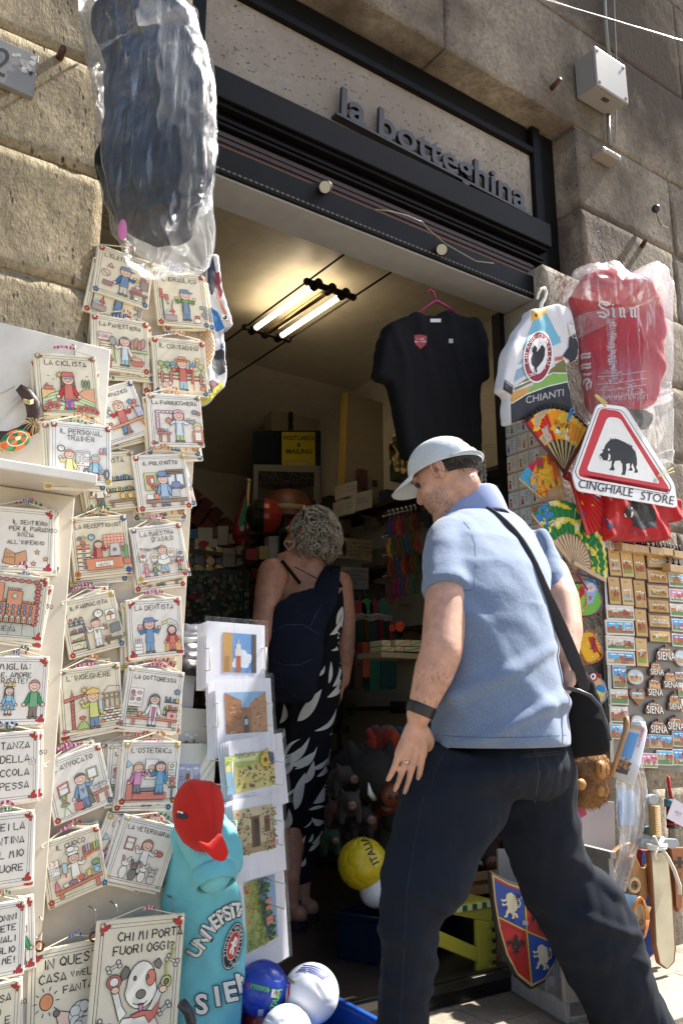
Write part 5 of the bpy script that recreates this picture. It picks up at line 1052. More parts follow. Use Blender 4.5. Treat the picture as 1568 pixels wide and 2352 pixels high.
a = PX('J', .2, 3.5); [a.l(3.5, '#2c3246', *q_) for q_ in ((655, 790, 740, 745, 840, 745, 935, 800), (660, 960, 720, 985, 820, 985, 900, 950), (700, 1000, 720, 1120, 800, 1180), (950, 620, 900, 720, 880, 760))]; pb = next(c for c in bp.children if c.name.startswith('pouch')); drape(a, [bvh_of(pb)], None, .003, .02).build('zip', mat('plastic'), pb)
# ================================================================== left foreground: prints, sweatshirt, balls
cloud_fold = lambda amp, seed, dirs=(): folds(amp, dirs, seed)
# ---- rack of art prints
M_wire = mat('paint', '#d9d7d0'); clearm = plastic_wrap('print_sleeve', '#f4f4fa', .95)
rk = thing('print_rack', 'white wire rack of art prints in clear sleeves between the plaques and the door', 'rack', (1.15, .02, .0)); mb = MB(col='#dcdad4')
for x in (1.24,): mb.tube([(x, .05, 0), (x, .05, 1.0)], .005, 8)
RACK = [('J', 0, 270, 720, 617, 748, 600, 1032, (365, 815, 552, 1028), .02), ('J', 1, 320, 1070, 652, 1062, 640, 1400, (388, 1158, 606, 1400), -.01), ('J', 2, 402, 1440, 722, 1390, 690, 1720, (400, 1510, 648, 1760), -.045),
        ('L', 3, 425, 300, 722, 250, 672, 640, (440, 340, 656, 640), -.065), ('L', 4, 430, 705, 728, 592, 692, 1225, (498, 745, 662, 1210), -.085)]
for w, i, x0, y0, x1, y1, xb, yb, _, Y in RACK:
    for xx in (x0+10, x1-5):
        a_ = pY(w, xx, (y0+y1)/2+150, Y-.014); mb.tube([(a_.x, .05, a_.z), (a_.x, Y-.02, a_.z), (a_.x, Y-.02, a_.z-.06), (a_.x, .05, a_.z-.06)], .0022, 6)
mb.build('wire_frame', M_wire, rk, smooth=True)
LAB = ('print of a brick tower against blue sky between house walls', 'print of a stone alley with an arch and green shutters', 'print of a yellow map of Tuscany with sunflowers', 'print of a wooden door among red flowers', 'tall print of a poppy field with a farmhouse and cypresses')
def art0(a, x0, y0, x1, y1):
    a.R('#6a9ad0', x0, y0, x1, y1, 0); 
    for k in range(7): a.E('#dfe8f2', x0+(x1-x0)*(.4+.06*k), y0+(y1-y0)*(.2+.1*(k % 4)), 8, 5, 0)
    a.R('#c9984e', x0, y0, x0+(x1-x0)*.28, y1, 0); a.R('#a87a3a', x0+(x1-x0)*.05, y0, x0+(x1-x0)*.2, y0+(y1-y0)*.4, 0); a.R('#4e4844', x1-(x1-x0)*.14, y0, x1, y1, 0); m_ = (x0+x1)/2-2; a.R('#b2603a', m_-4, y0, m_+4, y0+(y1-y0)*.42, 0); a.R('#d9d6d0', m_-6, y0+(y1-y0)*.42, m_+6, y0+(y1-y0)*.6, 0); a.R('#d9d6d0', m_-4, y0+(y1-y0)*.6, m_+4, y0+(y1-y0)*.72, 0); a.L([(m_, y0+(y1-y0)*.7), (m_, y0+(y1-y0)*.85)], 1.5, C('#d9d6d0'))
def art1(a, x0, y0, x1, y1):
    W_, H_ = x1-x0, y1-y0; a.R('#8ab5d8', x0, y0, x1, y1, 0); r = random.Random(1)
    for q_, c in ((0, '#a8734a'), (1, '#b98a5e')):
        xx = (x0, x0+W_*.4) if not q_ else (x1-W_*.42, x1); a.P(c, [(xx[0], y0), (xx[1], y0), (xx[1], y0+H_*(.75 if q_ else .8)), (xx[0], y1)] if not q_ else [(xx[0], y0), (xx[1], y0), (xx[1], y1), (xx[0], y0+H_*.7)], 0)
    a.R('#9a6a44', x0+W_*.36, y0, x1-W_*.38, y0+H_*.62, 0); a.P('#3f3a36', [(x0+W_*.43, y0), (x1-W_*.45, y0), (x1-W_*.45, y0+H_*.36), (x0+W_*.49, y0+H_*.44), (x0+W_*.43, y0+H_*.36)], 0); a.R('#a8c0d8', x0+W_*.45, y0+H_*.2, x1-W_*.47, y0+H_*.34, 0)
    for k in range(46): a.R(('#c99a6a', '#8a5c3c', '#d8b488', '#6f4c34', '#556a52')[k % 5], *(lambda x, y: (x, y, x+W_*.05, y+H_*.03))(x0+W_*(r.random()*.34 if k % 2 else .66+r.random()*.3), y0+H_*r.random()*.85), 0)
def art2(a, x0, y0, x1, y1):
    W_, H_ = x1-x0, y1-y0; a.R('#d8c87a', x0, y0, x1, y1, 0); a.R('#8fb4d0', x0, y0, x0+W_*.16, y0+H_*.6, 0); r = random.Random(2)
    a.P('#a9b85a', [(x0, y1), (x1, y1), (x1, y0+H_*.6), (x0+W_*.6, y0+H_*.7), (x0+W_*.3, y0+H_*.62), (x0, y0+H_*.8)], 0); a.P('#dfe0a0', [(x0+W_*.1, y1-H_*.04), (x1-W_*.3, y1-H_*.04), (x1-W_*.4, y0+H_*.78), (x0+W_*.2, y0+H_*.82)], 0); a.T('TOSCANA', x0+W_*.2, y1-H_*.1, 6, 1)
    for k in range(60): x, y = x0+W_*(.2+.75*r.random()), y0+H_*(.05+.55*r.random()); a.R(('#7a4a32', '#5f7a3a', '#b5763a', '#3f4a58', '#8a8a4a')[k % 5], x, y, x+W_*.04, y+H_*(.03+.05*r.random()), 0)
    for x, y in ((.88, .86), (.8, .74)): flower(a, x0+W_*x, y0+H_*y, 8, YEL, '#5a3420', 8)
    for k in range(9): a.E('#4a4a7a', x0+W_*(.9+.03*(k % 3)), y0+H_*(.9-.03*k), 2.6, 2.6, 0)
def art3(a, x0, y0, x1, y1):
    W_, H_ = x1-x0, y1-y0; a.R('#cfbf98', x0, y0, x1, y1, 0); a.R('#b39a74', x0, y0, x1, y0+H_*.2, 0); a.R('#5f3a28', x0+W_*.42, y0+H_*.12, x0+W_*.62, y0+H_*.76, 0); a.R('#3f2a20', x0+W_*.5, y0+H_*.12, x0+W_*.62, y0+H_*.76, 0); a.R('#6a4630', x0+W_*.74, y0+H_*.4, x0+W_*.88, y0+H_*.76, 0); a.R('#8a5a3a', x0+W_*.38, y0+H_*.76, x0+W_*.66, y0+H_*.8, 0); r = random.Random(3)
    for k in range(150): x = x0+W_*((r.random()**1.6)*.42 if k % 2 else 1-(r.random()**1.6)*.34); y = y0+H_*r.random()*.95; a.E(('#5f6a3c', '#7a8450', '#b5403a', '#45502e', '#8a5a44')[k % 5], x, y, W_*.025, H_*.02, 0, n=6)
def art4(a, x0, y0, x1, y1):
    W_, H_ = x1-x0, y1-y0; a.R('#8fb2d2', x0, y0, x1, y1, 0); a.P('#a8b45e', [(x0, y0), (x0, y1), (x0+W_*.42, y1-H_*.03), (x0+W_*.62, y0+H_*.1), (x1, y0+H_*.03), (x1, y0)], 0); r = random.Random(4)
    for k in range(210): v = r.random(); u = r.random()*.55; a.E(('#c8403a', '#d8604a', '#8a9a4a', '#b9b85a', '#5f7a42')[min(4, int(u*9+r.random()*1.2)) if v > .4 else 2+k % 3], x0+W_*u, y0+H_*v*.97, W_*.03, H_*.012, 0, n=6)
    for k in range(70): v = .05+.85*r.random(); a.E(('#3f5a38', '#50703f', '#2f4530')[k % 3], x0+W_*(.52+.18*r.random()+.12*math.sin(v*7)), y0+H_*v, W_*.06, H_*.02, 0, n=7)
    for v in (.28, .34, .5, .6): a.R('#c98a6e', x0+W_*.5, y0+H_*v, x0+W_*.72, y0+H_*(v+.05), 0); a.R('#a85a42', x0+W_*.5, y0+H_*(v+.05), x0+W_*.72, y0+H_*(v+.062), 0)
arts = (art0, art1, art2, art3, art4)
for w, i, x0, y0, x1, y1, xb, yb, ar, Y in RACK:
    A_, D_ = pY(w, x0, y0, Y), pY(w, xb, yb, Y); ya = R((0, 2, 14, 18, 30)[i]); nn_ = Vector((math.sin(ya), -math.cos(ya), 0)); rd = ray(w, x1, y1); B_ = CAM+rd*((A_-CAM).dot(nn_)/rd.dot(nn_)); hw_ = math.hypot(B_.x-A_.x, B_.y-A_.y)
    ro = max(-.12, min(.12, (B_.z-A_.z)/hw_)); uu = Vector((math.cos(ya), math.sin(ya), ro)).normalized(); wd = hw_*math.hypot(1, ro); ht = B_.z-D_.z+.045
    t = thing('art_print', LAB[i]+', in the rack', 'art print', A_, 'art prints in the white rack'); Mx = frame(A_, uu, n=nn_); Mx = Matrix.Translation(A_) @ Matrix.Rotation(R(-4), 4, uu) @ Matrix.Translation(-A_) @ Mx; iM = Mx.inverted()
    for k in range(5): q_ = MB(Mx @ Matrix.Translation((-.004*k, -.002*k, -.006-.006*k)), '#e9e8ee'); q_.box((0, -ht, -.001), (wd, 0, 0)); o = q_.build('backing_sheet', mat('paper'), t) if k else q_.build('mount', mat('paper'), t)
    a = Art(Mx @ Matrix.Translation((0, -ht, -.0055)), wd, .6); ax0, ay0, ax1, ay1 = ar; k0, k1 = [iM @ (CAM+rd*((A_-CAM).dot(nn_)/rd.dot(nn_))) for rd in (ray(w, ax0, ay1), ray(w, ax1, ay0))]; q_ = 100/wd
    ex = .06*(k1.x-k0.x)*q_; arts[i](a, k0.x*q_-ex, (max(k0.y, -ht+.006)+ht)*q_, k1.x*q_+ex, (k1.y+ht)*q_+ex); a.build('picture', M_print, t)
    q_ = MB(Mx); q_.box((-.006, -ht, -.003), (wd+.006, .012, .0015)); q_.build('clear_sleeve', clearm, t)
for i, (x0, y0, x1, y1, Y, c, l) in enumerate(((120, 1045, 198, 1052, .1, '#dcdce4', 'white card end behind the alley print'), (90, 1238, 305, 1255, .08, '#d8d4cc', 'grey print with a small meadow view, left of the alley print'), (60, 1455, 322, 1457, .05, '#dad6d0', 'print with a pale lilac view, left of the Tuscany map'))):
    A_, B_ = pY('J', x0, y0, Y), pY('J', x1, y1, Y); t = thing('art_print', l, 'art print', A_, 'art prints in the white rack'); Mx = frame(A_, B_-A_, n=(0, -1, 0)); wd = (B_-A_).length
    for k in range(3): q_ = MB(Mx @ Matrix.Translation((-.004*k, 0, -.007*k)), c); q_.box((0, -.2, -.001), (wd, 0, 0)); q_.build('mount' if not k else 'backing_sheet', mat('paper'), t)
    if i:
        a = Art(Mx @ Matrix.Translation((0, -.2, 0)), wd, .6); u0 = 100*(.2)/wd
        if i == 1: cityscape(a, 25, u0-130 if u0 > 130 else 10, 66, u0-55, 3, '#cfd0cc', ('#c9a84e', '#8a8a3a'), '#7a6a3a', '#5f6a3a')
        else: cityscape(a, 15, u0-90, 66, u0-40, 6, '#b9b8d8', ('#b9b4cc', '#a8a4c0'), '#9a94b4', '#c2c0d4')
        a.build('picture', M_print, t)
# ---- folded tea towels on the ledge behind
rs = random.Random(5)
for i, (y, xr, c) in enumerate(((770, 250, 0), (800, 235, 1), (830, 228, 2), (880, 262, 0), (905, 240, 3), (930, 262, 1), (965, 250, 2), (985, 268, 0))):
    t = thing('tea_towel', '%s rolled white tea towel in the pile beside the tower print' % ('topmost', 'second from the top', 'third from the top', 'fourth from the top', 'fifth from the top', 'sixth from the top', 'next to lowest', 'lowest')[i], 'towel', pY('J', xr-70, y, .14), 'rolled tea towels')
    A_ = pY('J', xr-150, y+8, .14); B_ = pY('J', xr, y, .14); B_ = B_ + Vector((0, .03, 0)); d = (B_-A_); q_ = MB(); rings = []
    for s in range(8):
        c_ = A_+d*(s/7)+Vector((0, 0, .004*noise.noise(Vector((s*.5, i*3, 0))))); rings.append([c_+Vector((0, math.cos(a_)*.05, math.sin(a_)*.017*(1+.2*noise.noise(Vector((a_, s, i)))))) for a_ in [6.2832*k/18 for k in range(18)]])
    q_.loft(rings, ('#e4e2e0', '#d9d7d8', '#ecebe8', '#c9cdd6')[c]); 
    o = q_.build('cloth', mat('cloth'), t, smooth=True)
    e = MB()
    for k, cc in enumerate(('#b5342e', '#3f5a9a', '#3f8a4e') if i % 2 else ('#55555c', '#2f6a9a')): e.tube([p+(p-(A_+d*(.8+.06*k))).normalized()*.0012 for p in [A_+d*(.80+.06*k)+Vector((0, math.cos(a_)*.0505, math.sin(a_)*.0178)) for a_ in [6.2832*q2/16 for q2 in range(17)]]], .0028, 5, cc)
    e.build('stripe', mat('cloth'), t)
lg = MB(); A_ = pY('J', 90, 1006, .14); lg.box((A_.x-.03, .06, A_.z-.02), (A_.x+.26, .24, A_.z-.008), '#2a2826'); lg.box((A_.x-.02, .2, 0), (A_.x+.0, .22, A_.z-.02), '#2a2826'); lg.box((A_.x+.22, .2, 0), (A_.x+.24, .22, A_.z-.02), '#2a2826'); o = lg.build('towel_stand', mat('blackpaint'), None); tag(o, 'dark low stand carrying the pile of rolled tea towels', 'stand')
# ---- turquoise sweatshirt on a hook, cap above
sw = thing('sweatshirt', 'turquoise university sweatshirt with white block letters, hanging beside the dog plaque', 'sweatshirt', pY('E', 1330, 1500, -.12))
t = MB(); silY(t, 'E', [(430, 1050, 1410), (520, 1050, 1452), (620, 1055, 1460), (700, 1055, 1462), (800, 1050, 1470), (950, 1020, 1530), (1100, 1030, 1548), (1300, 1060, 1550), (1500, 1060, 1545), (1720, 1050, 1535), (1850, 1050, 1530)], -.06, .3, 40)
def sw_post(p, n): 
    h = .009*noise.noise(p*9)+.004*noise.noise(p*22)+.008*max(0, math.sin((p.x*1.0-p.z*.35)*55+2.5*noise.noise(p*5)))**2+.012*max(0, math.sin((p.x*.8+p.z*.6)*60+2*noise.noise(p*6)))**2*max(0, min(1, (p.z-.42)/.06)); return p+n*h
body = organic('sweatshirt_body', t, mat('knit', '#76c3cc'), sw, .007, 6, sw_post); swt = bvh_of(body)
slv = MB(); sp_ = [pY('E', 1235, 530, -.12), pY('E', 1280, 610, -.18), pY('E', 1325, 700, -.22), pY('E', 1340, 775, -.235)]; slv.chain(sp_, [.05, .05, .046, .042], 18); slv.chain([sp_[0], pY('E', 1380, 560, -.15), pY('E', 1440, 700, -.17), pY('E', 1425, 780, -.2)], [.05, .045, .034, .02], 14); organic('sleeve', slv, mat('knit', '#76c3cc'), sw, .006, 4, folds(.010, [((.8, 0, .6), 60, 0, .9), ((-.5, 0, .9), 48, 1, .6)], 8))
cd_ = (sp_[3]-sp_[2]).normalized(); cf = MB(); cf.tube([sp_[3]-cd_*.012, sp_[3]+cd_*.012, sp_[3]+cd_*.028], [.049, .05, .044], 24, None, False); cf.build('sleeve_cuff', mat('knit', '#6ab8c2'), sw, smooth=True, solid=.006, sub=1)
a = PX('E', -.32); txt = 'UNIVERSITÀ'
pos = [(1215, 1265, 60), (1258, 1205, 52), (1290, 1155, 47), (1316, 1112, 43), (1348, 1075, 36), (1390, 1042, 28), (1428, 1020, 20), (1456, 1008, 13), (1488, 1000, 4), (1524, 1000, -6)]
for ch, (x, y, an) in zip('UNIVERSITÀ', pos):
    for off, c in ((.10, '#20242c'), (.045, '#e4e2da')):
        a.at(x, y, an); a.F(ch, -32 if ch != 'I' else -14, -46, 90, c, off)
for ch, (x, y, an) in zip('SIENA', ((1228, 1655, 3), (1350, 1606, 8), (1414, 1582, 11), (1496, 1528, 14), (1590, 1470, 16))):
    for off, c in ((.10, '#20242c'), (.045, '#e4e2da')): a.at(x, y, an); a.F(ch, 0, 0, 124, c, off)
a.at(1462, 1232, -14); a.E('#20242c', 0, 0, 58, 156, 0, n=32); a.E('#d9d8d4', 0, 0, 53, 148, 0, n=32); a.E('#20242c', 0, 0, 50, 142, 0, n=32); a.E('#d9d8d4', 0, 4, 34, 96, 0, n=32); a.E('#c0392f', 0, 4, 31, 90, 0, n=32)
for (lx, ly, rx, ry) in ((0, 10, 9, 34), (4, 50, 8, 14), (-10, 20, 10, 7), (12, 8, 10, 6), (-8, -30, 6, 22), (8, -34, 6, 22), (16, 30, 4, 26)): a.E('#ece9e2', lx, ly, rx, ry, 0)
for i, ch in enumerate('STUDIUM UNIVERSITARI'):
    th = R(215-i*13.2); a.at(1462, 1232, -14); ox, oy = 42*math.cos(th), 120*math.sin(th); ca_, sa_ = math.cos(R(-14)), math.sin(R(-14)); a.at(1462+ox*ca_-oy*sa_, 1232-(ox*sa_+oy*ca_), math.degrees(th)-90-14); a.T(ch, -5, -8, 18, 3, 0, C('#ecebe6'))
for i, ch in enumerate('SIENA'): th = R(240+i*15); ox, oy = 42*math.cos(th), 118*math.sin(th); a.at(1462+ox+8, 1232-oy, math.degrees(th)+90-14); a.T(ch, -5, -8, 18, 3, 0, C('#ecebe6'))
drape(a, [swt], None, .003, .007).build('lettering', M_print, body)
cp = thing('baseball_cap', 'red cotton baseball cap hung above the turquoise sweatshirt', 'cap', pY('E', 1280, 400, -.15)); t = MB()
silY(t, 'E', [(185, 1205, 1285), (200, 1150, 1335), (240, 1108, 1385), (300, 1083, 1405), (380, 1076, 1415), (450, 1088, 1412), (520, 1140, 1404), (575, 1220, 1395), (600, 1300, 1380)], -.25, .6, 32)
cb = organic('crown', t, mat('cloth', '#b8271f'), cp, .006, 5, folds(.006, [((1, 0, .4), 55, 1, .8)], 4))
br = cloth_shape('brim', 'E', dts(1245, 570, 1320, 590, 1390, 520, 1420, 580, 1440, 640, 1425, 690, 1395, 705, 1350, 690, 1290, 630), -.34, .012, mat('cloth', '#c8261f'), cp, None, .004, 3)
a = PX('E', -.4); a.p('#1d2230', 1080, 390, 1160, 395, 1185, 430, 1150, 436, 1086, 420); a.p('#d9d8d4', 1112, 382, 1150, 388, 1148, 402, 1116, 396)
for pts in ((1180, 200, 1250, 330, 1300, 480), (1330, 200, 1345, 340, 1350, 520)): a.l(3, '#8a1a16', *pts)
a.p('#e0d8d4', 1388, 415, 1408, 408, 1404, 440, 1390, 455)
drape(a, [bvh_of(cb)], None, .003, .015).build('trim', M_print, cb)
hg = MB(col='#2e3034'); hg.tube([pY('E', x, y, -.2) for x, y in ((1140, 1590), (1180, 1640), (1200, 1700), (1200, 1800))], .012, 10); o = hg.build('coat_hanger', mat('plastic'), None, smooth=True); tag(o, 'dark curved hanger end beside the dog plaque, bottom edge', 'hanger')
# ---- footballs in their baskets
def ball(label, c, r, base, kind, seed, group='small footballs'):
    t = thing('football', label, 'ball', c, group); bm = bmesh.new(); bmesh.ops.create_icosphere(bm, subdivisions=5, radius=1)
    phi = (1+5**.5)/2; ico = [Vector(v).normalized() for v in [(0, s1, s2*phi) for s1 in (-1, 1) for s2 in (-1, 1)]+[(s1, s2*phi, 0) for s1 in (-1, 1) for s2 in (-1, 1)]+[(s2*phi, 0, s1) for s1 in (-1, 1) for s2 in (-1, 1)]]
    cen = [(v, .03) for v in ico]
    for i in range(12):
        for j in range(i):
            for k in range(j):
                if all((ico[a_]-ico[b_]).length < 1.1 for a_, b_ in ((i, j), (j, k), (i, k))): cen.append(((ico[i]+ico[j]+ico[k]).normalized(), 0))
    Rm = Matrix.Rotation(seed, 3, Vector((.3, .5, .8)).normalized())
    if kind == 'panel': cen = [(Vector((math.cos(a_)*math.cos(b_), math.sin(a_)*math.cos(b_), math.sin(b_))), 0) for a_, b_ in [(0, 0), (1.57, 0), (3.14, 0), (4.71, 0), (0, 1.57), (0, -1.57)]]
    for v in bm.verts:
        q_ = Rm @ v.co; ds = sorted((q_.dot(p)-o_ for p, o_ in cen), reverse=True); d = ds[0]-ds[1]; v.co = v.co*(1-.04*math.exp(-(d/.02)**2)+.006*min(1, d*6))*r + Vector(c)
    me = bpy.data.meshes.new('shell'); bm.to_mesh(me); bm.free(); me.materials.append(mat('plastic', base)); me.polygons.foreach_set('use_smooth', [True]*len(me.polygons)); o = put('shell', me, t); return t, o
cB = pY('L', 596, 1425, -.10); t1, b1 = ball('royal blue football with red and green chevrons', cB, .064, '#263f9e', 'hex', .5)
a = PX('L', -.4); 
for k in range(9): a.p(('#b03a5a', '#7a4a8a', '#4aa04a', '#5fc05a', '#5fc05a', '#5fc05a', '#5fc05a', '#5fc05a', '#5fc05a')[k], 490+k*16, 1386+k*4, 506+k*16, 1400+k*4, 494+k*16, 1416+k*4, 502+k*16, 1416+k*4, 516+k*16, 1402+k*4, 500+k*16, 1386+k*4)
a.p('#e6e4e0', 655, 1426, 696, 1438, 690, 1484, 648, 1478); a.p('#3f9a5a', 664, 1462, 690, 1468, 688, 1482, 662, 1478); a.p('#c8383a', 676, 1436, 692, 1440, 688, 1468, 674, 1464); a.at(668, 1474, 76); a.T('ITALIA', 0, 0, 9, 1.5); a.p('#aeb6cc', 572, 1552, 606, 1548, 600, 1590, 568, 1592); a.at(668, 1560, 70); a.F('ITALIA', 0, 0, 34, '#5fc05a', .03)
drape(a, [bvh_of(b1)], None, .0012, .008).build('print', M_print, b1)
cW = pY('L', 886, 1455, -.16); t2, b2 = ball('white rugby style football with blue stripes and Italian shield', cW, .069, '#e6e6ea', 'panel', 1.2)
a = PX('L', -.4)
for k in range(4): a.l(6, '#2f3f92', *sum([[795+k*14+j*24, 1326-k*13-j*7+j*j*1.9+k*j*1.2] for j in range(8)], []))
for k in range(4): a.l(5, '#2f3f92', 728+k*12, 1540+k*14, 740+k*12, 1575+k*10)
a.p('#3f9a5a', 722, 1400, 738, 1385, 734, 1505, 724, 1500); a.p('#ece9e4', 738, 1385, 748, 1380, 746, 1500, 734, 1505); a.p('#c8383a', 748, 1380, 762, 1390, 758, 1460, 746, 1500); a.at(750, 1402, -15); a.E('#2f4aa0', 0, 0, 15, 18, 0); a.T('ITALIA', -11, -5, 8, 1.6, 0, C('#ece9e4'))
for k in range(4): a.at(752+k*9, 1368+k*7, 0); flower(a, 0, 0, 8, '#c8a05a', '#c8a05a', 5)
drape(a, [bvh_of(b2)], None, .0012, .008).build('print', M_print, b2)
t3, b3 = ball('white ball under the striped one, barely showing at the bottom edge', pY('L', 740, 1690, -.2), .06, '#dedde0', 'panel', .2)
t4, b4 = ball('dark red ball low between the blue and the white ball', pY('L', 660, 1590, -.12)+Vector((0, .03, -.02)), .058, '#7e1d1c', 'hex', 2.)
cY = pY('L', 1195, 680, .36); t5, b5 = ball('yellow football with black lettering on the blue tray behind the man', cY, .084, '#cdb41e', 'hex', .9)
a = PX('L', .1); a.at(1275, 640, 115); a.F('ITALIA', -40, -5, 46, '#26231a', .02); a.at(0, 0); a.l(4, '#26231a', 1140, 536, 1180, 520)
drape(a, [bvh_of(b5)], None, .0012, .01).build('print', M_print, b5)
t6, b6 = ball('white ball leaning on the yellow football', pY('L', 1275, 840, .33), .055, '#d5d5d8', 'panel', 2.2)
def basket(label, c, w, d, h, col, rot=0):
    t = thing('plastic_basket', label, 'basket', c, 'blue plastic baskets'); Mx = Matrix.Translation(c) @ Matrix.Rotation(rot, 4, 'Z'); q_ = MB(Mx, col)
    for x0, y0, x1, y1 in ((-w, -d, w, -d+.006), (-w, d-.006, w, d), (-w, -d, -w+.006, d), (w-.006, -d, w, d)): q_.box((x0*.999, y0, 0), (x1*.999, y1, h))
    q_.box((-w, -d, 0), (w, d, .006)); q_.build('tub', mat('plastic'), t, bevel=.003)
    q_ = MB(Mx, col); q_.box((-w-.012, -d-.012, h), (w+.012, -d+.004, h+.012)); q_.box((-w-.012, d-.004, h), (w+.012, d+.012, h+.012)); q_.box((-w-.012, -d, h), (-w+.004, d, h+.012)); q_.box((w-.004, -d, h), (w+.012, d, h+.012)); q_.build('rim', mat('plastic'), t, bevel=.003)
    q_ = MB(Mx, '#10203f')
    for k in range(int(w*2/.04)): q_.box((-w+.03+k*.04, -d-.002, .03), (-w+.042+k*.04, -d+.001, h-.03))
    q_.build('slot', mat('plastic'), t)
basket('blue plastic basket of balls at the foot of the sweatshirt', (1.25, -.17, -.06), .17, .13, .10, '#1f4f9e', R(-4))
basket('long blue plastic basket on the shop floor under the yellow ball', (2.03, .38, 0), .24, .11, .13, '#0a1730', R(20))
# ================================================================== bagged clothes on both sides
def wrap(name, w, rows, Y, dep, parent, m, seed, n=72, amp=.012):
    """a loose bag of clear film round a garment: crinkled down its length"""
    rr = []
    for i in range(len(rows)-1):
        a_, b_ = rows[i], rows[i+1]; k = max(2, int(abs(b_[0]-a_[0])/14))
        for j in range(k): t_ = j/k; rr.append(tuple(a_[q_]+(b_[q_]-a_[q_])*t_ for q_ in range(3)))
    rr.append(rows[-1][:3]); mb = MB(); silY(mb, w, rr, Y, dep, n); mb.f = mb.f[:-2]; mb.c = mb.c[:-2]
    for i in range(len(mb.v)):
        j, k = divmod(i, n); c_ = sum((mb.v[j*n+q_] for q_ in range(0, n, 8)), Vector())/len(range(0, n, 8)); d = mb.v[i]-c_; an = k/n*6.283; zz = mb.v[i].z
        h = noise.noise(Vector((math.cos(an)*3.2, math.sin(an)*3.2, zz*1.5+seed)))*1.2+abs(noise.noise(Vector((math.cos(an)*7+zz*6, math.sin(an)*7, zz*4+seed))))*1.0-.4+.5*noise.noise(Vector((math.cos(an)*14, math.sin(an)*14+zz*9, zz*16+seed)))
        mb.v[i] = mb.v[i]+d.normalized()*h*amp
    return mb.build(name, m, parent, smooth=True)
film = plastic_wrap('clear_film', '#f4f7fb', .80)
jb = thing('bagged_jacket', 'dark navy jacket on a hook in a long crinkled clear plastic bag, above the plaques', 'clothing', pY('A', 700, 60, -.15))
t = MB(); silY(t, 'A', [(-60, 400, 700), (20, 410, 800), (120, 440, 880), (260, 460, 935), (420, 470, 955), (600, 450, 960), (760, 435, 950), (860, 455, 930), (980, 560, 900), (1080, 690, 850)], -.15, .45, 36)
organic('jacket', t, mat('cloth', '#10141c'), jb, .009, 5, folds(.018, [((.7, 0, .7), 38, 0, .8), ((-.6, 0, .8), 46, 2, .5)], 7))
wrap('plastic_bag', 'A', [(-90, 340, 640), (0, 352, 700), (60, 362, 770), (200, 385, 900), (300, 395, 950), (420, 405, 978), (600, 420, 985), (760, 430, 978), (860, 450, 968), (950, 490, 952), (1020, 540, 955), (1080, 620, 970), (1130, 720, 975), (1180, 820, 960), (1215, 900, 935)], -.16, .55, jb, film, 2)
o = MB(col='#8e8b84'); o.tube([pY('A', 735, 40, -.02), pY('A', 738, 5, -.05), pY('A', 742, -30, -.1)], .004, 6); o.build('wire_hook', mat('metal'), jb)
o = MB(col='#c06a9a'); o.ell(pY('A', 550, 1030, -.19), (.012, .005, .03)); o.build('pink_tag', mat('plastic'), jb, smooth=True)
rb = thing('bagged_sweatshirt', 'red sweatshirt with white gothic Siena print under clear plastic on the right pier', 'clothing', pY('F', 1000, 300, -.15))
t = MB(); silY(t, 'F', [(150, 900, 1060), (220, 760, 1200), (330, 640, 1330), (480, 660, 1420), (700, 700, 1440), (900, 730, 1420), (1100, 750, 1390), (1230, 770, 1370), (1320, 870, 1330)], -.16, .4, 36)
body = organic('sweatshirt', t, mat('knit', '#b51c2a'), rb, .008, 5, folds(.012, [((.8, 0, .5), 40, 0, .7), ((-.3, 0, .9), 36, 2, .5)], 3)); a = PX('F', -.4, 5)
hem = MB(); silY(hem, 'F', [(1300, 865, 1330), (1340, 868, 1325), (1392, 890, 1290)], -.16, .45, 36); organic('hem', hem, mat('cloth', '#35363b'), rb, .007, 3)
def gothic(a, x, y, sc, ang=0, c='#ddd5d2'):
    a.at(x, y, ang, sc)
    for pts in (dts(40,60, 10,66, 0,52, 12,40, 36,30, 40,14, 24,2, 0,8), dts(48,58, 30,50, 14,58), dts(-8,20, 18,22, 30,10)): a.L(pts, 9, C(c))
    for x0 in (56, 84, 98, 128, 142): a.L(dts(x0-4,40, x0+3,34, x0+3,8, x0+9,2), 9, C(c))
    a.L(dts(84,36, 98,42), 5, C(c)); a.L(dts(128,36, 140,42), 5, C(c)); a.L(dts(54,50, 60,54), 7, C(c))
gothic(a, 890, 545, 2.0); gothic(a, 620, 420, 1.4, 62); gothic(a, 835, 1110, 1.9, 92)
r = random.Random(3)
for k in range(420):
    x, y = r.random(), r.random(); hw = 90+230*max(0, y-.62)/.38 if y > .62 else 38+10*math.sin(y*40); X, Y_ = 1000+(x-.5)*hw*1.4+(70 if y > .75 else 0), 560+640*y
    a.z = .004
    if r.random() < .75: a.at(X, Y_); a.L([(-9-12*r.random(), 0), (9, 2*r.random())] if k % 3 else [(0, -12), (0, 10)], 2.2+2*r.random(), C('#d8c8c6'))
for y in (1000, 1060, 1110, 1170): a.l(4, '#d8c8c6', 880, y+18, 1040, y+8, 1270, y-30)
for x in range(890, 1280, 38): a.at(x, 1190-(x-880)*.04); a.L(dts(-12,-20, -12,10, 0,22, 12,10, 12,-20), 4, C('#d8c8c6'))
drape(a, [bvh_of(body)], None, .002, .02).build('lettering', M_print, body)
wrap('plastic_bag', 'F', [(105, 890, 1010), (135, 840, 1080), (180, 760, 1160), (240, 660, 1240), (310, 590, 1330), (420, 600, 1440), (520, 650, 1490), (700, 690, 1500), (900, 720, 1495), (1100, 740, 1480), (1250, 770, 1490), (1400, 870, 1495), (1550, 1000, 1490), (1700, 1130, 1480), (1780, 1250, 1470)], -.18, .5, rb, film, 5, 64, .007)
o = MB(col='#77746d')
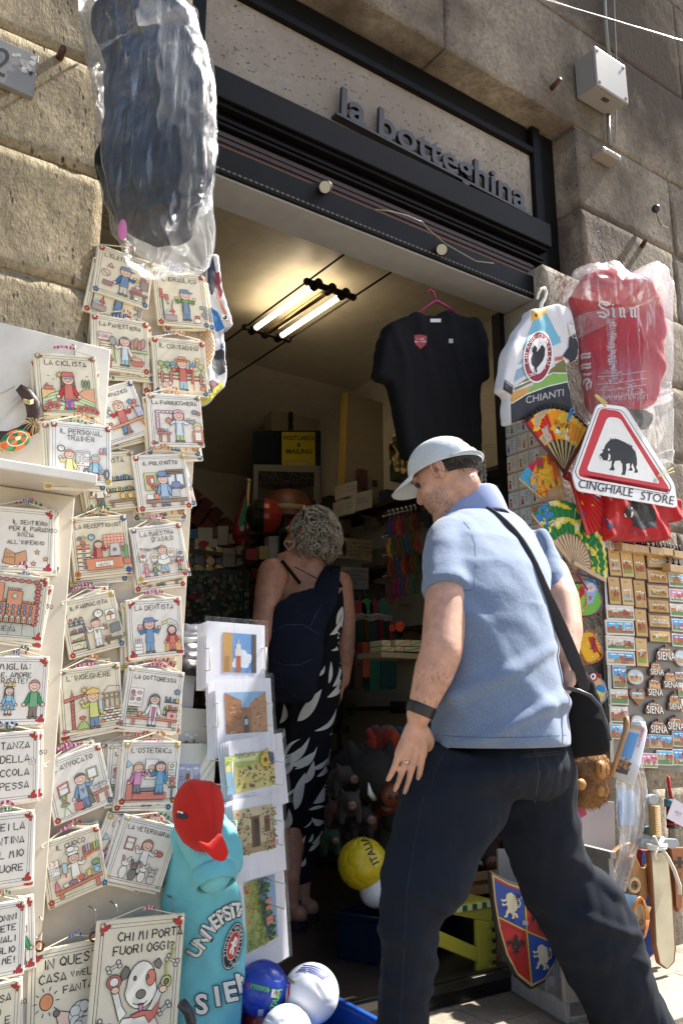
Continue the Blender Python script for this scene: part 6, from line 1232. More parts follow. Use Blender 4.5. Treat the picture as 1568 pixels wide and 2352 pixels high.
for k in range(9): c_ = pY('B', 1185+3*k, 985+22*k, -.02); o.tube([c_+Vector((.006*math.cos(t_), 0, .011*math.sin(t_))) if k % 2 else c_+Vector((0, .006*math.cos(t_), .011*math.sin(t_))) for t_ in [6.283*q_/10 for q_ in range(11)]], .0016, 5)
o.build('chain', mat('metal'), rb)
# ---- white cycling jersey
jy = thing('cycling_jersey', 'white cycling jersey with black rooster seal and green hills on a plastic hanger', 'jersey', pY('F', 430, 480, -.08))
jb_ = cloth_shape('jersey_body', 'F', dts(350, 520, 362, 480, 430, 466, 480, 450, 560, 436, 650, 445, 690, 560, 720, 680, 740, 800, 735, 860, 680, 900, 640, 900, 650, 1060, 700, 1300, 520, 1310, 360, 1340, 190, 1390, 170, 1250, 200, 1120, 190, 1160, 125, 1120, 135, 1030, 190, 800, 250, 640), -.09, .055, mat('cloth', '#dcdce0'), jy, folds(.009, [((.9, 0, .3), 42, 0, .7), ((.5, 0, -.7), 35, 1, .5)], 6), .006, 14)
a = PX('F', -.4, 4)
a.p('#e0a52a', 345, 570, 360, 480, 430, 466, 490, 446, 470, 500, 400, 560); a.p('#1e1c1a', 378, 510, 400, 515, 395, 540, 376, 530)
a.p('#6fb3cc', 365, 565, 400, 560, 470, 505, 500, 560, 590, 740, 520, 770, 300, 820, 280, 800); a.p('#6fb3cc', 240, 920, 290, 860, 320, 850, 300, 900); a.p('#6fb3cc', 520, 720, 580, 690, 585, 740, 540, 755)
for k in range(8): a.l(5, '#5f9ec0', 215+k*13, 1060-k*8, 235+k*12, 960-k*6)
a.p('#6c6f2c', 215, 1100, 300, 1040, 420, 1010, 540, 920, 610, 880, 650, 960, 650, 985, 520, 985, 360, 1060, 215, 1130); a.p('#7fae4c', 300, 1150, 380, 1070, 500, 1000, 650, 985, 650, 1050, 480, 1090, 310, 1155); a.p('#c9963f', 185, 1200, 200, 1145, 350, 1090, 310, 1155, 190, 1230)
for k in range(9): a.l(3, '#a87730', 195+k*14, 1195-k*6, 190+k*15, 1225-k*6)
for q_ in ((215, 1100, 420, 1012, 540, 925), (360, 1062, 520, 988, 650, 990), (190, 1235, 310, 1158, 480, 1095, 650, 1055)): a.l(8, '#e8e6e2', *q_)
a.p('#c8603a', 540, 890, 545, 862, 600, 850, 605, 880); a.p('#1f1f22', 185, 1240, 310, 1165, 480, 1100, 650, 1062, 720, 1300, 520, 1320, 190, 1400)
a.at(300, 1225, 12); a.F('CHIANTI', 0, -10, 58, '#b9b9bc', 0, shear=.2); a.p('#1f1f22', 120, 1120, 135, 1040, 205, 1090, 195, 1165); a.l(5, '#d8d8d8', 130, 1050, 200, 1098)
a.p('#26262a', 600, 850, 650, 780, 655, 700, 720, 660, 750, 800, 740, 870, 690, 905); a.p('#d8d4d2', 640, 600, 690, 560, 720, 640, 660, 690); a.l(6, '#b8323e', 660, 585, 715, 615); a.at(672, 690, -20); a.F('Classico', 0, -10, 30, '#d8d8d8', 0)
a.p('#26262a', 660, 850, 690, 900, 720, 1300, 660, 1300, 650, 1060, 655, 950)
a.at(403, 858, -6); a.E('#f0efee', 0, 0, 118, 210, 0, n=40); a.E('#8e1f33', 0, 0, 108, 198, 0, n=40); a.E('#eceaea', 0, 6, 76, 146, 0, n=40)
a.p('#17161a', 360, 790, 372, 768, 384, 770, 396, 790, 392, 820, 410, 850, 428, 800, 420, 775, 440, 762, 460, 790, 456, 850, 440, 890, 410, 930, 395, 945, 388, 985, 380, 985, 378, 945, 352, 920, 345, 870, 362, 830, 352, 812); a.p('#17161a', 352, 800, 346, 790, 358, 780); a.l(5, '#17161a', 375, 940, 372, 985, 360, 990); a.l(5, '#17161a', 390, 935, 392, 980, 384, 992)
for i, ch in enumerate('CHIANTI CLASSICO'):
    th = R(196-i*14.0); ox, oy = 92*math.cos(th), 168*math.sin(th); a.at(403+ox, 858-oy, math.degrees(math.atan2(168*math.cos(th)*-1, -92*math.sin(th)))+180 if 0 else math.degrees(th)-90); a.F(ch, -10, -14, 34, '#e9dfdd', .01)
for i, ch in enumerate('DAL 1716'): a.at(330+i*17, 1030-i*9+(i-3.5)**2*-.6, 20); a.F(ch, 0, 0, 26, '#e9dfdd', .01)
drape(a, [bvh_of(jb_)], None, .0015, .006).build('lettering', M_print, jb_)
h = MB(col='#dcd8ca'); h.tube([pY('F', x, y, -.09) for x, y in ((425, 470), (430, 430), (455, 390), (468, 340), (455, 310), (430, 310), (405, 350), (398, 392))], [.008, .008, .007, .007, .007, .006, .006, .005], 10); h.build('hanger', mat('plastic'), jy, smooth=True)
# ---- wild boar shop sign
sg = thing('triangular_sign', 'white triangular road sign with red rim, black boar and the words CINGHIALE STORE', 'sign', pY('F', 1100, 1800, -.22)); YS = -.22
def rounded(pts, r=40, n=6):
    out = []; N_ = len(pts)
    for i in range(N_):
        p, a_, b_ = Vector(pts[i]), Vector(pts[i-1]), Vector(pts[(i+1) % N_]); p0 = p+(a_-p).normalized()*r; p1 = p+(b_-p).normalized()*r
        for k in range(n+1): t_ = k/n; out.append(tuple(p0*(1-t_)**2+p*2*t_*(1-t_)+p1*t_**2))
    return out
def plate(mb, w, pts, Y, th, col):
    a_ = [pY(w, x, y, Y) for x, y in pts]; n = len(a_); b_ = [p+Vector((0, th, 0)) for p in a_]; ar = sum(a_[i].x*a_[(i+1) % n].z-a_[(i+1) % n].x*a_[i].z for i in range(n))
    f = [tuple(range(n)), tuple(range(2*n-1, n-1, -1))]+[((i+1) % n, i, n+i, n+(i+1) % n) for i in range(n)]
    if ar < 0: f = [q_[::-1] for q_ in f]
    mb.add(a_+b_, f, col)
mb = MB(); plate(mb, 'F', rounded(dts(880, 1230, 1110, 1260, 1500, 1880, 1525, 2075, 715, 1935, 678, 1800), 45), YS, .006, '#e9e8e6'); mb.build('plate', mat('gloss'), sg, bevel=.001)
a = PX('F', YS-.0005, 4)
def ring(pts, c): a.at(0, 0); a.raw([(x, -y) for x, y in rounded(pts, 34)], c)
ring(dts(890, 1262, 1080, 1285, 1478, 1905, 1450, 1965, 735, 1848, 694, 1790), '#2b2b2e'); ring(dts(893, 1266, 1078, 1290, 1470, 1904, 1447, 1960, 738, 1843, 700, 1788), '#e9e8e6'); ring(dts(905, 1270, 1060, 1295, 1462, 1925, 1440, 1948, 745, 1825, 722, 1790), '#c4202e'); ring(dts(960, 1340, 1060, 1350, 1385, 1880, 790, 1772), '#e9e8e6')
def boar(a, X, Y, s, eye='#e9e8e6'):
    f = lambda *xy: [(X+(x-1040)*s, Y+(y-1650)*s) for x, y in zip(xy[::2], xy[1::2])]
    g = lambda c, *xy: a.p(c, *[v for p in f(*xy) for v in p])
    g('#1b1a1c', 893, 1655, 900, 1640, 925, 1622, 915, 1605, 932, 1600, 940, 1570, 960, 1545, 985, 1520, 1040, 1518, 1100, 1545, 1150, 1580, 1185, 1620, 1195, 1670, 1198, 1720, 1190, 1745, 1204, 1775, 1200, 1790, 1172, 1788, 1180, 1765, 1168, 1735, 1160, 1712, 1150, 1740, 1162, 1765, 1158, 1775, 1125, 1770, 1140, 1752, 1138, 1712, 1110, 1718, 1112, 1760, 1105, 1790, 1100, 1808, 1068, 1805, 1080, 1780, 1078, 1720, 1060, 1690, 1020, 1695, 1008, 1730, 1018, 1760, 1010, 1772, 972, 1768, 990, 1742, 995, 1690, 975, 1700, 945, 1690, 918, 1690, 900, 1680)
    for k in range(9): x, y = 985+k*21, 1522+max(0, k-2)*9; g('#1b1a1c', x-4, y+8, x-8, y-16, x+12, y+6)
    g(eye, 968, 1612, 960, 1600, 972, 1594, 980, 1608); g(eye, 958, 1692, 966, 1668, 970, 1632, 984, 1650, 982, 1678, 972, 1690); g(eye, 893, 1660, 905, 1652, 925, 1688, 908, 1690); g('#1b1a1c', 900, 1666, 906, 1662, 910, 1672, 904, 1676)
boar(a, 1040, 1650, 1.)
a.at(722, 1905, -10.3); vs_, fs_ = font_mesh('CINGHIALE', 100); wx = max(p[0] for p in vs_); vs2, fs2 = font_mesh('STORE', 100); w2 = max(p[0] for p in vs2)
a.z += .0001; a.add([(p[0]*445/wx, p[1]*.98, a.z) for p in vs_], fs_, '#1c1c1e'); a.at(1222, 2002, -9.5); a.add([(p[0]*270/w2, p[1]*.98, a.z) for p in vs2], fs2, '#1c1c1e')
a.at(1345, 1855); a.E(None, 0, 0, 14, 16, w=2); a.T('R', -6, -8, 16, 2.4); a.build('graphics', M_print, sg)
# ---- red boar T-shirt below the sign
rt_ = thing('red_tshirt', 'red T-shirt with black boar print crumpled under the triangular sign', 'T-shirt', pY('G', 1200, 150, -.12))
rtb = cloth_shape('shirt_cloth', 'G', dts(940, -60, 1260, -20, 1560, -10, 1568, 110, 1540, 150, 1430, 150, 1470, 230, 1470, 310, 1200, 310, 990, 290, 945, 200, 960, 60), -.10, .08, mat('cloth', '#b31d24'), rt_, folds(.016, [((.7, 0, .6), 45, 0, .8), ((-.4, 0, .8), 38, 1, .6)], 12), .007, 6)
a = PX('G', -.4, 4); boar(a, 1215, 105, .85, '#d8d0cc'); a.p('#1c2a52', 945, 130, 985, 190, 1030, 215, 960, 240); a.at(1130, 262, -5); a.F('Tuscany', 0, -14, 40, '#7a1218', 0, shear=.25); drape(a, [bvh_of(rtb)], None, .002, .02).build('lettering', M_print, rtb)
# ---- folding fans
def fan(label, w, piv, tipa, tipb, Y, kind, nblade=16, inner=.48):
    """pivot, then the outer ends of the first and the last stick, as seen"""
    P0, A_, B_ = pY(w, *piv, Y), pY(w, *tipa, Y), pY(w, *tipb, Y); t = thing('hand_fan', label, 'fan', P0, 'folding fans on the right pier'); ra, rb_ = (A_-P0).length, (B_-P0).length; a0 = math.atan2((A_-P0).z, (A_-P0).x); a1 = math.atan2((B_-P0).z, (B_-P0).x)
    while a1-a0 > math.pi: a1 -= 2*math.pi
    while a1-a0 < -math.pi: a1 += 2*math.pi
    wood = {'black':'#1e1c1b', 'red':'#a31c1f'}.get(kind, '#c9a983'); q_ = MB(col=wood); L = MB(); r = random.Random(kind); n = nblade*4
    def at(u, rad, z): an = a0+(a1-a0)*u; R_ = ra+(rb_-ra)*u; return P0+Vector((math.cos(an)*rad*R_, z, math.sin(an)*rad*R_))
    for k in range(nblade):
        u = (k+.5)/nblade; du = .36/nblade; z = -.0006*k; q_.add([at(u-du*.3, .04, z), at(u+du*.3, .04, z), at(u+du, inner+.03, z), at(u-du, inner+.03, z), *[p+Vector((0, .0012, 0)) for p in (at(u-du*.3, .04, z), at(u+du*.3, .04, z), at(u+du, inner+.03, z), at(u-du, inner+.03, z))]], [(0, 1, 2, 3), (7, 6, 5, 4), (0, 4, 5, 1), (1, 5, 6, 2), (2, 6, 7, 3), (3, 7, 4, 0)], '#c9b36a' if kind == 'black' and k % 2 else wood)
    for u, z in ((0, .003), (1, -.012)):
        an = a0+(a1-a0)*u; d = Vector((math.cos(an), 0, math.sin(an))); R_ = (ra, rb_)[int(u)]; q_.loft([[P0+d*s*R_+Vector((0, z, 0))+Vector((-d.z, 0, d.x))*wv*c_+Vector((0, e_, 0)) for c_, e_ in ((-1, -.002), (1, -.002), (1, .002), (-1, .002))] for s, wv in ((-.09, .006), (-.03, .009), (.1, .007), (.5, .0085), (1.01, .007))], wood if kind != 'black' else '#6a1f22')
    q_.build('stick', mat('wood'), t, bevel=.0008); NR = 24
    for j in range(NR):
        for k in range(n):
            u0, u1 = k/n, (k+1)/n; r0, r1 = inner+(1-inner)*j/NR, inner+(1-inner)*(j+1)/NR; z0, z1 = (-.006*(1-abs(2-(k % 4))/2))-.0003*k/2, (-.006*(1-abs(2-((k+1) % 4))/2))-.0003*k/2; um, rm = (k+.5)/n, j/NR
            if kind == 'lemon': c = '#1f7a3f' if noise.noise(Vector((um*9, rm*4, 1))) < .12 else ('#d8c43a' if noise.noise(Vector((um*9, rm*4, 1))) < .4 else '#e3e0b4'); c = '#3f7ac0' if um < .14 and rm > .4 and noise.noise(Vector((um*30, rm*9, 2))) > 0 else c
            elif kind == 'cat': v_ = noise.noise(Vector((um*5, rm*3, 7))); c = '#4aa8d0' if um < .25 and rm > .3 else ('#e8b82a' if v_ < -.1 else '#d8642a' if v_ < .12 else '#3f7a4a' if v_ < .25 else '#c0305a'); c = '#e2c040' if um > .3 and um < .7 and rm < .6 and v_ < .2 else c
            elif kind == 'black': v_ = noise.noise(Vector((um*4, rm*3, 3))); c = '#c8301e' if um < .35 and v_ < .15 else ('#e89a22' if v_ < .05 else '#e8c23a' if v_ < .3 else '#b8a890'); c = '#1d1b1c' if rm > .88 else c
            elif kind == 'red': v_ = noise.noise(Vector((um*8, rm*5, 9))); c = '#b51a1e' if v_ < .33 or rm > .6 else ('#d8b03a' if v_ < .42 else '#3a4f9a')
            else: v_ = noise.noise(Vector((um*6, rm*4, 5))); c = '#3a78b8' if v_ < .1 else '#e0c24a'
            L.add([at(u0, r0, z0), at(u1, r0, z1), at(u1, r1, z1), at(u0, r1, z0)], [(0, 1, 2, 3)], c)
    L.build('leaf', mat('cloth'), t)
    if kind in ('cat', 'black', 'lemon'):
        a = PX(w, Y-.02, 3)
        if kind == 'cat':
            a.at(415, 1850, -14); a.P('#e8a22a', dts(-60, -60, -80, 0, -62, 130, -20, 60, 40, 50, 90, 110, 100, 0, 70, -70, 10, -120), 1, 4)
            for x in (-25, 55): a.E('#d8d040', x, -5, 24, 22, n=14, w=4); a.E('#2a2a22', x+2, -5, 9, 15, 0)
            a.P('#e0607a', dts(5, -50, 30, -50, 18, -68), 1, 3); a.L(dts(18, -68, 0, -85), 3); a.L(dts(18, -68, 38, -85), 3)
            for k in range(5): a.E('#c0304a', 40+k*9, 150+((k*37) % 40), 12, 9, 0)
        elif kind == 'black':
            for i, ch in enumerate('SIENA'): a.at(530+i*22, 1395+i*9, -14); a.F(ch, 0, 0, 40, '#6a4a1a', .01)
            a.p('#e8e4dc', 545, 1410, 585, 1425, 580, 1480, 545, 1470); a.p('#2a2830', 550, 1412, 582, 1424, 578, 1446, 550, 1438); a.p('#e8e4dc', 600, 1560, 640, 1420, 655, 1425, 650, 1570); a.p('#b8a89a', 430, 1440, 480, 1400, 520, 1520, 470, 1560)
        else:
            for x, y in ((490, 245), (560, 205), (640, 280), (840, 420), (560, 420-230)): a.at(x, y); a.E('#e0c93a', 0, 0, 26, 30, 0); a.E('#efe7b0', 0, 0, 18, 20, 0)
        drape(a, [bvh_of(x) for x in t.children if x.name.startswith('leaf')], None, .001, .02).build('painting', M_print, t)
    if kind == 'black':
        e = MB(col='#1a1819')
        for k in range(30): c_ = at(k/29, 1.02, -.012); e.tube([c_+Vector((.008*math.cos(t_), 0, .008*math.sin(t_))) for t_ in [6.283*q2/8 for q2 in range(9)]], .0011, 4)
        e.build('lace', mat('cloth'), t)
fan('fan with green lemon-print leaf and pale wood sticks, lowest of the fans', 'G', (690, 520), (360, 110), (925, 650), -.10, 'lemon')
fan('fan painted with an orange cat on a bright blue and yellow leaf', 'F', (610, 2130), (255, 1830), (520, 1650), -.08, 'cat', 18)
fan('half hidden fan with pale wood sticks and a blue leaf, behind the red fan', 'G', (640, 90), (920, 370), (950, 150), -.07, 'blue', 8)
fan('red fan hanging point down under the sign, with small flowers', 'F', (640, 1830), (1000, 2030), (780, 2290), -.12, 'red', 9, .2)
fan('black lace fan with orange SIENA picture and gold-spotted sticks', 'F', (610, 1770), (300, 1370), (790, 1440), -.13, 'black', 14)
pg = [('blue clothes peg clipped on the black lace fan', 'F', (640, 1375), (680, 1280), '#4a86c8', -.16), ('yellow clothes peg on the hem of the bagged red sweatshirt', 'F', (860, 1165), (950, 1245), '#c9bd6a', -.26), ('pale yellow clothes peg at the right corner of the triangular sign', 'F', (1370, 1815), (1490, 1765), '#d6cc94', -.24), ('yellowish clothes peg on the white wire rail beside the shop doorway', 'M', (735, 130), (808, 120), '#b8b03a', .3)]
for l, w, p0, p1, c, Y in pg:
    a_, b_ = pY(w, *p0, Y), pY(w, *p1, Y); t = thing('clothes_peg', l, 'clothes peg', a_, 'plastic clothes pegs'); d = (b_-a_); nn = Vector((-d.z, 0, d.x)).normalized()*.006
    for s_ in (1, -1): q_ = MB(col=c); q_.loft([[a_+d*f+nn*s_*g+Vector((0, e_, 0))+nn*s_*h_ for e_, h_ in ((-.004, 0), (.004, 0), (.004, .6), (-.004, .6))] for f, g in ((0, .15), (.35, .2), (.6, .5), (1, .9))]); q_.build('jaw', mat('plastic'), t, bevel=.001)
# ---- little wall tiles on the door reveal
tb = thing('tile_board', 'board of small painted tiles fixed to the door reveal behind the fans', 'display board', (2.49, .12, 1.5)); mb = MB(); XT = 2.485; mb.box((XT, -.02, .95), (XT+.012, .232, 1.96), '#a89f92'); mb.build('panel', M_ply, tb)
k = 0; r = random.Random(12); tm = []
for zi in range(13):
    for yi in range(4):
        y1 = .225-yi*.062; z1 = 1.945-zi*.076; c = ('#ddd6c8', '#d9dadc', '#e2dccb')[r.randrange(3)]; t = thing('painted_tile', 'painted tile, %s in row %d from the top of the reveal board' % (('deepest', 'second', 'third', 'outermost')[yi], zi+1), 'tile', (XT, y1, z1), 'small tiles on the reveal board')
        M_ = frame((XT, y1, z1-.07), (0, -1, 0), n=(-1, 0, 0)); q_ = MB(M_); q_.box((0, 0, 0), (.057, .07, .007), c); q_.build('tile_body', M_print, t, bevel=.0008)
        a = Art(M_ @ Matrix.Translation((0, 0, .007)), .057, 2.); a.P(None, dts(7, 7, 93, 7, 93, 116, 7, 116), 1, 1.6); a.lw = 2.2
        if (zi, yi) == (5, 2): a.R('#d98a4e', 4, 10, 96, 112, 0); a.T('€4,00', 8, 46, 26, 5)
        else:
            cc = (RED, BLU, GRN, ORA, PUR, BRN)[r.randrange(6)]; x = 30 if r.random() < .6 else 70; a.E(SK, x, 62, 10); a.P(cc, dts(x-10, 18, x+10, 18, x+7, 52, x-7, 52)); a.E((DK, BRN, YEL)[r.randrange(3)], x, 70, 10, 5)
            for q2 in range(5): a.L([(52 if x < 50 else 10, 96-q2*15), ((88 if x < 50 else 48)-r.random()*12, 97-q2*15)], 3.2)
        a.build('picture', M_print, t)
# two loose little plaques above the fan
for i, (x0, y0, x1, y1, l) in enumerate(((440, 1150, 540, 1100, 'small plaque of two figures propped above the black lace fan'), (500, 1235, 585, 1205, 'lower small plaque tucked behind the lace of the fan'))):
    A_, B_ = pY('F', x0, y0, -.05), pY('F', x1, y1, -.05); t = thing('small_plaque', l, 'plaque', A_, 'small plaques above the fan'); M_ = frame(A_, B_-A_, n=(0, -1, 0)); wd = (B_-A_).length; q_ = MB(M_); q_.box((0, -wd*1.35, -.008), (wd, 0, 0), '#e0dac8'); q_.build('board', M_print, t, bevel=.001); a = Art(M_ @ Matrix.Translation((0, -wd*1.35, 0)), wd, 1.6); a.P(None, dts(6, 6, 94, 6, 94, 129, 6, 129)); fig(a, 26, 14, 60, RED, BRN); fig(a, 60, 14, 66, GRY, DK, DK)
    for q2 in range(4): a.L(dts(20, 118-q2*9, 84, 119-q2*9), 2.4)
    a.build('picture', M_print, t)
o = MB(col='#9a6a38'); A_, B_, C_, D_ = [pY('F', x, y, -.03) for x, y in ((545, 1120), (650, 1115), (650, 1290), (580, 1290))]; plate(o, 'F', dts(548, 1125, 648, 1118, 650, 1290, 582, 1300), -.04, .02, '#8f6334'); o.tube([pY('F', x, y, -.06) for x, y in ((630, 1180), (632, 1250), (625, 1270))], .003, 6, '#a9a49a'); o = o.build('wooden_bracket', mat('wood'), None); tag(o, 'brown wooden bracket with a wire hook beside the little plaque', 'bracket')
# ---- magnet board with its magnets
bd = thing('magnet_board', 'grey metal board on the right pier covered with Siena magnets', 'display board', pY('G', 1250, 900, -.05)); YM = -.055; mb = MB(); A_ = pY('G', 928, 300, YM); plate(mb, 'G', dts(930, 300, 1800, 470, 1800, 2220, 990, 2110), YM+.004, .02, '#7f7a72'); mb.build('sheet', mat('paint'), bd); mb = MB(); plate(mb, 'G', dts(925, 298, 955, 300, 1012, 2110, 984, 2106), YM-.002, .006, '#9d9c9a'); mb.build('edge_strip', mat('metal'), bd)
SKY = '#5aa8d8'; TAN = '#c8a468'; MAG = []
def mg(pts, kind, label, seed=0):
    """pts: top left, top right, bottom right, bottom left as seen"""
    c4 = [pY('G', x, y, YM) for x, y in pts]; t = thing('fridge_magnet', label, 'magnet', c4[0], 'magnets on the grey board'); u = c4[1]-c4[0]; Mx = frame(c4[3], c4[2]-c4[3], n=(0, -1, 0)); wd = ((c4[1]-c4[0]).length+(c4[2]-c4[3]).length)/2; ht = ((c4[0]-c4[3]).length+(c4[1]-c4[2]).length)/2; H = ht/wd*100; r = random.Random(seed+len(label)); base = MB(Mx); col = {'wood':'#6a3c1e', 'round':'#8a6a58'}.get(kind, '#d9d4c8')
    k = wd/100
    if kind in ('round',): base.prism([(wd/2*(1+math.cos(i*.2618)), ht/2*(1+math.sin(i*.2618))) for i in range(24)], 0, .006, col)
    elif kind == 'heart': base.prism([(wd*(.5+.5*math.sin(t_)**3), ht*(.5+(13*math.cos(t_)-5*math.cos(2*t_)-2*math.cos(3*t_)-math.cos(4*t_))/30+.08)) for t_ in [-6.283*i/28 for i in range(28)]], 0, .006, '#8a5a3e')
    elif kind == 'shape':
        pts_ = [(0, .0), (1, .0), (1, .34), (.9, .36), (.92, .62), (.74, .66), (.72, .84), (.64, .86), (.6, 1.), (.52, .98), (.5, .8), (.36, .84), (.3, .7), (.16, .74), (.12, .4), (0, .36)]; base.prism([(x*wd, y*ht) for x, y in pts_], 0, .008, '#6f4f40')
    else: base.box((0, 0, 0), (wd, ht, .006), col)
    base.build('magnet_body', mat('plastic'), t, bevel=.001); a = Art(Mx @ Matrix.Translation((0, 0, .008 if kind == 'shape' else .006)), wd, 1.6)
    if kind == 'wood':
        a.R(('#c9a56a', '#d2b078', '#bf9a5c')[seed % 3], 5, 5 if H > 60 else 3, 95, H-5, 0); s_ = 6 if H > 100 else 5; a.F('Siena', 26, H-26 if H > 100 else H-19, 11, '#5a3a1c', 0, shear=.3)
        cityscape(a, 14, H*.14, 86, H*.66, seed, ('#c9a56a', '#d2b078', '#bf9a5c')[seed % 3], ('#b5763f', '#c88a52', '#a8562f') if seed % 4 else ('#c9c4bc', '#d8d4cc'), '#8a4a2a', ('#a8843f', '#8a9a3a', '#c2a468')[seed % 3])
    elif kind == 'card': cityscape(a, 4, 4, 96, H-4, seed, ('#4a9ad8', '#5ab4e0', '#d9d2c0', '#7a6ab0', '#d88ab0')[seed % 5], ('#c9824a', '#b8603a', '#d8b078') if seed % 2 else ('#d8d0c4', '#c4a07a', '#b56a4a'), '#a8482e', ('#b5a06a', '#5f8a5a', '#8a7a5a')[seed % 3]); a.F('Siena', 56, H-22, 13, '#f0ece4' if seed % 2 else '#a8342e', .01, shear=.3)
    elif kind == 'round': a.E('#b9c8cc', 50, H/2, 44, H*.44, 0); cityscape(a, 16, H*.25, 84, H*.7, seed, '#b9d0d8')
    elif kind == 'heart': cityscape(a, 16, H*.42, 84, H*.78, seed, '#8ab0c8')
    else:
        a.R(('#c9a07a', '#b5805a')[seed % 2], 16, H*.34, 86, H*.62, 0); cityscape(a, 24, H*.36, 80, H*.76, seed, '#9a7a60'); a.F('SIENA', 2, H*.06, 27, '#23202a', .05); a.F('SIENA', 3, H*.07, 26, '#e8e4dc', .01)
    a.build('picture', M_print, t)
rc = lambda x0, y0, x1, y1, sk=0.06: [(x0, y0), (x1, y0+(x1-x0)*sk), (x1+(y1-y0)*.02, y1+(x1-x0)*sk), (x0+(y1-y0)*.0, y1)]
for i, q_ in enumerate(((970, 392, 1065, 612), (1070, 395, 1165, 622), (1170, 415, 1265, 638), (968, 617, 1062, 842), (1070, 628, 1165, 850), (1174, 645, 1268, 868), (1180, 875, 1276, 1098), (1184, 1108, 1280, 1340))): mg(rc(*q_), 'wood', 'upright tan wooden Siena magnet, %s on the board' % ('top row beside the price tag', 'top row second from the edge', 'top row third with a leaning tower', 'second row at the edge', 'second row middle', 'second row third', 'third row alone', 'fourth row alone')[i], i)
for i, q_ in enumerate(((1270, 428, 1440, 545), (1272, 552, 1440, 665), (1275, 672, 1448, 785), (1280, 790, 1450, 903), (1284, 912, 1458, 1022), (1288, 1036, 1462, 1142))): mg(rc(*q_), 'wood', 'wide tan wooden Siena magnet, %s in the column of wide ones' % ('topmost', 'second', 'third and reddest', 'fourth with horses', 'fifth', 'sixth and lowest')[i], i+20)
for i, q_ in enumerate(((948, 845, 1168, 962), (940, 965, 1168, 1082), (944, 1090, 1172, 1205), (948, 1212, 1174, 1325))): mg(rc(*q_, .04), 'card', 'wide metal picture magnet, %s of the four at the left edge' % ('uppermost', 'second with blue sky', 'third with pale sky', 'lowest with blue sky')[i], (2, 1, 2, 6)[i]+10*i)
for i, q_ in enumerate(((1448, 590, 1600, 695), (1452, 715, 1610, 815), (1458, 835, 1610, 935), (1472, 955, 1620, 1055), (1474, 1075, 1620, 1175))): mg(rc(*q_, .07), 'card', 'framed photo magnet in the outermost column, %s of five' % ('top', 'second', 'middle', 'fourth', 'bottom')[i], i*3+1)
for i, q_ in enumerate(((1002, 1332, 1106, 1510), (975, 1520, 1118, 1642), (975, 1658, 1118, 1784), (976, 1796, 1092, 1920))): mg(rc(*q_, .03), 'card', 'square picture magnet low on the left edge, %s of four' % ('tallest and uppermost', 'second', 'third with rows of crests', 'lowest with blue sky')[i], (5, 7, 2, 11)[i])
mg(rc(1108, 1352, 1248, 1486), 'round', 'round Siena magnet with pale sky', 3); mg(rc(1140, 1725, 1256, 1830), 'round', 'round orange and violet magnet near the poster tube', 5); mg(rc(1130, 1510, 1260, 1655), 'heart', 'heart shaped Siena magnet', 4); mg(rc(1490, 1200, 1600, 1340), 'round', 'pale arched magnet at the right edge of the picture', 9)
for i, q_ in enumerate(((1340, 1160, 1490, 1290), (1285, 1280, 1395, 1410), (1268, 1400, 1388, 1580), (1395, 1350, 1510, 1515), (1435, 1530, 1540, 1690), (1252, 1600, 1395, 1720), (1285, 1750, 1425, 1875), (1425, 1720, 1560, 1850))): mg(rc(*q_), 'shape', 'cut-out Siena skyline magnet with raised letters, %s' % ('topmost of its cluster', 'second in the left file', 'tallest in the left file', 'right beside the tallest', 'lower right one with a tower', 'jigsaw shaped one', 'low one with a scroll', 'low one beside the scroll')[i], i)
for i, q_ in enumerate(((1230, 1880, 1285, 1990), (1290, 1880, 1385, 1990), (1385, 1888, 1470, 1995), (1478, 1850, 1600, 1980), (1215, 2030, 1350, 2150), (1350, 2010, 1475, 2130), (1478, 2000, 1600, 2130), (1500, 1385, 1600, 1440), (1525, 1470, 1600, 1580), (1545, 1600, 1620, 1700))): mg(rc(*q_, .03), 'card', 'small square picture magnet, %s' % ('partly behind the poster tube', 'domed one in the lowest but one row', 'red-roofed one in the lowest but one row', 'yellow-framed one in the lowest but one row', 'pink one in the bottom row', 'blue one in the bottom row', 'orange-framed one in the bottom row', 'narrow one at the picture edge', 'upper of two cut by the picture edge', 'lower of two cut by the picture edge')[i], (8, 6, 11, 5, 4, 16, 10, 3, 7, 12)[i])
o = MB(); q_ = PX('G', YM-.008); plate(o, 'G', [(1000+75*math.cos(i*.2618), 350+48*math.sin(i*.2618)) for i in range(24)], YM-.008, .002, '#d9d6cc'); o = o.build('price_tag', mat('paper'), None); tag(o, 'oval white paper tag with handwritten prices at the corner of the magnet board', 'price tag')
a = PX('G', YM-.0085, 4)
for i, t_ in enumerate(('X1 €3,00', 'X2 €5,50', 'X3 €7,50')): a.at(945+i*2, 340+i*26, 4); a.T(t_, 0, 0, 20, 3)
a.build('writing', M_print, o)
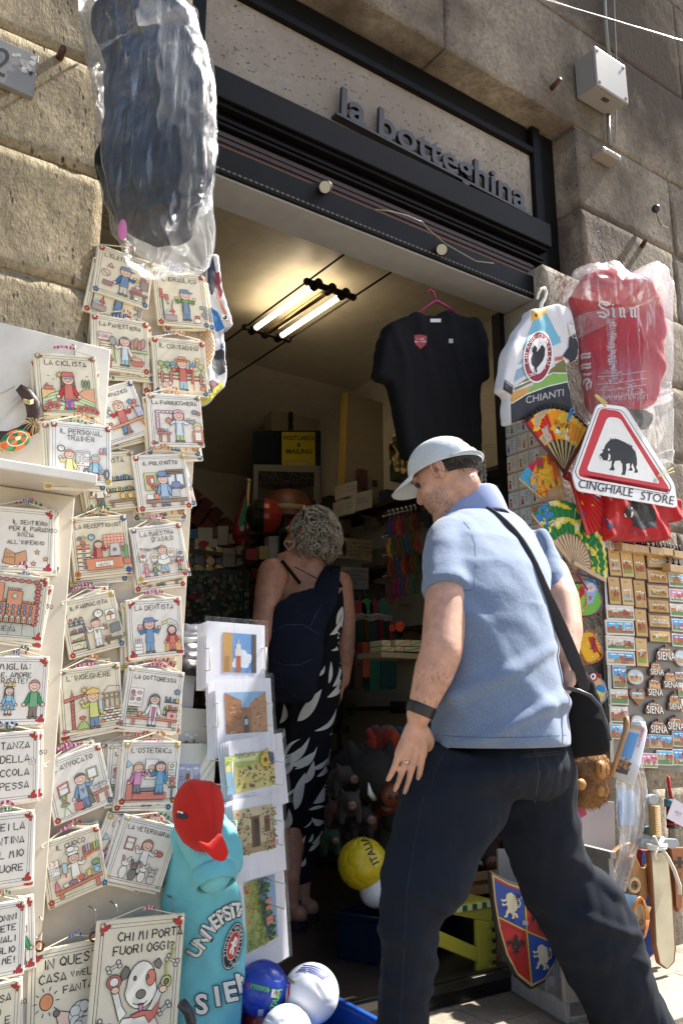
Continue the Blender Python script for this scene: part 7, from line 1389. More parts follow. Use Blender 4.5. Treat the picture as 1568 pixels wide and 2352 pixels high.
for i, (x0, y0, x1, y1, n) in enumerate(((1080, 310, 1190, 400, 4), (1190, 320, 1308, 412, 5), (1295, 300, 1410, 425, 3), (1405, 345, 1500, 435, 3), (1490, 370, 1600, 455, 4), (1468, 515, 1600, 570, 3))):
    t = thing('bottle_crate', 'tiny wooden crate of wine bottles, %s above the magnets' % ('first', 'second and widest', 'third with a tall handle', 'fourth', 'fifth', 'the one below the others')[i], 'souvenir', pY('G', x0, y1, YM-.03), 'tiny wine crates'); w0, w1 = pY('G', x0, y1, YM-.045), pY('G', x1, y1+8, YM-.045); zt = pY('G', x0, y0+30, YM-.045).z; q_ = MB(col='#c9a878'); X0, X1, Z0 = w0.x, w1.x, w0.z
    q_.box((X0, YM-.045, Z0), (X1, YM-.042, Z0+.028)); q_.box((X0, YM-.003, Z0), (X1, YM, Z0+.028)); q_.box((X0, YM-.042, Z0), (X0+.003, YM-.003, Z0+.034)); q_.box((X1-.003, YM-.042, Z0), (X1, YM-.003, Z0+.034)); q_.box((X0, YM-.04, Z0), (X1, YM-.004, Z0+.003))
    if i == 2: 
        for xx in (X0+.001, X1-.004): q_.box((xx, YM-.026, Z0+.02), (xx+.003, YM-.02, Z0+.085))
        q_.box((X0, YM-.027, Z0+.085), (X1, YM-.019, Z0+.092))
    q_.build('crate', mat('wood'), t, bevel=.0006)
    for k in range(n):
        x = X0+(X1-X0)*(k+.5)/n; b_ = MB(Matrix.Translation((x, YM-.022, Z0+.004))); rr = min(.0075, (X1-X0)/n*.42); b_.lathe([(.0005, 0), (rr, 0), (rr, .034), (rr*.35, .042), (rr*.35, .056), (.0005, .056)], 12, '#201a1c'); b_.lathe([(rr+.0003, .012), (rr+.0003, .028)], 12, ('#b8a890', '#8a2a2e')[k % 2]); b_.build('bottle', mat('plastic'), t, smooth=True)
# ---- felt shoulder bags
def felt(label, pts, face, Y, deco, side='#c8b088', stitch='#c03028', strap=None, sc='#b02428'):
    t = thing('felt_bag', label, 'bag', pY('G', *pts[0], Y), 'felt bags with blanket stitch'); mb = MB(); plate(mb, 'G', rounded(pts, 40), Y, .05, side); b_ = mb.build('felt_body', mat('cloth'), t, bevel=.006); mb = MB(); cx = sum(p[0] for p in pts)/len(pts); cy = sum(p[1] for p in pts)/len(pts); plate(mb, 'G', rounded([(cx+(x-cx)*.86, cy+(y-cy)*.86) for x, y in pts], 34), Y-.004, .004, face); mb.build('felt_face', mat('cloth'), t)
    mb = MB(); rp = rounded(pts, 40); 
    for i in range(0, len(rp)):
        p, q_ = Vector(rp[i]), Vector(rp[(i+1) % len(rp)])
        for s in range(max(1, int((q_-p).length/22))): e_ = p+(q_-p)*(s*22/(q_-p).length); d = (Vector((cx, cy))-e_)*.1; mb.tube([pY('G', e_.x, e_.y, Y-.004), pY('G', e_.x+d.x-5, e_.y+d.y, Y-.007)], .0014, 5, stitch)
    mb.build('stitch', mat('cloth'), t)
    if strap: mb = MB(); mb.tube([pY('G', x, y, Y+.01) for x, y in strap], .005, 6, sc, flat=.5); mb.build('strap', mat('cloth'), t, smooth=True)
    a = PX('G', Y-.0045, 3); deco(a); a.build('applique', mat('cloth'), t); return t
def d1(a):
    a.p('#b5202a', 610, 650, 780, 700, 770, 760, 700, 840, 620, 840); a.at(690, 720)
    for k in range(4): an = k*1.571+.7; a.E('#6fae3a', 32*math.cos(an), 34*math.sin(an), 28, 26, n=12, w=2)
    a.E('#c8241e', 0, -2, 22, 26, w=2); a.E('#1f1c1c', 0, 22, 12, 9, 0)
    for x, y in ((-8, -8), (8, -8), (0, 4)): a.E('#1f1c1c', x, y, 4, 4, 0)
    a.l(9, '#6fae3a', 690, 760, 660, 790, 620, 800)
def d2(a): a.p('#8ab4d8', 760, 650, 860, 640, 880, 720, 840, 830, 800, 840); a.at(826, 705); flower(a, 0, 0, 34, '#d8cde8', '#e0b83a', 8); a.p('#d8622e', 818, 770, 838, 775, 830, 805, 815, 800)
felt('blue and green felt bag with a daisy, behind the ladybird one', dts(700, 660, 850, 635, 925, 760, 925, 880, 830, 945, 700, 950), '#76b24a', -.08, d2, '#b02a36', '#2a4fa0', dts(640, 600, 720, 590, 860, 630, 890, 680), '#2f66b0')
felt('red and green felt bag with a ladybird on a clover', dts(560, 640, 640, 625, 800, 740, 805, 840, 740, 945, 560, 970), '#8fbf4a', -.12, d1, '#c9b088', '#b52a26', dts(605, 640, 650, 585, 720, 600, 800, 720), '#b51f26')
def d3(a): a.p('#b52a26', 805, 1105, 850, 1095, 890, 1215, 850, 1230); a.at(838, 1205, 80); a.F('Siena', 0, -12, 34, '#3a1f3a', .01); [(a.at(x, y), a.E('#efe7c0', 0, 0, 5, 5, 0)) for x, y in ((790, 1090), (870, 1080), (880, 1150), (905, 1200), (840, 1260), (890, 1280), (800, 1150))]
felt('yellow dotted felt bag with a red Siena patch', dts(745, 1050, 850, 1040, 930, 1230, 910, 1290, 790, 1330, 720, 1180), '#e0ac24', -.10, d3, '#c2a078', '#b8322a', dts(690, 960, 720, 1010, 790, 1060), '#b51f26')
def d4(a): a.at(880, 1440); a.E('#b52a2a', -34, 20, 34, 40, 0); a.E('#efeae0', -34, 22, 22, 26, 0); a.E('#2a4a8a', -36, 22, 10, 13, 0); a.E('#c03028', 14, 26, 18, 16, 0); a.at(905, 1520); a.E('#2f7ac0', 0, 0, 40, 34, 0, rot=-30); a.p('#b8c03a', 860, 1520, 930, 1555, 920, 1575, 850, 1560)
felt('tan and blue felt owl bag, lowest of the felt bags', dts(790, 1380, 880, 1375, 930, 1450, 975, 1570, 920, 1660, 800, 1600), '#c8a880', -.09, d4, '#5a9ac8', '#26262a')
# ================================================================== wall fittings
hn = thing('house_number', 'grey marble house number plate with a 2 and torn paper on the left pier', 'sign', pY('A', 80, 300, -.02)); mb = MB(); plate(mb, 'A', dts(-260, 60, 178, 250, 152, 436, -270, 250), -.028, .02, '#84837f'); mb.build('plate', mat('paint'), hn, bevel=.002)
a = PX('A', -.0285, 6); a.at(2, 332, -20); a.F('2', -60, -8, 128, '#2d2b2c', 0); a.at(-110, 290, -20); a.F('4', -60, -8, 128, '#2d2b2c', 0); r = random.Random(2)
for k in range(16): x, y = 55+r.random()*90, 235+r.random()*75; a.p('#b9b6b2' if k % 3 else '#9a9894', x, y, x+14+20*r.random(), y+6, x+18, y+16+16*r.random(), x-4, y+12)
a.at(140, 328); a.E('#2a2826', 0, 0, 8, 9, 0); a.build('lettering', M_print, hn)
for i, (w, x0, y0, x1, y1, l) in enumerate((('A', 262, 275, 285, 215, 'rusty iron peg in the stone beside the house number'), ('B', 965, 412, 1018, 352, 'rusty iron peg in the lintel stone left of the grey junction box'), ('B', 1378, 1112, 1398, 1080, 'short rusty peg in the right pier beside the bagged red sweatshirt'))):
    p, q_ = pY(w, x0, y0, .02), pY(w, x1, y1, -.06); mb = MB(); mb.tube([p, p.lerp(q_, .6), q_], [.012, .011, .009], 8); o = mb.build('iron_peg', mat('wood', '#4a2a1c'), None, smooth=True); tag(o, l, 'peg', 'iron pegs')
jx = thing('junction_box', 'large grey plastic junction box high on the right pier', 'junction box', pY('B', 1200, 370, -.1)); p0, p1 = pY('B', 1122, 262, -.10), pY('B', 1286, 460, -.10); mb = MB(col='#86847f'); mb.box((p0.x+.05, -.11, p1.z-.01), (p1.x+.02, -.01, p0.z+.07)); mb.build('box_body', mat('plastic'), jx, bevel=.006); mb = MB(col='#8c8a86'); mb.box((p0.x+.045, -.128, p1.z-.015), (p1.x+.025, -.112, p0.z+.075)); mb.build('lid', mat('plastic'), jx, bevel=.006)
mb = MB(col='#3a3937'); 
for x in (p0.x+.065, p1.x+.005):
    for z in (p1.z+.005, p0.z+.055): mb.tube([(x, -.131, z), (x, -.12, z)], .007, 10)
mb.box((p0.x+.14, -.09, p1.z-.0125), (p0.x+.18, -.07, p1.z-.009)); mb.build('screw', mat('plastic'), jx)
s2 = thing('small_junction_box', 'small grey beige switch box under the larger junction box', 'junction box', pY('B', 1240, 700, -.05)); p0, p1 = pY('B', 1200, 655, -.06), pY('B', 1288, 745, -.06); mb = MB(col='#8a857d'); mb.box((p0.x, -.07, p1.z+.02), (p1.x, -.0, p0.z)); mb.build('box_body', mat('plastic'), s2, bevel=.008); mb = MB(col='#8a857e'); mb.box((p0.x+.03, -.073, p1.z+.04), (p1.x-.02, -.07, p0.z-.02)); mb.build('cover', mat('plastic'), s2, bevel=.001)
for i, (l, pts, r_, c) in enumerate((('grey conduit dropping to the junction box from above', [('B', 1212, -60), ('B', 1218, 110), ('B', 1234, 260)], .011, '#77736c'), ('grey conduit between the two boxes', [('B', 1232, 505), ('B', 1234, 600), ('B', 1240, 650)], .010, '#77736c'), ('thin grey cable running beside the conduit', [('B', 1256, -60), ('B', 1262, 130), ('B', 1270, 300), ('B', 1268, 520), ('B', 1262, 640)], .004, '#8a867e'))):
    mb = MB(col=c); mb.tube([pY(*p, -.025) for p in pts], r_, 8); o = mb.build('conduit' if i < 2 else 'wall_cable', mat('plastic'), None, smooth=True); tag(o, l, 'conduit' if i < 2 else 'cable')
mb = MB(col='#8f8d8a'); mb.tube([pY('B', x, y, -.5) for x, y in ((700, -75), (950, 0), (1160, 62), (1380, 128), (1568, 185), (1800, 252))], .003, 6); mb.tube([pY('B', x, y, -.5) for x, y in ((700, -85), (950, -8), (1160, 66), (1380, 126), (1568, 182), (1800, 246))], .0022, 6, '#4a4846'); o = mb.build('overhead_cable', mat('plastic'), None, smooth=True); tag(o, 'twisted pale cable strung across the top corner before the wall', 'cable')
mb = MB(col='#2a2a2c'); mb.ell(pY('B', 1445, 935, -.03), (.02, .02, .02)); mb.tube([pY('B', x, y, -.03) for x, y in ((1445, 950), (1455, 985), (1470, 1010), (1500, 1022))], .002, 6); o = mb.build('cable_clip', mat('plastic'), None, smooth=True); tag(o, 'black clip with a loose wire end on the right pier', 'clip')
for i, (w, x, y, Y) in enumerate((('A', 1455, 838, .02), ('B', 487, 1118, .02))):
    c = pY(w, x, y, Y); t = thing('spotlight', ('small round spotlight under the lintel nearer the bagged jacket', 'small round spotlight under the lintel nearer the black T-shirt')[i], 'spotlight', c, 'spotlights under the lintel'); d = (CAM-c).normalized(); d = (d+Vector((-.3, 0, -.2))).normalized()
    mb = MB(col='#2a2826'); mb.tube([c-d*.05, c-d*.004], [.018, .022], 20); mb.tube([c-d*.05, c+Vector((-.03, .06, .03))], .006, 8); mb.build('can', mat('blackpaint', '#2a2826'), t, smooth=False); mb = MB(col='#b5b3a2'); mb.tube([c-d*.006, c-d*.002], .0195, 20); mb.build('lens', mat('gloss'), t)
mb = MB(col='#857a64'); mb.tube([pY('B', x, y, .03) for x, y in ((190, 938), (250, 945), (330, 965), (400, 995), (420, 1020), (500, 1090), (560, 1125), (640, 1170), (720, 1180))], .0025, 6); o = mb.build('lamp_cable', mat('plastic'), None, smooth=True); tag(o, 'pale cable drooping along the shutter box to the spotlight', 'cable')
# horn ornament with its painted disc on the pier board
hz = thing('horn_ornament', 'brown horn with straw ties and orange green drum disc on the upper pier board', 'ornament', pY('C', 120, 1400, -.06)); mb = MB(col='#4a3428'); mb.tube([pY('C', x, y, -.085) for x, y in ((130, 1130), (185, 1175), (235, 1250), (250, 1330), (225, 1410), (150, 1455), (60, 1480), (-60, 1470))], [.010, .016, .019, .020, .019, .017, .015, .012], 14); mb.build('horn', mat('leather'), hz, smooth=True)
mb = MB(col='#c9b58a'); rs = random.Random(1)
for k in range(34): p = pY('C', 225+10*rs.random(), 1380+20*rs.random(), -.1); q_ = pY('C', 130+190*rs.random(), 1340+150*rs.random(), -.11); mb.tube([p, p.lerp(q_, .5)+Vector((0, -.008, .004)), q_], .001, 4)
for k in range(5): mb.tube([pY('C', 165, 1215+k*6, -.104), pY('C', 210, 1225+k*6, -.112), pY('C', 262, 1205+k*7, -.09)], .0016, 5)
mb.tube([pY('C', x, y, -.07) for x, y in ((105, 1125), (30, 1165), (-40, 1185))], .0016, 5); mb.build('straw_tie', mat('cloth'), hz)
ds = MB(); c = pY('C', 112, 1500, -.115); u = pY('C', 217, 1485, -.115)-c; v = (pY('C', 120, 1425, -.125)-c); 
N_ = 24
for k in range(N_):
    a0, a1 = 6.283*k/N_, 6.283*(k+1)/N_; col = '#d8642a' if (k//3) % 2 else '#2f7a44'; P = lambda an, f, z: c+u*math.cos(an)*f+v*math.sin(an)*f+Vector((0, -z, 0))
    ds.add([P(a0, .2, .02), P(a1, .2, .02), P(a1, .62, .014), P(a0, .62, .014)], [(0, 1, 2, 3)], col); ds.add([P(a0, .62, .014), P(a1, .62, .014), P(a1, .68, .012), P(a0, .68, .012)], [(0, 1, 2, 3)], '#e6ddc2'); ds.add([P(a0, .68, .012), P(a1, .68, .012), P(a1, 1, -.002), P(a0, 1, -.002)], [(0, 1, 2, 3)], '#2f7a44' if (k//3) % 2 else '#d8642a'); ds.add([P(a0, 0, .022), P(a0, .2, .02), P(a1, .2, .02)], [(0, 1, 2)], '#ecdfb4'); ds.add([P(a0, 1, -.002), P(a1, 1, -.002), P(a1, .96, -.03), P(a0, .96, -.03)], [(0, 1, 2, 3)], '#c9a24a')
ds.build('painted_disc', mat('gloss'), hz)
# flags and gingham glove behind the hinged board
fl = thing('contrada_flag', 'bunched silky flags in white, black, blue and orange behind the hinged plaque board', 'flag', pY('I', 350, 600, .03)); b_ = cloth_shape('flag_cloth', 'I', dts(270, 190, 320, 170, 350, 300, 385, 480, 415, 600, 372, 615, 390, 760, 392, 920, 375, 965, 240, 1085, 236, 1060, 260, 900, 250, 400), .03, .05, mat('cloth', '#c9cace'), fl, folds(.012, [((1, 0, .15), 60, 0, .9)], 3), .007, 5); a = PX('I', -.2, 4)
a.p('#1d2436', 270, 190, 300, 180, 330, 330, 300, 420, 270, 400); a.p('#7e2230', 305, 290, 340, 280, 365, 400, 345, 440, 318, 370); a.p('#1f5fa0', 270, 480, 330, 520, 372, 615, 330, 640, 280, 600); a.p('#d8762a', 318, 400, 330, 410, 400, 570, 388, 580); a.p('#17181c', 300, 760, 350, 740, 392, 770, 392, 870, 340, 900, 300, 850); a.p('#17181c', 260, 640, 300, 620, 320, 700, 270, 760); a.p('#5a1f2a', 250, 960, 300, 920, 340, 950, 250, 1060); a.p('#c9c22e', 360, 930, 380, 920, 378, 965, 240, 1085, 236, 1050); a.p('#2a4a9a', 346, 715, 375, 690, 380, 730, 350, 740); a.p('#e6e4e0', 352, 530, 400, 540, 396, 570, 350, 565); a.at(372, 552); a.E('#2a2a2e', 0, 0, 14, 13, 0); a.at(365, 690); a.P(None, dts(-25, 40, 10, 60, 22, 10, 18, -40, -8, -60), 1, 3)
drape(a, [bvh_of(b_)], None, .0015, .015).build('pattern', M_print, b_)
gv = thing('oven_glove', 'brown gingham oven glove edge showing behind IL CONTADINO', 'oven glove', pY('C', 1470, 700, .01)); b_ = cloth_shape('padded_cloth', 'C', dts(1410, 395, 1460, 400, 1475, 560, 1455, 700, 1480, 730, 1506, 800, 1500, 910, 1460, 1000, 1420, 1015, 1400, 800), -.005, .03, mat('cloth', '#cfc4b0'), gv, None, .006, 4); a = PX('C', -.2, 3)
for i in range(9):
    for j in range(42):
        if (i+j) % 2: x, y = 1402+i*13, 400+j*15; a.p('#b5803e', x, y, x+13, y, x+13, y+15, x, y+15)
drape(a, [bvh_of(b_)], None, .001, .01).build('check', M_print, b_)
# ================================================================== inside the shop
lt = thing('ceiling_lamp', 'twin fluorescent tube lamp hung on two tensioned rods under the shop ceiling', 'lamp', (2.065, 1.17, 2.7)); 
for y in (.885, 1.46): mb = MB(col='#26221d'); mb.box((1.925, y-.012, 2.69), (2.205, y+.012, 2.712)); [mb.tube([(x, y-.028, 2.70), (x, y+.028, 2.70)], .022, 12) for x in (1.985, 2.062, 2.14)]; [mb.ell((x, y, 2.70), .018) for x in (1.935, 2.195)]; mb.build('end_bar', mat('blackpaint', '#26221d'), lt, bevel=.002)
tubeM = emit('fluorescent', '#ffeac8', 4.6)
for x in (1.985, 2.14): mb = MB(); mb.tube([(x, .91, 2.70), (x, 1.435, 2.70)], .0125, 14); mb.build('tube', tubeM, lt, smooth=True)
mb = MB(col='#a89468'); mb.tube([(2.062, .91, 2.70), (2.062, 1.435, 2.70)], .016, 14); mb.build('ballast', mat('metal'), lt, smooth=True)
for x in (1.935, 2.195): mb = MB(col='#2a241c'); mb.tube([(x, .24, 2.70), (x, 2.2, 2.70)], .005, 6); mb.build('rod', mat('metal'), lt)
bt_ = thing('black_tshirt', 'black sports T-shirt hung on a pink hanger at the top of the doorway', 'T-shirt', pY('O', 1000, 700, .14)); b_ = cloth_shape('shirt_cloth', 'O', dts(958, 716, 905, 736, 886, 772, 872, 858, 888, 872, 914, 874, 905, 880, 925, 970, 938, 1050, 1110, 1060, 1108, 880, 1125, 868, 1124, 780, 1108, 738, 1040, 712, 1000, 722), .14, .06, mat('cloth', '#08090d'), bt_, folds(.012, [((1, 0, .2), 40, 0, .7)], 6), .009, 6); a = PX('O', -.2, 2)
a.p('#8a2430', 951, 770, 965, 768, 980, 772, 978, 790, 966, 802, 953, 790); a.at(952, 786); a.T('GRAN FONDO', 0, 0, 3.2, .7, 0, C('#c9b8b4')); a.at(955, 780); a.T('STRADE', 0, 0, 3.6, .8, 0, C('#c9b8b4')); a.p('#9a9ca4', 1030, 778, 1040, 778, 1040, 788, 1030, 788); a.p('#c8c8cc', 988, 732, 1012, 732, 1012, 740, 988, 740); drape(a, [bvh_of(b_)], None, .0015, .02).build('badge', M_print, b_)
mb = MB(col='#8a2450'); mb.tube([pY('O', x, y, .14) for x, y in ((955, 722), (985, 700), (1000, 690), (1020, 700), (1045, 718))], .006, 8); mb.tube([pY('O', x, y, .14) for x, y in ((1000, 690), (996, 672), (985, 664), (978, 672))], .005, 8); mb.build('hanger', mat('plastic'), bt_, smooth=True)
def slab_thing(name, label, cat, w, pts, Y, th, col, kind='paint', group=None):
    o = MB(); plate(o, w, pts, Y, th, col); o = o.build(name, mat(kind), None, bevel=.0015); tag(o, label, cat, group); return o
q4 = lambda x0, y0, x1, y1, s=.0: dts(x0, y0, x1, y0+(x1-x0)*s, x1, y1+(x1-x0)*s, x0, y1)
o = slab_thing('postcard_sign', 'yellow sign reading POSTCARDS & MAILING on the dark board', 'sign', 'I', q4(716, 1236, 912, 1500, .0), 2.38, .01, '#c9b428', 'paper'); a = PX('I', 2.3795, 4)
for t_, y, h in (('POSTCARDS', 1285, 27), ('&', 1325, 26), ('MAILING', 1366, 29)):
    vs_, fs_ = font_mesh(t_, h*1.38, .8); W__ = max(p[0] for p in vs_); k_ = min(1, 184/W__); a.at(814-W__*k_/2, y); a.z += .0002; a.add([(p[0]*k_, p[1], a.z) for p in vs_], fs_, '#23251f')
a.p('#b58a4e', 738, 1405, 872, 1412, 868, 1495, 735, 1490); a.p('#c9b45a', 744, 1412, 866, 1418, 862, 1488, 742, 1484)
for k in range(9): a.at(756+k*12, 1440+(k*17) % 30); a.E('#a8522e', 0, 0, 9, 7, 0, n=8)
a.build('lettering', M_print, o)
slab_thing('notice_board', 'dark blue board behind the yellow postcard sign', 'board', 'I', q4(548, 1228, 968, 1660, .0), 2.42, .02, '#1c2430')
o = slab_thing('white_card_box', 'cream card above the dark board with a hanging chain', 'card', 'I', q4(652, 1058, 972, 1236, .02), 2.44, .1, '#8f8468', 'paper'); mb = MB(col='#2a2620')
for k in range(7): c_ = pY('I', 766, 1110+k*18, 2.42); mb.tube([c_+Vector((.012*math.cos(t_)*(k % 2), .0, .028*math.sin(t_))) if k < 2 or k == 4 else c_+Vector((.014*math.cos(t_), 0, .02*math.sin(t_))) for t_ in [.7*q2 for q2 in range(10)]], .004, 5)
mb.build('chain', mat('metal'), o)
o = slab_thing('horse_race_poster', 'framed dark photograph of a horse race below the postcard sign', 'poster', 'I', q4(546, 1430, 942, 1760, .02), 2.36, .012, '#8f8a7e', 'paper'); a = PX('I', 2.3595, 4); a.p('#4a4238', 574, 1470, 905, 1478, 900, 1700, 566, 1690); a.p('#2a2624', 574, 1470, 905, 1478, 905, 1560, 700, 1600, 570, 1560)
r = random.Random(3)
for k in range(150): a.at(580+r.random()*310, 1480+r.random()*70); a.E(('#5a5048', '#3a322c', '#6a5e52')[k % 3], 0, 0, 5, 4, 0, n=6)
for x, y in ((700, 1600), (740, 1585), (800, 1620), (850, 1640), (690, 1570), (770, 1575)): a.at(x, y, -8); a.E('#1a1614', 0, 0, 26, 10, 0, n=10); a.E('#1a1614', -22, 10, 9, 6, 0, n=8); a.E('#1a1614', 0, 14, 7, 9, 0, n=8); [a.L([(u_, -6), (u_+s_, -26)], 4, C('#1a1614')) for u_, s_ in ((-14, -8), (-8, 6), (12, 10), (16, -2))]
a.build('photo', M_print, o)
o = slab_thing('slatted_panel', 'grey slatted wall panel beside the notice board', 'panel', 'I', dts(972, 1055, 1100, 1020, 1095, 1700, 945, 1700), 2.5, .03, '#4a463e'); a = PX('I', 2.4995, 3)
for k in range(9): a.l(3, '#2a2722', 970, 1075+k*75, 1095, 1075+k*75)
a.build('groove', M_print, o)
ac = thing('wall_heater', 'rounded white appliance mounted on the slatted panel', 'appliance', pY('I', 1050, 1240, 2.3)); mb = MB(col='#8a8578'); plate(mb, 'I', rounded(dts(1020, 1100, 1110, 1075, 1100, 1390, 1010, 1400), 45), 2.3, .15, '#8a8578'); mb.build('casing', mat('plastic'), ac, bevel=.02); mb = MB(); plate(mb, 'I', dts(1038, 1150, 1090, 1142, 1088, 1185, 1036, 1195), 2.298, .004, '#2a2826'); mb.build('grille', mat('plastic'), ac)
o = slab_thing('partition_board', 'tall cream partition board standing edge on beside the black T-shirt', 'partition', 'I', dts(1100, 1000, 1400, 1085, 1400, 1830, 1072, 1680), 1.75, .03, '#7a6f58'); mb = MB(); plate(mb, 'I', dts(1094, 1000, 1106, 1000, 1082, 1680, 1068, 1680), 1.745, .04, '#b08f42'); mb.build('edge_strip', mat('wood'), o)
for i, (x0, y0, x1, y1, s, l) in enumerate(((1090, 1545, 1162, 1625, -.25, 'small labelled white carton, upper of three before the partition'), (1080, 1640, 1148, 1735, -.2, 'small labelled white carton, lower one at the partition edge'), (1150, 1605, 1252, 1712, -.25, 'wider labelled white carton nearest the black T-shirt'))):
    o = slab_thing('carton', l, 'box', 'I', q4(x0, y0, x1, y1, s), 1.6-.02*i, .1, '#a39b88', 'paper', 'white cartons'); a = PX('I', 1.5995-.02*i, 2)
    for k, t_ in enumerate(('ITEM 051', 'QUANTITY 12')): a.at(x0+12, (y0+y1)/2-4+k*20-10, 12); a.T(t_, 0, 0, 8, 1.2)
    a.build('writing', M_print, o)
# shelves and dim stock
wd_ = mat('wood')
def shelf_plank(label, w, x0, x1, y, Y, dp=.25, col='#4a3826'):
    a_, b_ = pY(w, x0, y, Y), pY(w, x1, y, Y); o = MB(); o.box((a_.x, Y, a_.z-.022), (b_.x, Y+dp, a_.z), col); o = o.build('shelf_plank', wd_, None, bevel=.001); tag(o, label, 'shelf', 'dim shelves inside'); return a_.z
zA = shelf_plank('upper shelf of white boxes left of the woman', 'J', 120, 480, 284, 1.9)
zB = shelf_plank('lower shelf of white boxes left of the woman', 'J', 340, 500, 405, 1.86)
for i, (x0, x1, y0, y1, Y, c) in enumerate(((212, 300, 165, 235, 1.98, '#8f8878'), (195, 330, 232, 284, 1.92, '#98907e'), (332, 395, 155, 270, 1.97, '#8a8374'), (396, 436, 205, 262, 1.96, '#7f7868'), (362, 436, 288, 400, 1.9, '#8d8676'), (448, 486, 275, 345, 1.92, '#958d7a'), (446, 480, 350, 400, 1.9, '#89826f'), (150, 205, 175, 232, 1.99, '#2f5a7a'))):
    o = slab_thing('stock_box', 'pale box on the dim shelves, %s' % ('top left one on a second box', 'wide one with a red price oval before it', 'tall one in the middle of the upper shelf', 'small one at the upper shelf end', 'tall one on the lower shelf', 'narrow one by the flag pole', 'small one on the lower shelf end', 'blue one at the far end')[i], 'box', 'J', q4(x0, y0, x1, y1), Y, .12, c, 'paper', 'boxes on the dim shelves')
for i, (x, y, rx, ry, w) in enumerate(((248, 262, 30, 20, 'J'), (187, 577, 32, 22, 'J'), (1418, 755, 26, 32, 'J'), (1375, 765, 22, 22, 'J'))):
    o = slab_thing('price_tag', '%s price tag %s' % (('red oval', 'on the white box shelf'), ('dim red oval', 'among the magnets behind the towels'), ('bright orange', 'standing by the leather keyrings'), ('orange', 'leaning behind the brighter one'))[i], 'price tag', w, [(x+rx*math.cos(k*.35), y+ry*math.sin(k*.35)) for k in range(18)], (1.88, 1.7, .95, .97)[i], .004, ('#8a1e1a', '#6a1a18', '#d8481e', '#b83a1a')[i], 'paper'); a = PX('J', (1.88, 1.7, .95, .97)[i]-.0005, 3); a.at(x-rx*.6, y+6, 8); a.T('€ 4,00' if i != 3 else '€', 0, 0, 12, 2.2); a.build('writing', M_print, o)
# pin badges on their board
slab_thing('badge_board', 'dark board of round badges on the back shelf unit', 'board', 'J', q4(120, 288, 352, 560), 1.93, .02, '#26241e')
rs = random.Random(6); k = 0
for row in range(5):
    for c_ in range(4 if row < 3 else 3):
        x, y = 152+c_*62+(row % 2)*6, 315+row*52; col = ('#8a7a2a', '#2a4a6a', '#7a2a22', '#8a8a78', '#2f5a3a', '#a8622a')[rs.randrange(6)]; o = MB(); P = pY('J', x, y, 1.925); o.lathe([(.034, .004), (.03, .010), (.0, .013)], 20, col, M=frame(P, (1, 0, 0), n=(0, -1, 0)), caps=False); o.lathe([(.024, .0115), (.0, .0145)], 16, ('#b8a878', '#5a6a7a', '#a89a5a')[rs.randrange(3)], M=frame(P, (1, 0, 0), n=(0, -1, 0))); o = o.build('pin_badge', mat('gloss'), None, smooth=True); tag(o, 'round tin badge, %s in row %d of the dark badge board' % (('first', 'second', 'third', 'fourth')[c_], row+1), 'badge', 'round badges')
# Italian flag
fg = thing('italian_flag', 'furled green, white and red Italian flag on a pale pole at the back', 'flag', pY('I', 505, 1650, 1.7)); mb = MB(col='#a8946a'); mb.tube([pY('I', 516, 1528, 1.7), pY('I', 500, 1790, 1.7), pY('J', 482, 270, 1.7)], .008, 8); mb.ell(pY('I', 516, 1528, 1.7), .012); mb.build('pole', mat('wood'), fg, smooth=True)
b_ = cloth_shape('flag_cloth', 'J', dts(505, -60, 520, 0, 530, 120, 528, 250, 470, 262, 450, 200, 462, 100, 490, 0), 1.72, .05, mat('cloth', '#7a1c1c'), fg, folds(.015, [((1, 0, .1), 40, 0, .8)], 3), .01, 4); a = PX('J', 1.4, 4); a.p('#155a32', 505, -70, 525, 0, 530, 135, 465, 160, 450, 150, 480, 20); a.p('#8f8a80', 530, 120, 531, 160, 470, 190, 460, 165); drape(a, [bvh_of(b_)], None, .002, .03).build('pattern', M_print, b_)
# beach ball and helmet on the wire shelf
ws = thing('wire_shelf', 'black wire shelf rack holding packets behind the woman', 'shelf', pY('J', 590, 300, 1.65)); mb = MB(col='#1d1c1b')
for y in (195, 372):
    for Y in (1.6, 1.78): mb.tube([pY('J', 490, y+10, Y), pY('J', 720, y, Y)], .004, 6)
    for k in range(12): p = pY('J', 492+k*19, y+9-k*.8, 1.6); mb.tube([p, (p.x+.02, 1.78, p.z)], .002, 5)
for x in (494, 700): p = pY('J', x, 190, 1.6); mb.tube([(p.x, 1.6, 0), (p.x, 1.6, p.z+.05)], .005, 6)
mb.build('rack_frame', mat('blackpaint', '#1d1c1b'), ws)
bb = thing('leather_ball', 'shiny red and black segmented ball on top of the wire shelf', 'ball', pY('J', 605, 110, 1.68)); c = pY('J', 607, 105, 1.68); mb = MB(); n_ = 24
for j in range(n_):
    for i in range(12):
        f = lambda a_, b2: c+Vector((math.cos(a_)*math.sin(b2), math.sin(a_)*math.sin(b2), math.cos(b2)))*.105; a0, a1, b0, b1 = 6.283*j/n_, 6.283*(j+1)/n_, math.pi*i/12, math.pi*(i+1)/12; mb.add([f(a0, b0), f(a0, b1), f(a1, b1), f(a1, b0)], [(0, 1, 2, 3)], '#16150f' if (j//4) % 2 else '#8a2a20')
mb.build('ball_shell', mat('gloss'), bb, smooth=True)
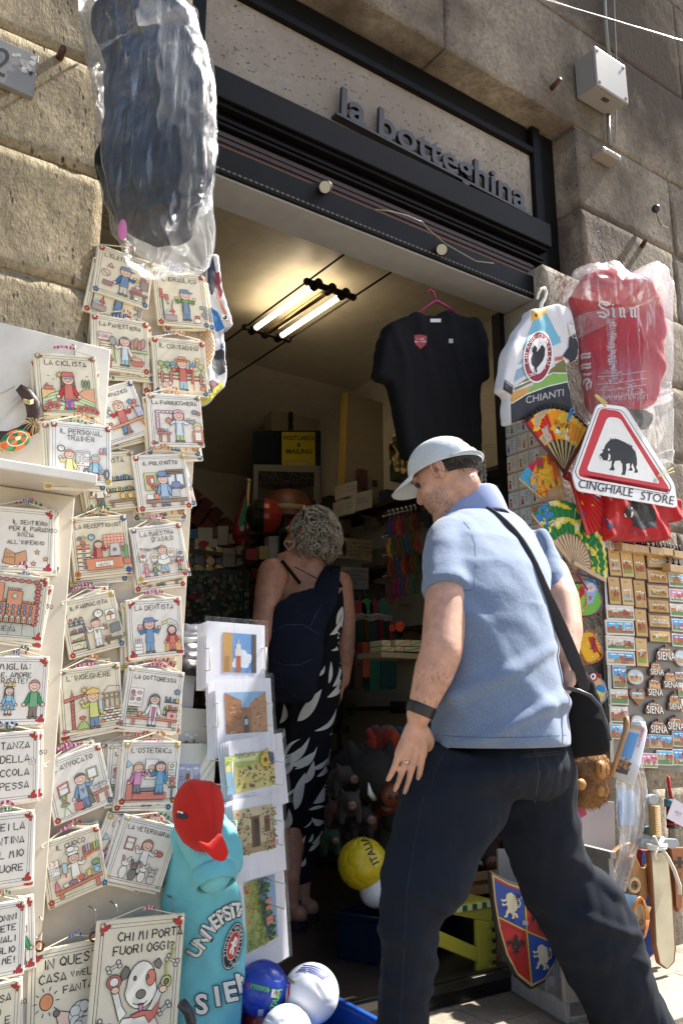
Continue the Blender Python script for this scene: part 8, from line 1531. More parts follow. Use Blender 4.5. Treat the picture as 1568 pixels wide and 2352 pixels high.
hm = thing('leather_helmet', 'brown leather toy helmet on top of the wire shelf', 'helmet', pY('J', 745, 90, 1.7)); mb = MB(col='#5f2c16'); c = pY('J', 745, 120, 1.7); mb.lathe([(.14, 0), (.142, .03), (.13, .09), (.09, .15), (.0, .175)], 24, M=Matrix.Translation(c)); mb.build('dome', mat('leather'), hm, smooth=True); mb = MB(col='#8a7348'); mb.lathe([(.143, .03), (.147, .036), (.146, .052), (.140, .058)], 24, M=Matrix.Translation(c)); mb.build('band', mat('leather'), hm, smooth=True)
for i, (x0, y0, x1, y1, c, l) in enumerate(((500, 290, 565, 360, '#7a2622', 'red packet'), (580, 275, 632, 355, '#8a7a4a', 'tan packet with a label'), (636, 215, 700, 350, '#8a8478', 'pale spaniel card'))): slab_thing('packet', l+' standing on the black wire shelf', 'packet', 'J', q4(x0, y0, x1, y1), 1.62, .05, c, 'paper', 'packets on the wire shelf')
# dog signs
for i, (x0, y0, x1, y1, rows, l, dogc) in enumerate(((982, 215, 1252, 340, ('IN QUESTA CASA', 'FA LA GUARDIA UN', 'COCKER SPANIEL', 'INGLESE'), 'cream wooden sign with a black and white spaniel and four rows of writing', '#15140f'), (1030, 400, 1232, 530, ('TUTTO QUELLO', 'DI CUI HAI', 'BISOGNO E UN', 'COLLIE'), 'pale sign with a collie and four rows of writing in a dark frame', '#4a3220'), (1100, 596, 1222, 690, ('TUTTI AL', 'NOSTRO', 'DALMATA'), 'smaller pale dog sign, lowest of three', '#3a3836'))):
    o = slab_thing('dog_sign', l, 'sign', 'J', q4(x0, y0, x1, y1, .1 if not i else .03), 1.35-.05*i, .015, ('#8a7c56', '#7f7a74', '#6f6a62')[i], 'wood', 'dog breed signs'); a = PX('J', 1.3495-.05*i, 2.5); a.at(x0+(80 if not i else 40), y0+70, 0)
    a.E('#b8b2a0' if not i else '#8a6a48', 0, 0, 26, 42, 0); a.E(dogc, -24, 0, 14, 48, 0); a.E(dogc, 24, -4, 14, 48, 0); a.E(dogc, -8, 30, 16, 16, 0); a.E(dogc, 10, 30, 14, 16, 0); a.E('#15120f', 0, -14, 9, 7, 0)
    for k, t_ in enumerate(rows): a.at(x0+(126 if not i else 68), y0+(44 if not i else 30)+k*24, -5 if not i else -2); a.T(t_, 0, 0, 13, 2.2)
    if not i: a.at(x1-30, y1-10); heart(a, 0, 0, 8, '#a82a22'); a.at(x0+120, y1-30); heart(a, 0, 0, 8, '#a82a22')
    a.build('writing', M_print, o)
# leather key fobs on hooks
rs = random.Random(4); FC = ('#6a3a1c', '#8a3a1a', '#a8762a', '#2a3a5a', '#3a4a2a', '#7a2a22', '#6a2040', '#2f5a4a', '#4a2a1a')
for row, (x0, y0, x1, y1) in enumerate(((1312, 100, 1490, 60), (1308, 222, 1490, 182), (1312, 335, 1490, 300), (1314, 460, 1490, 425))):
    p0, p1 = pY('J', x0, y0, 1.0), pY('J', x1, y1, .92); rail = MB(col='#8f8c86'); rail.tube([p0, p1], .005, 6); o = rail.build('hook_rail', mat('metal'), None); tag(o, 'steel rail of hooks for leather fobs, row %d from the top' % (row+1), 'rail', 'hook rails')
    for k in range(7):
        p = p0.lerp(p1, (k+.4)/7.); col = FC[rs.randrange(9)]; t = thing('leather_fob', '%s leather key fob, place %d of row %d on the hook rails' % (('brown', 'russet', 'tan', 'navy', 'olive', 'red', 'plum', 'green', 'dark')[FC.index(col)], k+1, row+1), 'key fob', p, 'leather key fobs'); mb = MB(col='#b5b2aa'); mb.tube([p+Vector((0, 0, .012)), p+Vector((-.012, -.05, .018)), p+Vector((-.012, -.06, .0)), p+Vector((-.008, -.05, -.014))], .0035, 6); mb.build('hook', mat('metal'), t, smooth=True)
        mb = MB(col=col); M_ = frame(p+Vector((-.006, -.052, -.016)), (1, .3*(rs.random()-.5), 0), n=(0, -1, .1)); mb.prism([(.006, 0), (.008, -.02), (.022, -.045), (.022, -.075), (.008, -.095), (-.008, -.095), (-.022, -.075), (-.022, -.045), (-.008, -.02), (-.006, 0)], -.003, .003, M=M_); mb.build('tab', mat('leather'), t, bevel=.001)
for k, (x, y, c, l) in enumerate(((1180, 660, '#8a2a22', 'red'), (1218, 645, '#2f7a3a', 'bright green'), (1265, 650, '#6a2a3a', 'wine'), (1318, 640, '#3a6a5a', 'sea green'), (1360, 570, '#7a3a38', 'rose'))):
    mb = MB(col=c); P = pY('J', x, y, 1.15); mb.prism([(.035*math.cos(i*.35), .045*math.sin(i*.35)) for i in range(18)], 0, .006, M=frame(P, (1, 0, 0), n=(0, -1, 0))); mb.tube([P+Vector((0, 0, .045)), P+Vector((0, .02, .09))], .004, 6, '#2a2622'); o = mb.build('round_purse', mat('leather'), None, bevel=.001); tag(o, l+' round leather purse hanging among the keyrings', 'purse', 'round leather purses')
rs = random.Random(14)
for k in range(16):
    x, y = 1120+k*15.5, 720+6*math.sin(k); c = FC[rs.randrange(9)]; P = pY('J', x, y, 1.1); mb = MB(col=c); mb.box((P.x-.012, 1.095, P.z-.13), (P.x+.012, 1.105, P.z)); mb.tube([P+Vector((0, 0, .0)), P+Vector((0, -.02, .02)), P+Vector((0, .02, .03))], .003, 5, '#a8a49a'); o = mb.build('leather_strap', mat('leather'), None, bevel=.001); tag(o, 'short leather strap, number %s along the lower hook row from the woman' % ('one two three four five six seven eight nine ten eleven twelve thirteen fourteen fifteen sixteen'.split()[k]), 'strap', 'short leather straps')
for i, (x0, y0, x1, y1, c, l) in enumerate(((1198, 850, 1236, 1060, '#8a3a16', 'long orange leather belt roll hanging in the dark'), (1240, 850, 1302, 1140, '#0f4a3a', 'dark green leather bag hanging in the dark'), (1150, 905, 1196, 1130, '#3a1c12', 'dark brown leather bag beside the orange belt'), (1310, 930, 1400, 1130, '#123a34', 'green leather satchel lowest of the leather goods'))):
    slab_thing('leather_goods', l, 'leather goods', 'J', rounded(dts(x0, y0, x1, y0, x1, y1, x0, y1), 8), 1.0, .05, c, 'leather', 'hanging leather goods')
lg = shelf_plank('narrow ledge of gift boxes behind the man', 'J', 1305, 1600, 906, .62, .16, '#8a7a5a')
for i, (x0, y0, x1, y1) in enumerate(((1310, 838, 1362, 872), (1390, 836, 1480, 872), (1485, 838, 1560, 874), (1310, 876, 1385, 905), (1392, 876, 1440, 905), (1446, 878, 1560, 906))):
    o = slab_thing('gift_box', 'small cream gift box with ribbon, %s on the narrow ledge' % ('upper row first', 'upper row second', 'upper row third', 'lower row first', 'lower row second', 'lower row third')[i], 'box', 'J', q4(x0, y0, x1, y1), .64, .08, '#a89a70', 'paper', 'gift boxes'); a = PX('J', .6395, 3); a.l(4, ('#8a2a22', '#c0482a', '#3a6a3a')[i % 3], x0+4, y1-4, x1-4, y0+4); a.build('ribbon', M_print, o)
# plush boars
def plush(label, c, s, face, col='#3a2a20', snout='#5a3426', group='plush boars', cat='soft toy', tusk=1, felt=None):
    t = thing('plush_boar' if tusk else 'plush_toy', label, cat, c, group); f = Vector(face).normalized(); r_ = f.cross(Vector((0, 0, 1))).normalized(); c = Vector(c); b = MB(); P = lambda x, y, z: c+(f*x+r_*y+Vector((0, 0, 1))*z)*s
    b.ell(P(-.35, 0, 0), (.42*s,)*3); b.ell(P(.1, 0, .1), (.34*s,)*3); b.chain([P(.25, 0, .08), P(.5, 0, 0)], [.25*s, .17*s])
    for x, y in ((-.5, .25), (-.5, -.25), (.0, .25), (.0, -.25)): b.chain([P(x, y, -.1), P(x, y*1.1, -.5)], [.14*s, .11*s])
    for y in (.22, -.22): b.chain([P(.05, y, .32), P(.0, y*1.3, .5)], [.09*s, .05*s])
    organic('body', b, mat('fur', col), t, .013*max(s*2.2, .45), 3, folds(.012*s, (), 3, 3.))
    e = MB(); e.tube([P(.58, 0, 0), P(.68, 0, -.01)], [.15*s, .13*s], 14); e.build('snout', mat('leather', snout), t, smooth=True)
    e = MB(col='#0f0d0c'); [e.ell(P(.33, y, .22), .035*s, nu=8, nv=6) for y in (.13, -.13)]; [e.ell(P(.685, y, .0), .025*s, nu=8, nv=6) for y in (.05, -.05)]; e.build('eye', mat('gloss'), t, smooth=True)
    if tusk:
        for y in (.17, -.17): e = MB(col='#d9d4c8'); e.tube([P(.48, y, -.06), P(.55, y*1.5, .02), P(.55, y*1.6, .14)], [.04*s, .035*s, .008*s], 8); e.build('tusk', mat('plastic'), t, smooth=True)
    if felt: e = MB(col=felt); e.prism([(-.12, 0), (.12, 0), (0, -.2)], 0, .006/s*s, M=frame(P(.35, 0, -.3), r_, n=f) @ Matrix.Scale(s, 4)); e.build('bandana', mat('cloth'), t)
FD = Vector((-.5, -.85, 0))
plush('brown plush boar with white tusks in the wooden crate under the man', pY('H', 300, 770, .30), .17, FD, '#3a261c', '#6a3a28')
plush('dark plush boar above the crate, mostly behind the man', pY('H', 300, 640, .42), .16, FD+Vector((.3, 0, 0)), '#2a211c', '#4a2c20')
plush('plush boar farther right in the crate with one tusk showing', pY('H', 440, 800, .34), .16, FD+Vector((.5, 0, 0)), '#33241c', '#553022')
plush('large dark plush boar with long snout hanging beside the woman', pY('L', 1240, 200, .62), .30, (-.2, -.9, -.15), '#2a2620', '#6a3418')
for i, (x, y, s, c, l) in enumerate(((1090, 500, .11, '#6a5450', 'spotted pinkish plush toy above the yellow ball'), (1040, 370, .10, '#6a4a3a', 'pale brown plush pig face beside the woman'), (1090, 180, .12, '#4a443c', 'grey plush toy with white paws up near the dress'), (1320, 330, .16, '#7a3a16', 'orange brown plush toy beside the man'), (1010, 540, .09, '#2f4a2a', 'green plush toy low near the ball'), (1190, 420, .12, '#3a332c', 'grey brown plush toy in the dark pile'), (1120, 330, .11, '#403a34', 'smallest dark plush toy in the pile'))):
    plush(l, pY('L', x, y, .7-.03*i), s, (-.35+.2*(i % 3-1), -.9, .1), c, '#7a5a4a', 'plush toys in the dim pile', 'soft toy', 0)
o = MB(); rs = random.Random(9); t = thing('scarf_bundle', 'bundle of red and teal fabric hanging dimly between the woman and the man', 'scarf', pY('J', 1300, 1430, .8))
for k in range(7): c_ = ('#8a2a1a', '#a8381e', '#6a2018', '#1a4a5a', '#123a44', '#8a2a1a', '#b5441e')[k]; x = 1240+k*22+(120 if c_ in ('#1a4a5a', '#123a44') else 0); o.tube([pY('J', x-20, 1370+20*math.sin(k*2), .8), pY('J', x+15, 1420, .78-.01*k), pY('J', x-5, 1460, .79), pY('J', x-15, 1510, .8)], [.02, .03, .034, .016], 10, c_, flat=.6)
o.build('cloth', mat('cloth'), t, smooth=True)
# what nobody could count in the dark: stock on the inner walls
mb = MB(); rs = random.Random(21)
for k in range(520):
    side = k % 3
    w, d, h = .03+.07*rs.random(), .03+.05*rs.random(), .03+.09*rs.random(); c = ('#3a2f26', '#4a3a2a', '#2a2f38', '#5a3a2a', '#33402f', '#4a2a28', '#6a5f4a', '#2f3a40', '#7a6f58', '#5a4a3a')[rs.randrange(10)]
    if side == 0: p = (.25+2.7*rs.random(), 3.1+.15*rs.random(), .1+1.75*rs.random())
    elif side == 1: p = (2.85+.15*rs.random(), .5+2.6*rs.random(), .05+2.1*rs.random())
    else: p = (2.1+.8*rs.random(), 1.9+.3*rs.random(), .05+1.3*rs.random())
    mb.cbox(p, (w, d, h), c, M=None)
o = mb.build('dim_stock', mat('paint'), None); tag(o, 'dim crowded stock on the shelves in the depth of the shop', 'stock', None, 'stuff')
for i, (X0, Y0, X1, Y1, l) in enumerate(((2.84, .4, 3.04, 3.2, 'dark shelf unit along the right inner wall'), (.4, 3.08, 2.8, 3.29, 'dark shelf unit along the back wall'), (2.05, 1.88, 2.84, 2.2, 'dark shelf unit before the notice board'))):
    mb = MB(col='#2a2018')
    for z in ((.02, .4, .8, 1.2, 1.55, 1.9) if i != 2 else (.02, .4, .8, 1.2)): mb.box((X0, Y0, z), (X1, Y1, z+.02))
    for x, y in ((X0, Y0), (X1-.02, Y0), (X0, Y1-.02), (X1-.02, Y1-.02)): mb.box((x+.001, y+.001, 0), (x+.021, y+.021, 1.92 if i != 2 else 1.4))
    o = mb.build('shelf_unit', mat('wood'), None); tag(o, l, 'shelf unit', 'dark shelf units')
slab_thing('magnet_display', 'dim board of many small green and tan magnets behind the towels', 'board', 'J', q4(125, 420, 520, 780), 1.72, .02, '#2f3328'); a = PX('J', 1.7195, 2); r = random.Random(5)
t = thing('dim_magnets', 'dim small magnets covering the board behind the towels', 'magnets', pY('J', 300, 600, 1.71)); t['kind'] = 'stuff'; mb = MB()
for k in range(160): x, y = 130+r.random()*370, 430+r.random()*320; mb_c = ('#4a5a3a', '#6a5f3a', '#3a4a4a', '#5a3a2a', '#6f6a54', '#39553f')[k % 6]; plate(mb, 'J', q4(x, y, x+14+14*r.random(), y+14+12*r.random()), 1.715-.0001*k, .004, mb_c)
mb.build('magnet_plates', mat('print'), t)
mb = MB(col='#d6d4cc')
for k in range(16): p = pY('M', 745+k*.9, 150+k*27, .3); mb.tube([p, pY('M', 772+k*.9, 152+k*27, .3)], .002, 5)
mb.tube([pY('M', 742, 140, .3), pY('M', 760, 570, .3)], .003, 6); mb.tube([pY('M', 764, 150, .3), pY('M', 785, 570, .3)], .002, 6); o = mb.build('wire_rail', mat('paint'), None); tag(o, 'white wire display rail of short prongs beside the door jamb', 'rail')
gb = thing('gold_bag', 'crinkled gold foil bag hanging beside the black T-shirt', 'bag', pY('M', 285, 160, .45)); organic('foil', (lambda q_: (silY(q_, 'M', [(55, 250, 320), (110, 232, 330), (180, 226, 332), (250, 220, 322), (275, 222, 300)], .45, .4, 24), q_)[1])(MB()), mat('metal', '#7a6238'), gb, .008, 2, folds(.02, [((1, 0, .5), 70, 0, .8)], 3, 3.))
# ================================================================== lower right: stool, shields, toys
st_ = thing('folding_stool', 'yellow green plastic folding step stool on the threshold', 'stool', pY('H', 200, 1300, .06)); mb = MB(); YL = '#a9a23a'
for Y in (.03, .22):
    mb = MB()
    for pts in (dts(-20, 1000, 20, 1008, 350, 1092, 350, 1180, 255, 1165, 30, 1120, -20, 1110), dts(255, 1165, 350, 1180, 352, 1560, 262, 1530), dts(-20, 1222, 255, 1342, 258, 1440, -20, 1325)): plate(mb, 'H', pts, Y, .02, YL)
    mb.build('leg_panel', mat('plastic'), st_, bevel=.004)
mb = MB(); A_, B_ = pY('H', 20, 1005, .03), pY('H', 352, 1085, .03); mb.box((A_.x-.02, .028, B_.z-.002), (B_.x+.004, .245, B_.z+.024), YL); mb.build('seat', mat('plastic'), st_, bevel=.005); mb = MB()
for k in range(8): x = A_.x+.06+k*.021; mb.box((x, .022, B_.z+.004), (x+.021, .029, B_.z+.02), '#2f5a3a' if k % 2 else '#c9c692')
mb.build('edge_stripe', mat('plastic'), st_); mb = MB(col='#8f8930')
for k in range(5): p = pY('H', 322, 1190+k*70, .029); mb.box((p.x, .024, p.z-.014), (B_.x+.002, .034, p.z+.004))
mb.build('hinge', mat('plastic'), st_, bevel=.002)
wc = thing('toy_crate', 'light wooden slatted crate of plush boars above the yellow stool', 'crate', pY('H', 200, 950, .18)); mb = MB(col='#9a7448'); 
for y0, y1 in ((895, 940), (985, 1025)): a_, b_ = pY('H', 30, y0, .18), pY('H', 345, y1+35, .18); mb.box((a_.x-.05, .178, a_.z-.028), (b_.x+.25, .19, a_.z)); mb.box((a_.x-.05, .48, a_.z-.028), (b_.x+.25, .492, a_.z))
mb.box((a_.x-.05, .19, a_.z-.03), (b_.x+.25, .48, a_.z-.018)); mb.build('slats', mat('wood'), wc, bevel=.002)
sl_ = MB(); plate(sl_, 'H', dts(118, 900, 225, 915, 168, 1005), .172, .004, '#a8453f'); o = sl_.build('felt_pennant', mat('cloth'), None); tag(o, 'red felt pennant triangle hung on the wooden toy crate', 'pennant')
# white timber rack with the shields
A_, B_, C_ = pZ('H', 370, 1560, -.06), pZ('H', 818, 1832, -.06), pZ('H', 1000, 1788, -.06); rk2 = thing('shield_rack', 'scuffed white wooden rack holding the toy shields on the pavement', 'rack', A_); mb = MB(col='#a29c94'); u = (B_-A_); v = Vector((-u.y, u.x, 0)).normalized(); v = v if v.y > 0 else -v; L_ = u.length; Mx = frame(A_, u, n=(0, 0, 1))
D_ = .20; mb.box((0, 0, 0), (L_, .016, .05), M=Mx); mb.box((0, .016, .0), (L_, D_, .014), M=Mx); mb.box((0, 0, .05), (.016, .02, .30), '#8a6a4a', M=Mx); mb.box((L_-.016, 0.001, .05), (L_, D_, .19), M=Mx); mb.box((0, D_-.016, .014), (L_-.017, D_, .42), M=Mx); mb.box((-.001, .021, .05), (.012, D_-.017, .40), M=Mx); mb.box((0, D_-.02, .42), (L_, D_, .44), M=Mx); mb.build('rack_frame', mat('wood'), rk2, bevel=.002)
def lion(a, x, y, s, c='#cfc4a4'):
    f = lambda *xy: [v_ for i in range(0, len(xy), 2) for v_ in (x+xy[i]*s, y+xy[i+1]*s)]
    g = lambda *xy: a.p(c, *f(*xy))
    g(-14, -78, 4, -84, 22, -72, 34, -50, 36, -24, 48, 10, 40, 34, 24, 44, 34, 70, 22, 86, 10, 84, 16, 66, 2, 44, -12, 52, -18, 74, -34, 78, -38, 66, -28, 62, -26, 40, -14, 18, -22, -6, -20, -30, -28, -40); g(-20, -30, -44, -22, -58, -34, -54, -44, -40, -36, -28, -46); g(-18, -4, -44, 4, -54, -8, -48, -16, -38, -8, -22, -16); g(-28, -58, -18, -78, -14, -40); g(20, 40, 44, 52, 52, 74, 40, 82, 36, 64)
    a.l(7*s, c, *f(42, 14, 60, 6, 66, -18, 56, -34, 66, -50)); a.at(x+62*s, y-52*s); a.E(c, 0, 0, 11*s, 13*s, 0)
    for k in range(5): g(26+k*2, -66+k*14, 44+k*2, -62+k*14, 30+k*2, -50+k*14)
def lily(a, x, y, s, c='#1a1a1c'):
    f = lambda *xy: [v_ for i in range(0, len(xy), 2) for v_ in (x+xy[i]*s, y+xy[i+1]*s)]
    a.p(c, *f(0, -80, 14, -52, 18, -24, 8, 6, -8, 6, -18, -24, -14, -52)); a.p(c, *f(8, 4, 22, -26, 46, -38, 62, -16, 54, 14, 46, -8, 34, -8, 26, 12, 12, 18)); a.p(c, *f(-8, 4, -22, -26, -46, -38, -62, -16, -54, 14, -46, -8, -34, -8, -26, 12, -12, 18)); a.p(c, *f(-24, 14, 24, 14, 24, 26, -24, 26)); a.p(c, *f(-8, 26, 8, 26, 24, 54, 8, 46, 0, 76, -8, 46, -24, 54))
sh1 = thing('toy_shield', 'large toy shield quartered blue and red with lions and black lilies', 'shield', pY('H', 580, 1250, -.20), 'wooden toy shields'); YS_ = -.2; outer = dts(335, 855, 440, 912, 560, 955, 680, 985, 805, 1035, 818, 1190, 795, 1340, 750, 1470, 685, 1565, 600, 1612, 505, 1535, 435, 1400, 383, 1220, 352, 1040); mb = MB(); plate(mb, 'H', outer, YS_, .014, '#2b2a26'); mb.build('board', mat('wood'), sh1, bevel=.002); a = PX('H', YS_-.0006, 4); cx, cy = 585, 1230
sc_ = lambda f: [v_ for x, y in outer for v_ in (cx+(x-cx)*f, cy+(y-cy)*f)]
a.p('#b9a06a', *sc_(.955)); a.p('#a8241f', *sc_(.90));
a.p('#25448f', 362, 912, 450, 955, 560, 990, 568, 1235, 395, 1150, 374, 1040); a.p('#25448f', 575, 1245, 778, 1325, 742, 1448, 680, 1538, 600, 1578)
a.l(9, '#bfa62a', 556, 988, 568, 1235, 600, 1580); a.l(9, '#bfa62a', 390, 1150, 570, 1240, 782, 1330)
lion(a, 462, 1075, 1.0); lion(a, 662, 1405, .98); lily(a, 666, 1170, .98); lily(a, 500, 1330, .95); a.p('#8f8a9a', 542, 1170, 578, 1174, 576, 1202, 540, 1198); a.p('#15204a', 498, 1000, 532, 1004, 530, 1032, 496, 1026); a.build('painting', M_print, sh1)
sh2 = thing('toy_shield', 'plain blue toy shield with cream rim at the outer end of the rack', 'shield', pY('H', 880, 1500, -.25), 'wooden toy shields'); mb = MB(); o2 = dts(790, 1270, 880, 1300, 1040, 1330, 1060, 1500, 1010, 1660, 920, 1725, 850, 1640, 805, 1480); plate(mb, 'H', o2, -.24, .012, '#55564e'); mb.build('board', mat('wood'), sh2, bevel=.002); a = PX('H', -.2406, 4); cx, cy = 920, 1480; s3 = lambda f: [v_ for x, y in o2 for v_ in (cx+(x-cx)*f, cy+(y-cy)*f)]; a.p('#b3a47c', *s3(.93)); a.p('#3f5a9e', 815, 1375, 1000, 1400, 880, 1640, 830, 1500); a.build('painting', M_print, sh2)
pf = MB(); wrapf = plastic_wrap('torn_film', '#e6e6ea', .8); silY(pf, 'H', [(1420, 760, 800), (1480, 720, 810), (1540, 690, 815), (1600, 680, 820), (1660, 720, 815), (1680, 760, 812)], -.24, .2, 24); o = pf.build('torn_film', wrapf, None, smooth=True); tag(o, 'crumpled clear plastic film stuck to the tip of the big shield', 'film')
# pale sheet, toys and swords behind the man's legs
slab_thing('plastic_sheet', 'pale translucent sheet standing behind the toy bows', 'sheet', 'H', dts(860, 380, 1128, 412, 1140, 990, 900, 1020), -.06, .008, '#a8a0a2', 'plastic')
plush_c = pY('H', 1010, 280, -.16); t = thing('plush_camel', 'fluffy light brown plush animal with padded paws behind the shoulder bag', 'soft toy', plush_c); b = MB(); P = lambda x, y, Y=-.16: pY('H', x, y, Y)
b.chain([P(960, 250), P(985, 330)], [.065, .055]); b.ell(P(1000, 180), .05); b.chain([P(1000, 190, -.18), P(1040, 205, -.21)], [.04, .03]); b.chain([P(980, 320, -.18), P(1035, 335, -.2)], [.035, .028]); b.chain([P(940, 340), P(945, 390)], [.035, .03]); b.chain([P(960, 160), P(930, 190)], [.04, .03]); organic('body', b, mat('fur', '#9a7048'), t, .007, 2, folds(.012, (), 4, 4.)); [(e := MB(col='#b07a3a'), e.ell(c_, r_), e.build('paw_pad', mat('leather'), t, smooth=True)) for c_, r_ in ((P(1042, 208, -.222), (.024, .016, .03)), (P(1040, 340, -.212), (.022, .014, .02)), (P(915, 300, -.2), (.02, .014, .018)))]; e = MB(col='#3a2416'); e.tube([P(1042, 175, -.236), P(1043, 225, -.24)], .0016, 5); e.build('seam', mat('cloth'), t)
fur = MB(); rs = random.Random(5); tb_ = bvh_of(t.children[0]); me_ = t.children[0].data
for v_ in me_.vertices:
    if rs.random() < .8: p = v_.co; d = (v_.normal+Vector((rs.random()-.5, rs.random()-.5, rs.random()-.9))*.9)*.011; e_ = v_.normal.cross(Vector((rs.random(), rs.random(), 1))).normalized()*.0012; fur.add([p-e_, p+e_, p+d], [(0, 1, 2)], ('#a87e50', '#c09663', '#8a6440')[rs.randrange(3)])
fur.build('fur', mat('fur'), t)
o = cloth_shape('pink_cloth', 'H', dts(870, 270, 905, 300, 935, 400, 962, 500, 900, 528, 870, 440), -.12, .03, mat('cloth', '#b0486a'), None, folds(.008, [((1, 0, .2), 70, 0, .8)], 2), .006, 3); tag(o, 'pink pleated cloth edge showing behind the man\'s trousers', 'cloth')
o = cloth_shape('navy_tshirt', 'H', dts(840, 100, 985, 130, 960, 190, 880, 260, 840, 260), -.09, .03, mat('cloth', '#161c2c'), None, None, .007, 3); tag(o, 'navy T-shirt scrap lettered Siena behind the shoulder bag', 'T-shirt'); a = PX('H', -.3, 3); a.at(872, 185, 32); a.F('Siena', 0, -8, 40, '#c9c6c0', 0); drape(a, [bvh_of(o)], None, .001, .01).build('lettering', M_print, o)
pt_ = thing('poster_tube', 'slanting clear sleeve with a rolled panorama poster, before the magnet board', 'poster', pY('H', 1190, 170, -.2)); mb = MB(); silY(mb, 'G', [(1780, 1150, 1262), (1830, 1142, 1278), (1950, 1095, 1250), (2100, 1040, 1212), (2250, 985, 1170)], -.2, .35, 20); mb.build('rolled_paper', mat('paper', '#cfd3d8'), pt_, smooth=True); a = PX('G', -.45, 3)
a.p('#6fa8d8', 1128, 1860, 1215, 1880, 1150, 2080, 1060, 2060); a.p('#c9a878', 1140, 1800, 1240, 1820, 1225, 1850, 1135, 1830); a.p('#a8845a', 1050, 2080, 1150, 2110, 1120, 2200, 1010, 2180); a.p('#5a5248', 1030, 2130, 1130, 2160, 1120, 2210, 1010, 2180); r = random.Random(3)
for k in range(30): x, y = 1040+r.random()*100, 2070+r.random()*90; a.p(('#c9a878', '#8a6a48', '#6a5038')[k % 3], x, y, x+14, y+3, x+12, y+16, x-2, y+12)
a.at(1215, 1990, 75); a.F('PANORAMA', 0, 0, 22, '#b8281f', .02); drape(a, [bvh_of(pt_.children[0])], None, .001, .01).build('picture', M_print, pt_)
mb = MB(); mb.tube([pY('G', 1110, 1740, -.2), pY('G', 1112, 1800, -.2), pY('G', 1105, 1860, -.2), pY('G', 990, 2220, -.2)], [.009, .011, .009, .008], 10, '#b08a62'); mb.build('wooden_rod', mat('wood'), pt_, smooth=True)
fb = thing('bagged_toy_bow', 'toy bow set in a tall clear plastic bag below the magnet board', 'toy', pY('H', 1230, 450, -.18)); mb = MB(col='#a8794a'); mb.tube([pY('H', x, y, -.18) for x, y in ((1265, 170), (1300, 330), (1305, 480), (1290, 620), (1240, 720), (1180, 800))], .006, 8); mb.tube([pY('H', x, y, -.17) for x, y in ((1160, 590), (1175, 640), (1185, 690), (1200, 650))], .004, 6, '#d0c8b4'); mb.build('bow', mat('wood'), fb, smooth=True); mb = MB(); plate(mb, 'H', dts(1150, 320, 1265, 350, 1270, 560, 1160, 560), -.165, .003, '#7f9ac0'); mb.build('card', mat('paper'), fb)
wrap('plastic_bag', 'H', [(110, 1220, 1290), (200, 1150, 1315), (330, 1130, 1340), (480, 1135, 1335), (620, 1150, 1300), (740, 1160, 1255), (860, 1130, 1220), (960, 1090, 1190)], -.19, .35, fb, film, 8, 48, .008)
cbw = thing('toy_crossbow', 'brown wooden toy crossbow stock with a round finger hole', 'toy', pY('H', 1290, 880, -.2)); mb = MB(); plate(mb, 'H', dts(1232, 770, 1262, 745, 1300, 830, 1325, 835, 1345, 800, 1372, 798, 1372, 838, 1350, 870, 1370, 940, 1345, 1000, 1330, 1058, 1280, 1050, 1262, 1030, 1290, 1000, 1298, 950, 1270, 905, 1240, 900, 1215, 940, 1208, 920, 1240, 860), -.2, .02, '#9a6a38'); mb.build('stock', mat('wood'), cbw, bevel=.004); mb = MB(col='#c9ab7e'); mb.tube([pY('H', 1253+32*math.cos(k*.35), 945+42*math.sin(k*.35), -.205) for k in range(19)], .006, 8); mb.build('finger_ring', mat('wood'), cbw, smooth=True); mb = MB(col='#3a3a3c')
for k in range(7): mb.tube([pY('H', 1362+6*(k % 2), 885+k*14, -.2), pY('H', 1400, 890+k*13, -.19)], .003, 6)
mb.build('metal_teeth', mat('metal'), cbw)
bz = thing('toy_bow', 'pale brown carved wooden toy half inside the clear bag', 'toy', pY('H', 1150, 830, -.15)); mb = MB(); plate(mb, 'H', dts(1130, 730, 1180, 690, 1235, 670, 1250, 690, 1210, 760, 1150, 830, 1110, 900, 1080, 970, 1035, 975, 1050, 890, 1100, 820), -.13, .02, '#9a7448'); mb.build('limb', mat('wood'), bz, bevel=.004)
slab_thing('boxed_toy', 'flat boxed toy with a blue sky picture at the foot of the clear bag', 'box', 'H', dts(1085, 990, 1275, 1010, 1245, 1140, 1225, 1225, 1180, 1225, 1190, 1130, 1090, 1120), -.21, .02, '#8ab0cc', 'paper')
cd = thing('cord_bundle', 'bundle of tan rubber cords with a card tag beside the toy swords', 'cords', pY('H', 1290, 1160, -.23)); mb = MB(col='#b8763a'); rs = random.Random(3)
for k in range(8): w_ = 38+rs.random()*22; mb.tube([pY('H', 1288+w_*math.cos(t_*.4)+4*rs.random(), 1165+(110+8*k*.6)*math.sin(t_*.4), -.235-.002*k) for t_ in range(17)], .0032, 6)
mb.build('cord', mat('plastic'), cd, smooth=True); mb = MB(); plate(mb, 'H', dts(1262, 1055, 1365, 1085, 1310, 1230, 1250, 1200), -.228, .003, '#c2ab84'); o = mb.build('card_tag', mat('paper'), cd); a = PX('H', -.2285, 5); a.at(1258, 1172, -8); a.T('X', 0, 0, 26, 4); a.at(1300, 1182); a.E(None, 0, 0, 14, 15, w=3); a.build('writing', M_print, o)
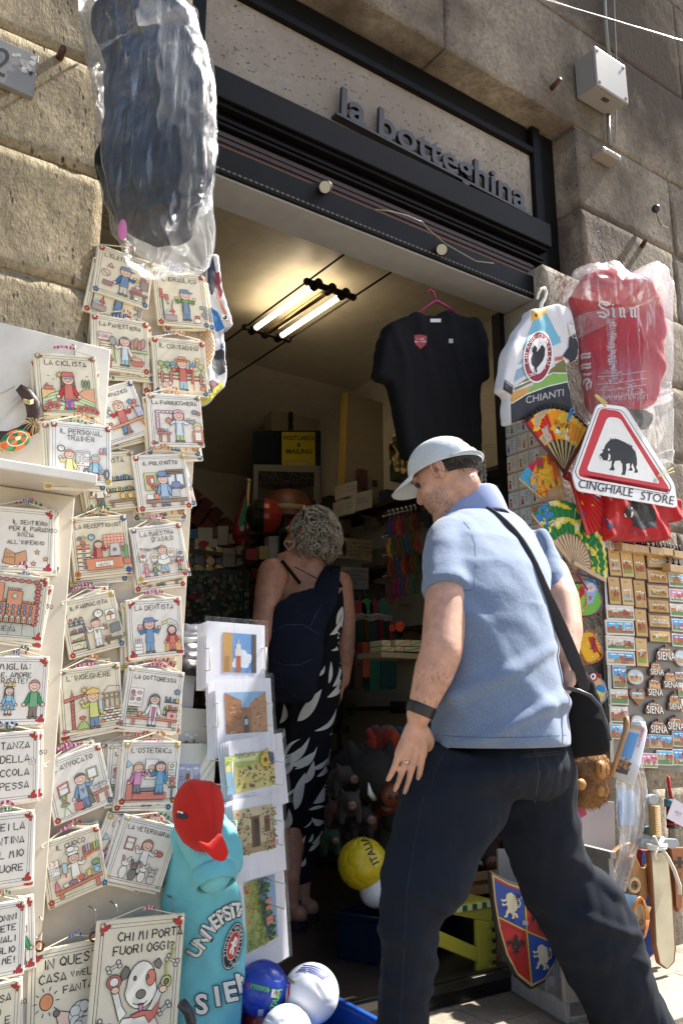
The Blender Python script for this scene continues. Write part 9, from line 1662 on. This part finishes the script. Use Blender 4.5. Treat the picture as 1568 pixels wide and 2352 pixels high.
def sword(label, body, trim, pts, Y, col='#cfc3a2', tc='#7a4a26', guard=None, grip=None, pommel=None, gc='#8f969c'):
    t = thing('toy_sword', label, 'toy sword', pY('H', *pts[0], Y), 'toy swords'); mb = MB(); plate(mb, 'H', pts, Y, .018, tc); mb.build('scabbard_edge', mat('leather'), t, bevel=.004); cx = sum(p[0] for p in pts)/len(pts); cy = sum(p[1] for p in pts)/len(pts); mb = MB(); plate(mb, 'H', [(cx+(x-cx)*.84, cy+(y-cy)*.975) for x, y in pts], Y-.003, .003, col); mb.build('scabbard', mat('cloth'), t)
    if guard: mb = MB(); plate(mb, 'H', rounded(guard, 26), Y-.006, .016, gc); mb.build('guard', mat('paint'), t, bevel=.003)
    if grip:
        mb = MB(col='#a88a5e')
        for k in range(int(abs(grip[1][1]-grip[0][1])/11)): y = grip[0][1]+k*11; xc = grip[0][0]+(grip[1][0]-grip[0][0])*k*11/(grip[1][1]-grip[0][1]); mb.tube([pY('H', xc-34, y, Y+.004), pY('H', xc, y+2, Y-.016), pY('H', xc+34, y+4, Y+.004)], .0042, 6)
        mb.build('rope_grip', mat('cloth'), t, smooth=True)
    if pommel: mb = MB(); plate(mb, 'H', [(pommel[0]+34*math.cos(k*.3), pommel[1]+34*math.sin(k*.3)) for k in range(21)], Y-.006, .018, gc); mb.build('pommel', mat('paint'), t, bevel=.003)
    return t
sword('toy sword with blue and red scabbard behind the cream one', 0, 0, dts(1300, 715, 1350, 720, 1382, 1000, 1392, 1380, 1340, 1428, 1285, 1390, 1275, 1200), -.14, '#1f3f8a', '#a3201c')
t = sword('toy sword with rope grip and long cream canvas scabbard', 0, 0, dts(1352, 725, 1470, 728, 1500, 1000, 1525, 1350, 1515, 1440, 1470, 1485, 1420, 1450, 1392, 1330, 1372, 1000), -.22, '#c6bb9c', '#7a4826', dts(1300, 645, 1540, 648, 1538, 708, 1300, 705), ((1380, 440), (1390, 640)), (1380, 397)); mb = MB(col='#d0cbc0')
for q_ in (((1340, 690), (1400, 700), (1460, 690)), ((1345, 705), (1400, 715), (1455, 705)), ((1380, 635), (1410, 700), (1440, 640)), ((1420, 700), (1470, 770), (1510, 850), (1545, 950), (1545, 1005)), ((1400, 700), (1380, 745), (1390, 780))): mb.tube([pY('H', x, y, -.245) for x, y in q_], .0065, 8)
mb.build('white_cord', mat('cloth'), t, smooth=True)
t = sword('brown leather scabbard with a black cross at the picture edge', 0, 0, dts(1478, 705, 1640, 700, 1640, 870, 1560, 900, 1560, 1090, 1540, 1120, 1518, 1080, 1505, 850), -.17, '#8a5428', '#6a3c1c'); a = PX('H', -.1745, 4); a.at(1545, 800); [a.P('#1c1a18', [(x*c_-y*s_, x*s_+y*c_) for x, y in dts(-5, 0, -16, 36, 16, 36, 5, 0)], 0) for c_, s_ in ((1, 0), (0, 1), (-1, 0), (0, -1))]; a.build('cross', M_print, t)
t = sword('slim pale wooden sword blade hanging at the picture edge', 0, 0, dts(1518, 880, 1568, 880, 1568, 1100, 1540, 1122, 1520, 1080), -.15, '#b08a62', '#9a7448')
mb = MB(); plate(mb, 'H', rounded(dts(1325, 565, 1405, 572, 1405, 630, 1328, 622), 24), -.2, .016, '#3a6a64'); o = mb.build('sword_guard', mat('paint'), None, bevel=.003); tag(o, 'teal rounded hilt end of another toy sword beside the rope grip', 'toy sword')
mb = MB(); plate(mb, 'H', dts(1508, 390, 1640, 470, 1600, 590, 1462, 515), -.24, .002, '#c9c2cc'); o = mb.build('swing_tag', mat('paper'), None); tag(o, 'white paper tag hanging above the toy swords', 'tag'); a = PX('H', -.2405, 4); a.at(1515, 485, -20); a.T('FEN', 0, 0, 16, 3, 0, C('#6a6470')); a.l(2, '#8a8490', 1512, 495, 1550, 505); a.build('writing', M_print, o)
mb = MB()
for k in range(7): mb.tube([pY('H', 1465, 450+k*20, -.19), pY('H', 1500, 455+k*20, -.21), pY('H', 1535, 450+k*20, -.19)], .006, 6, '#a8281f' if k % 2 else '#2a2426')
mb.tube([pY('H', x, y, -.19) for x, y in ((1472, 250), (1480, 330), (1492, 400))], .006, 8, '#b5241c'); mb.tube([pY('H', 1476, 395, -.19), pY('H', 1478, 445, -.19)], .017, 12, '#4a7a86'); o = mb.build('striped_handle', mat('plastic'), None, smooth=True); tag(o, 'red and black striped toy handle with a teal knob behind the paper tag', 'toy')
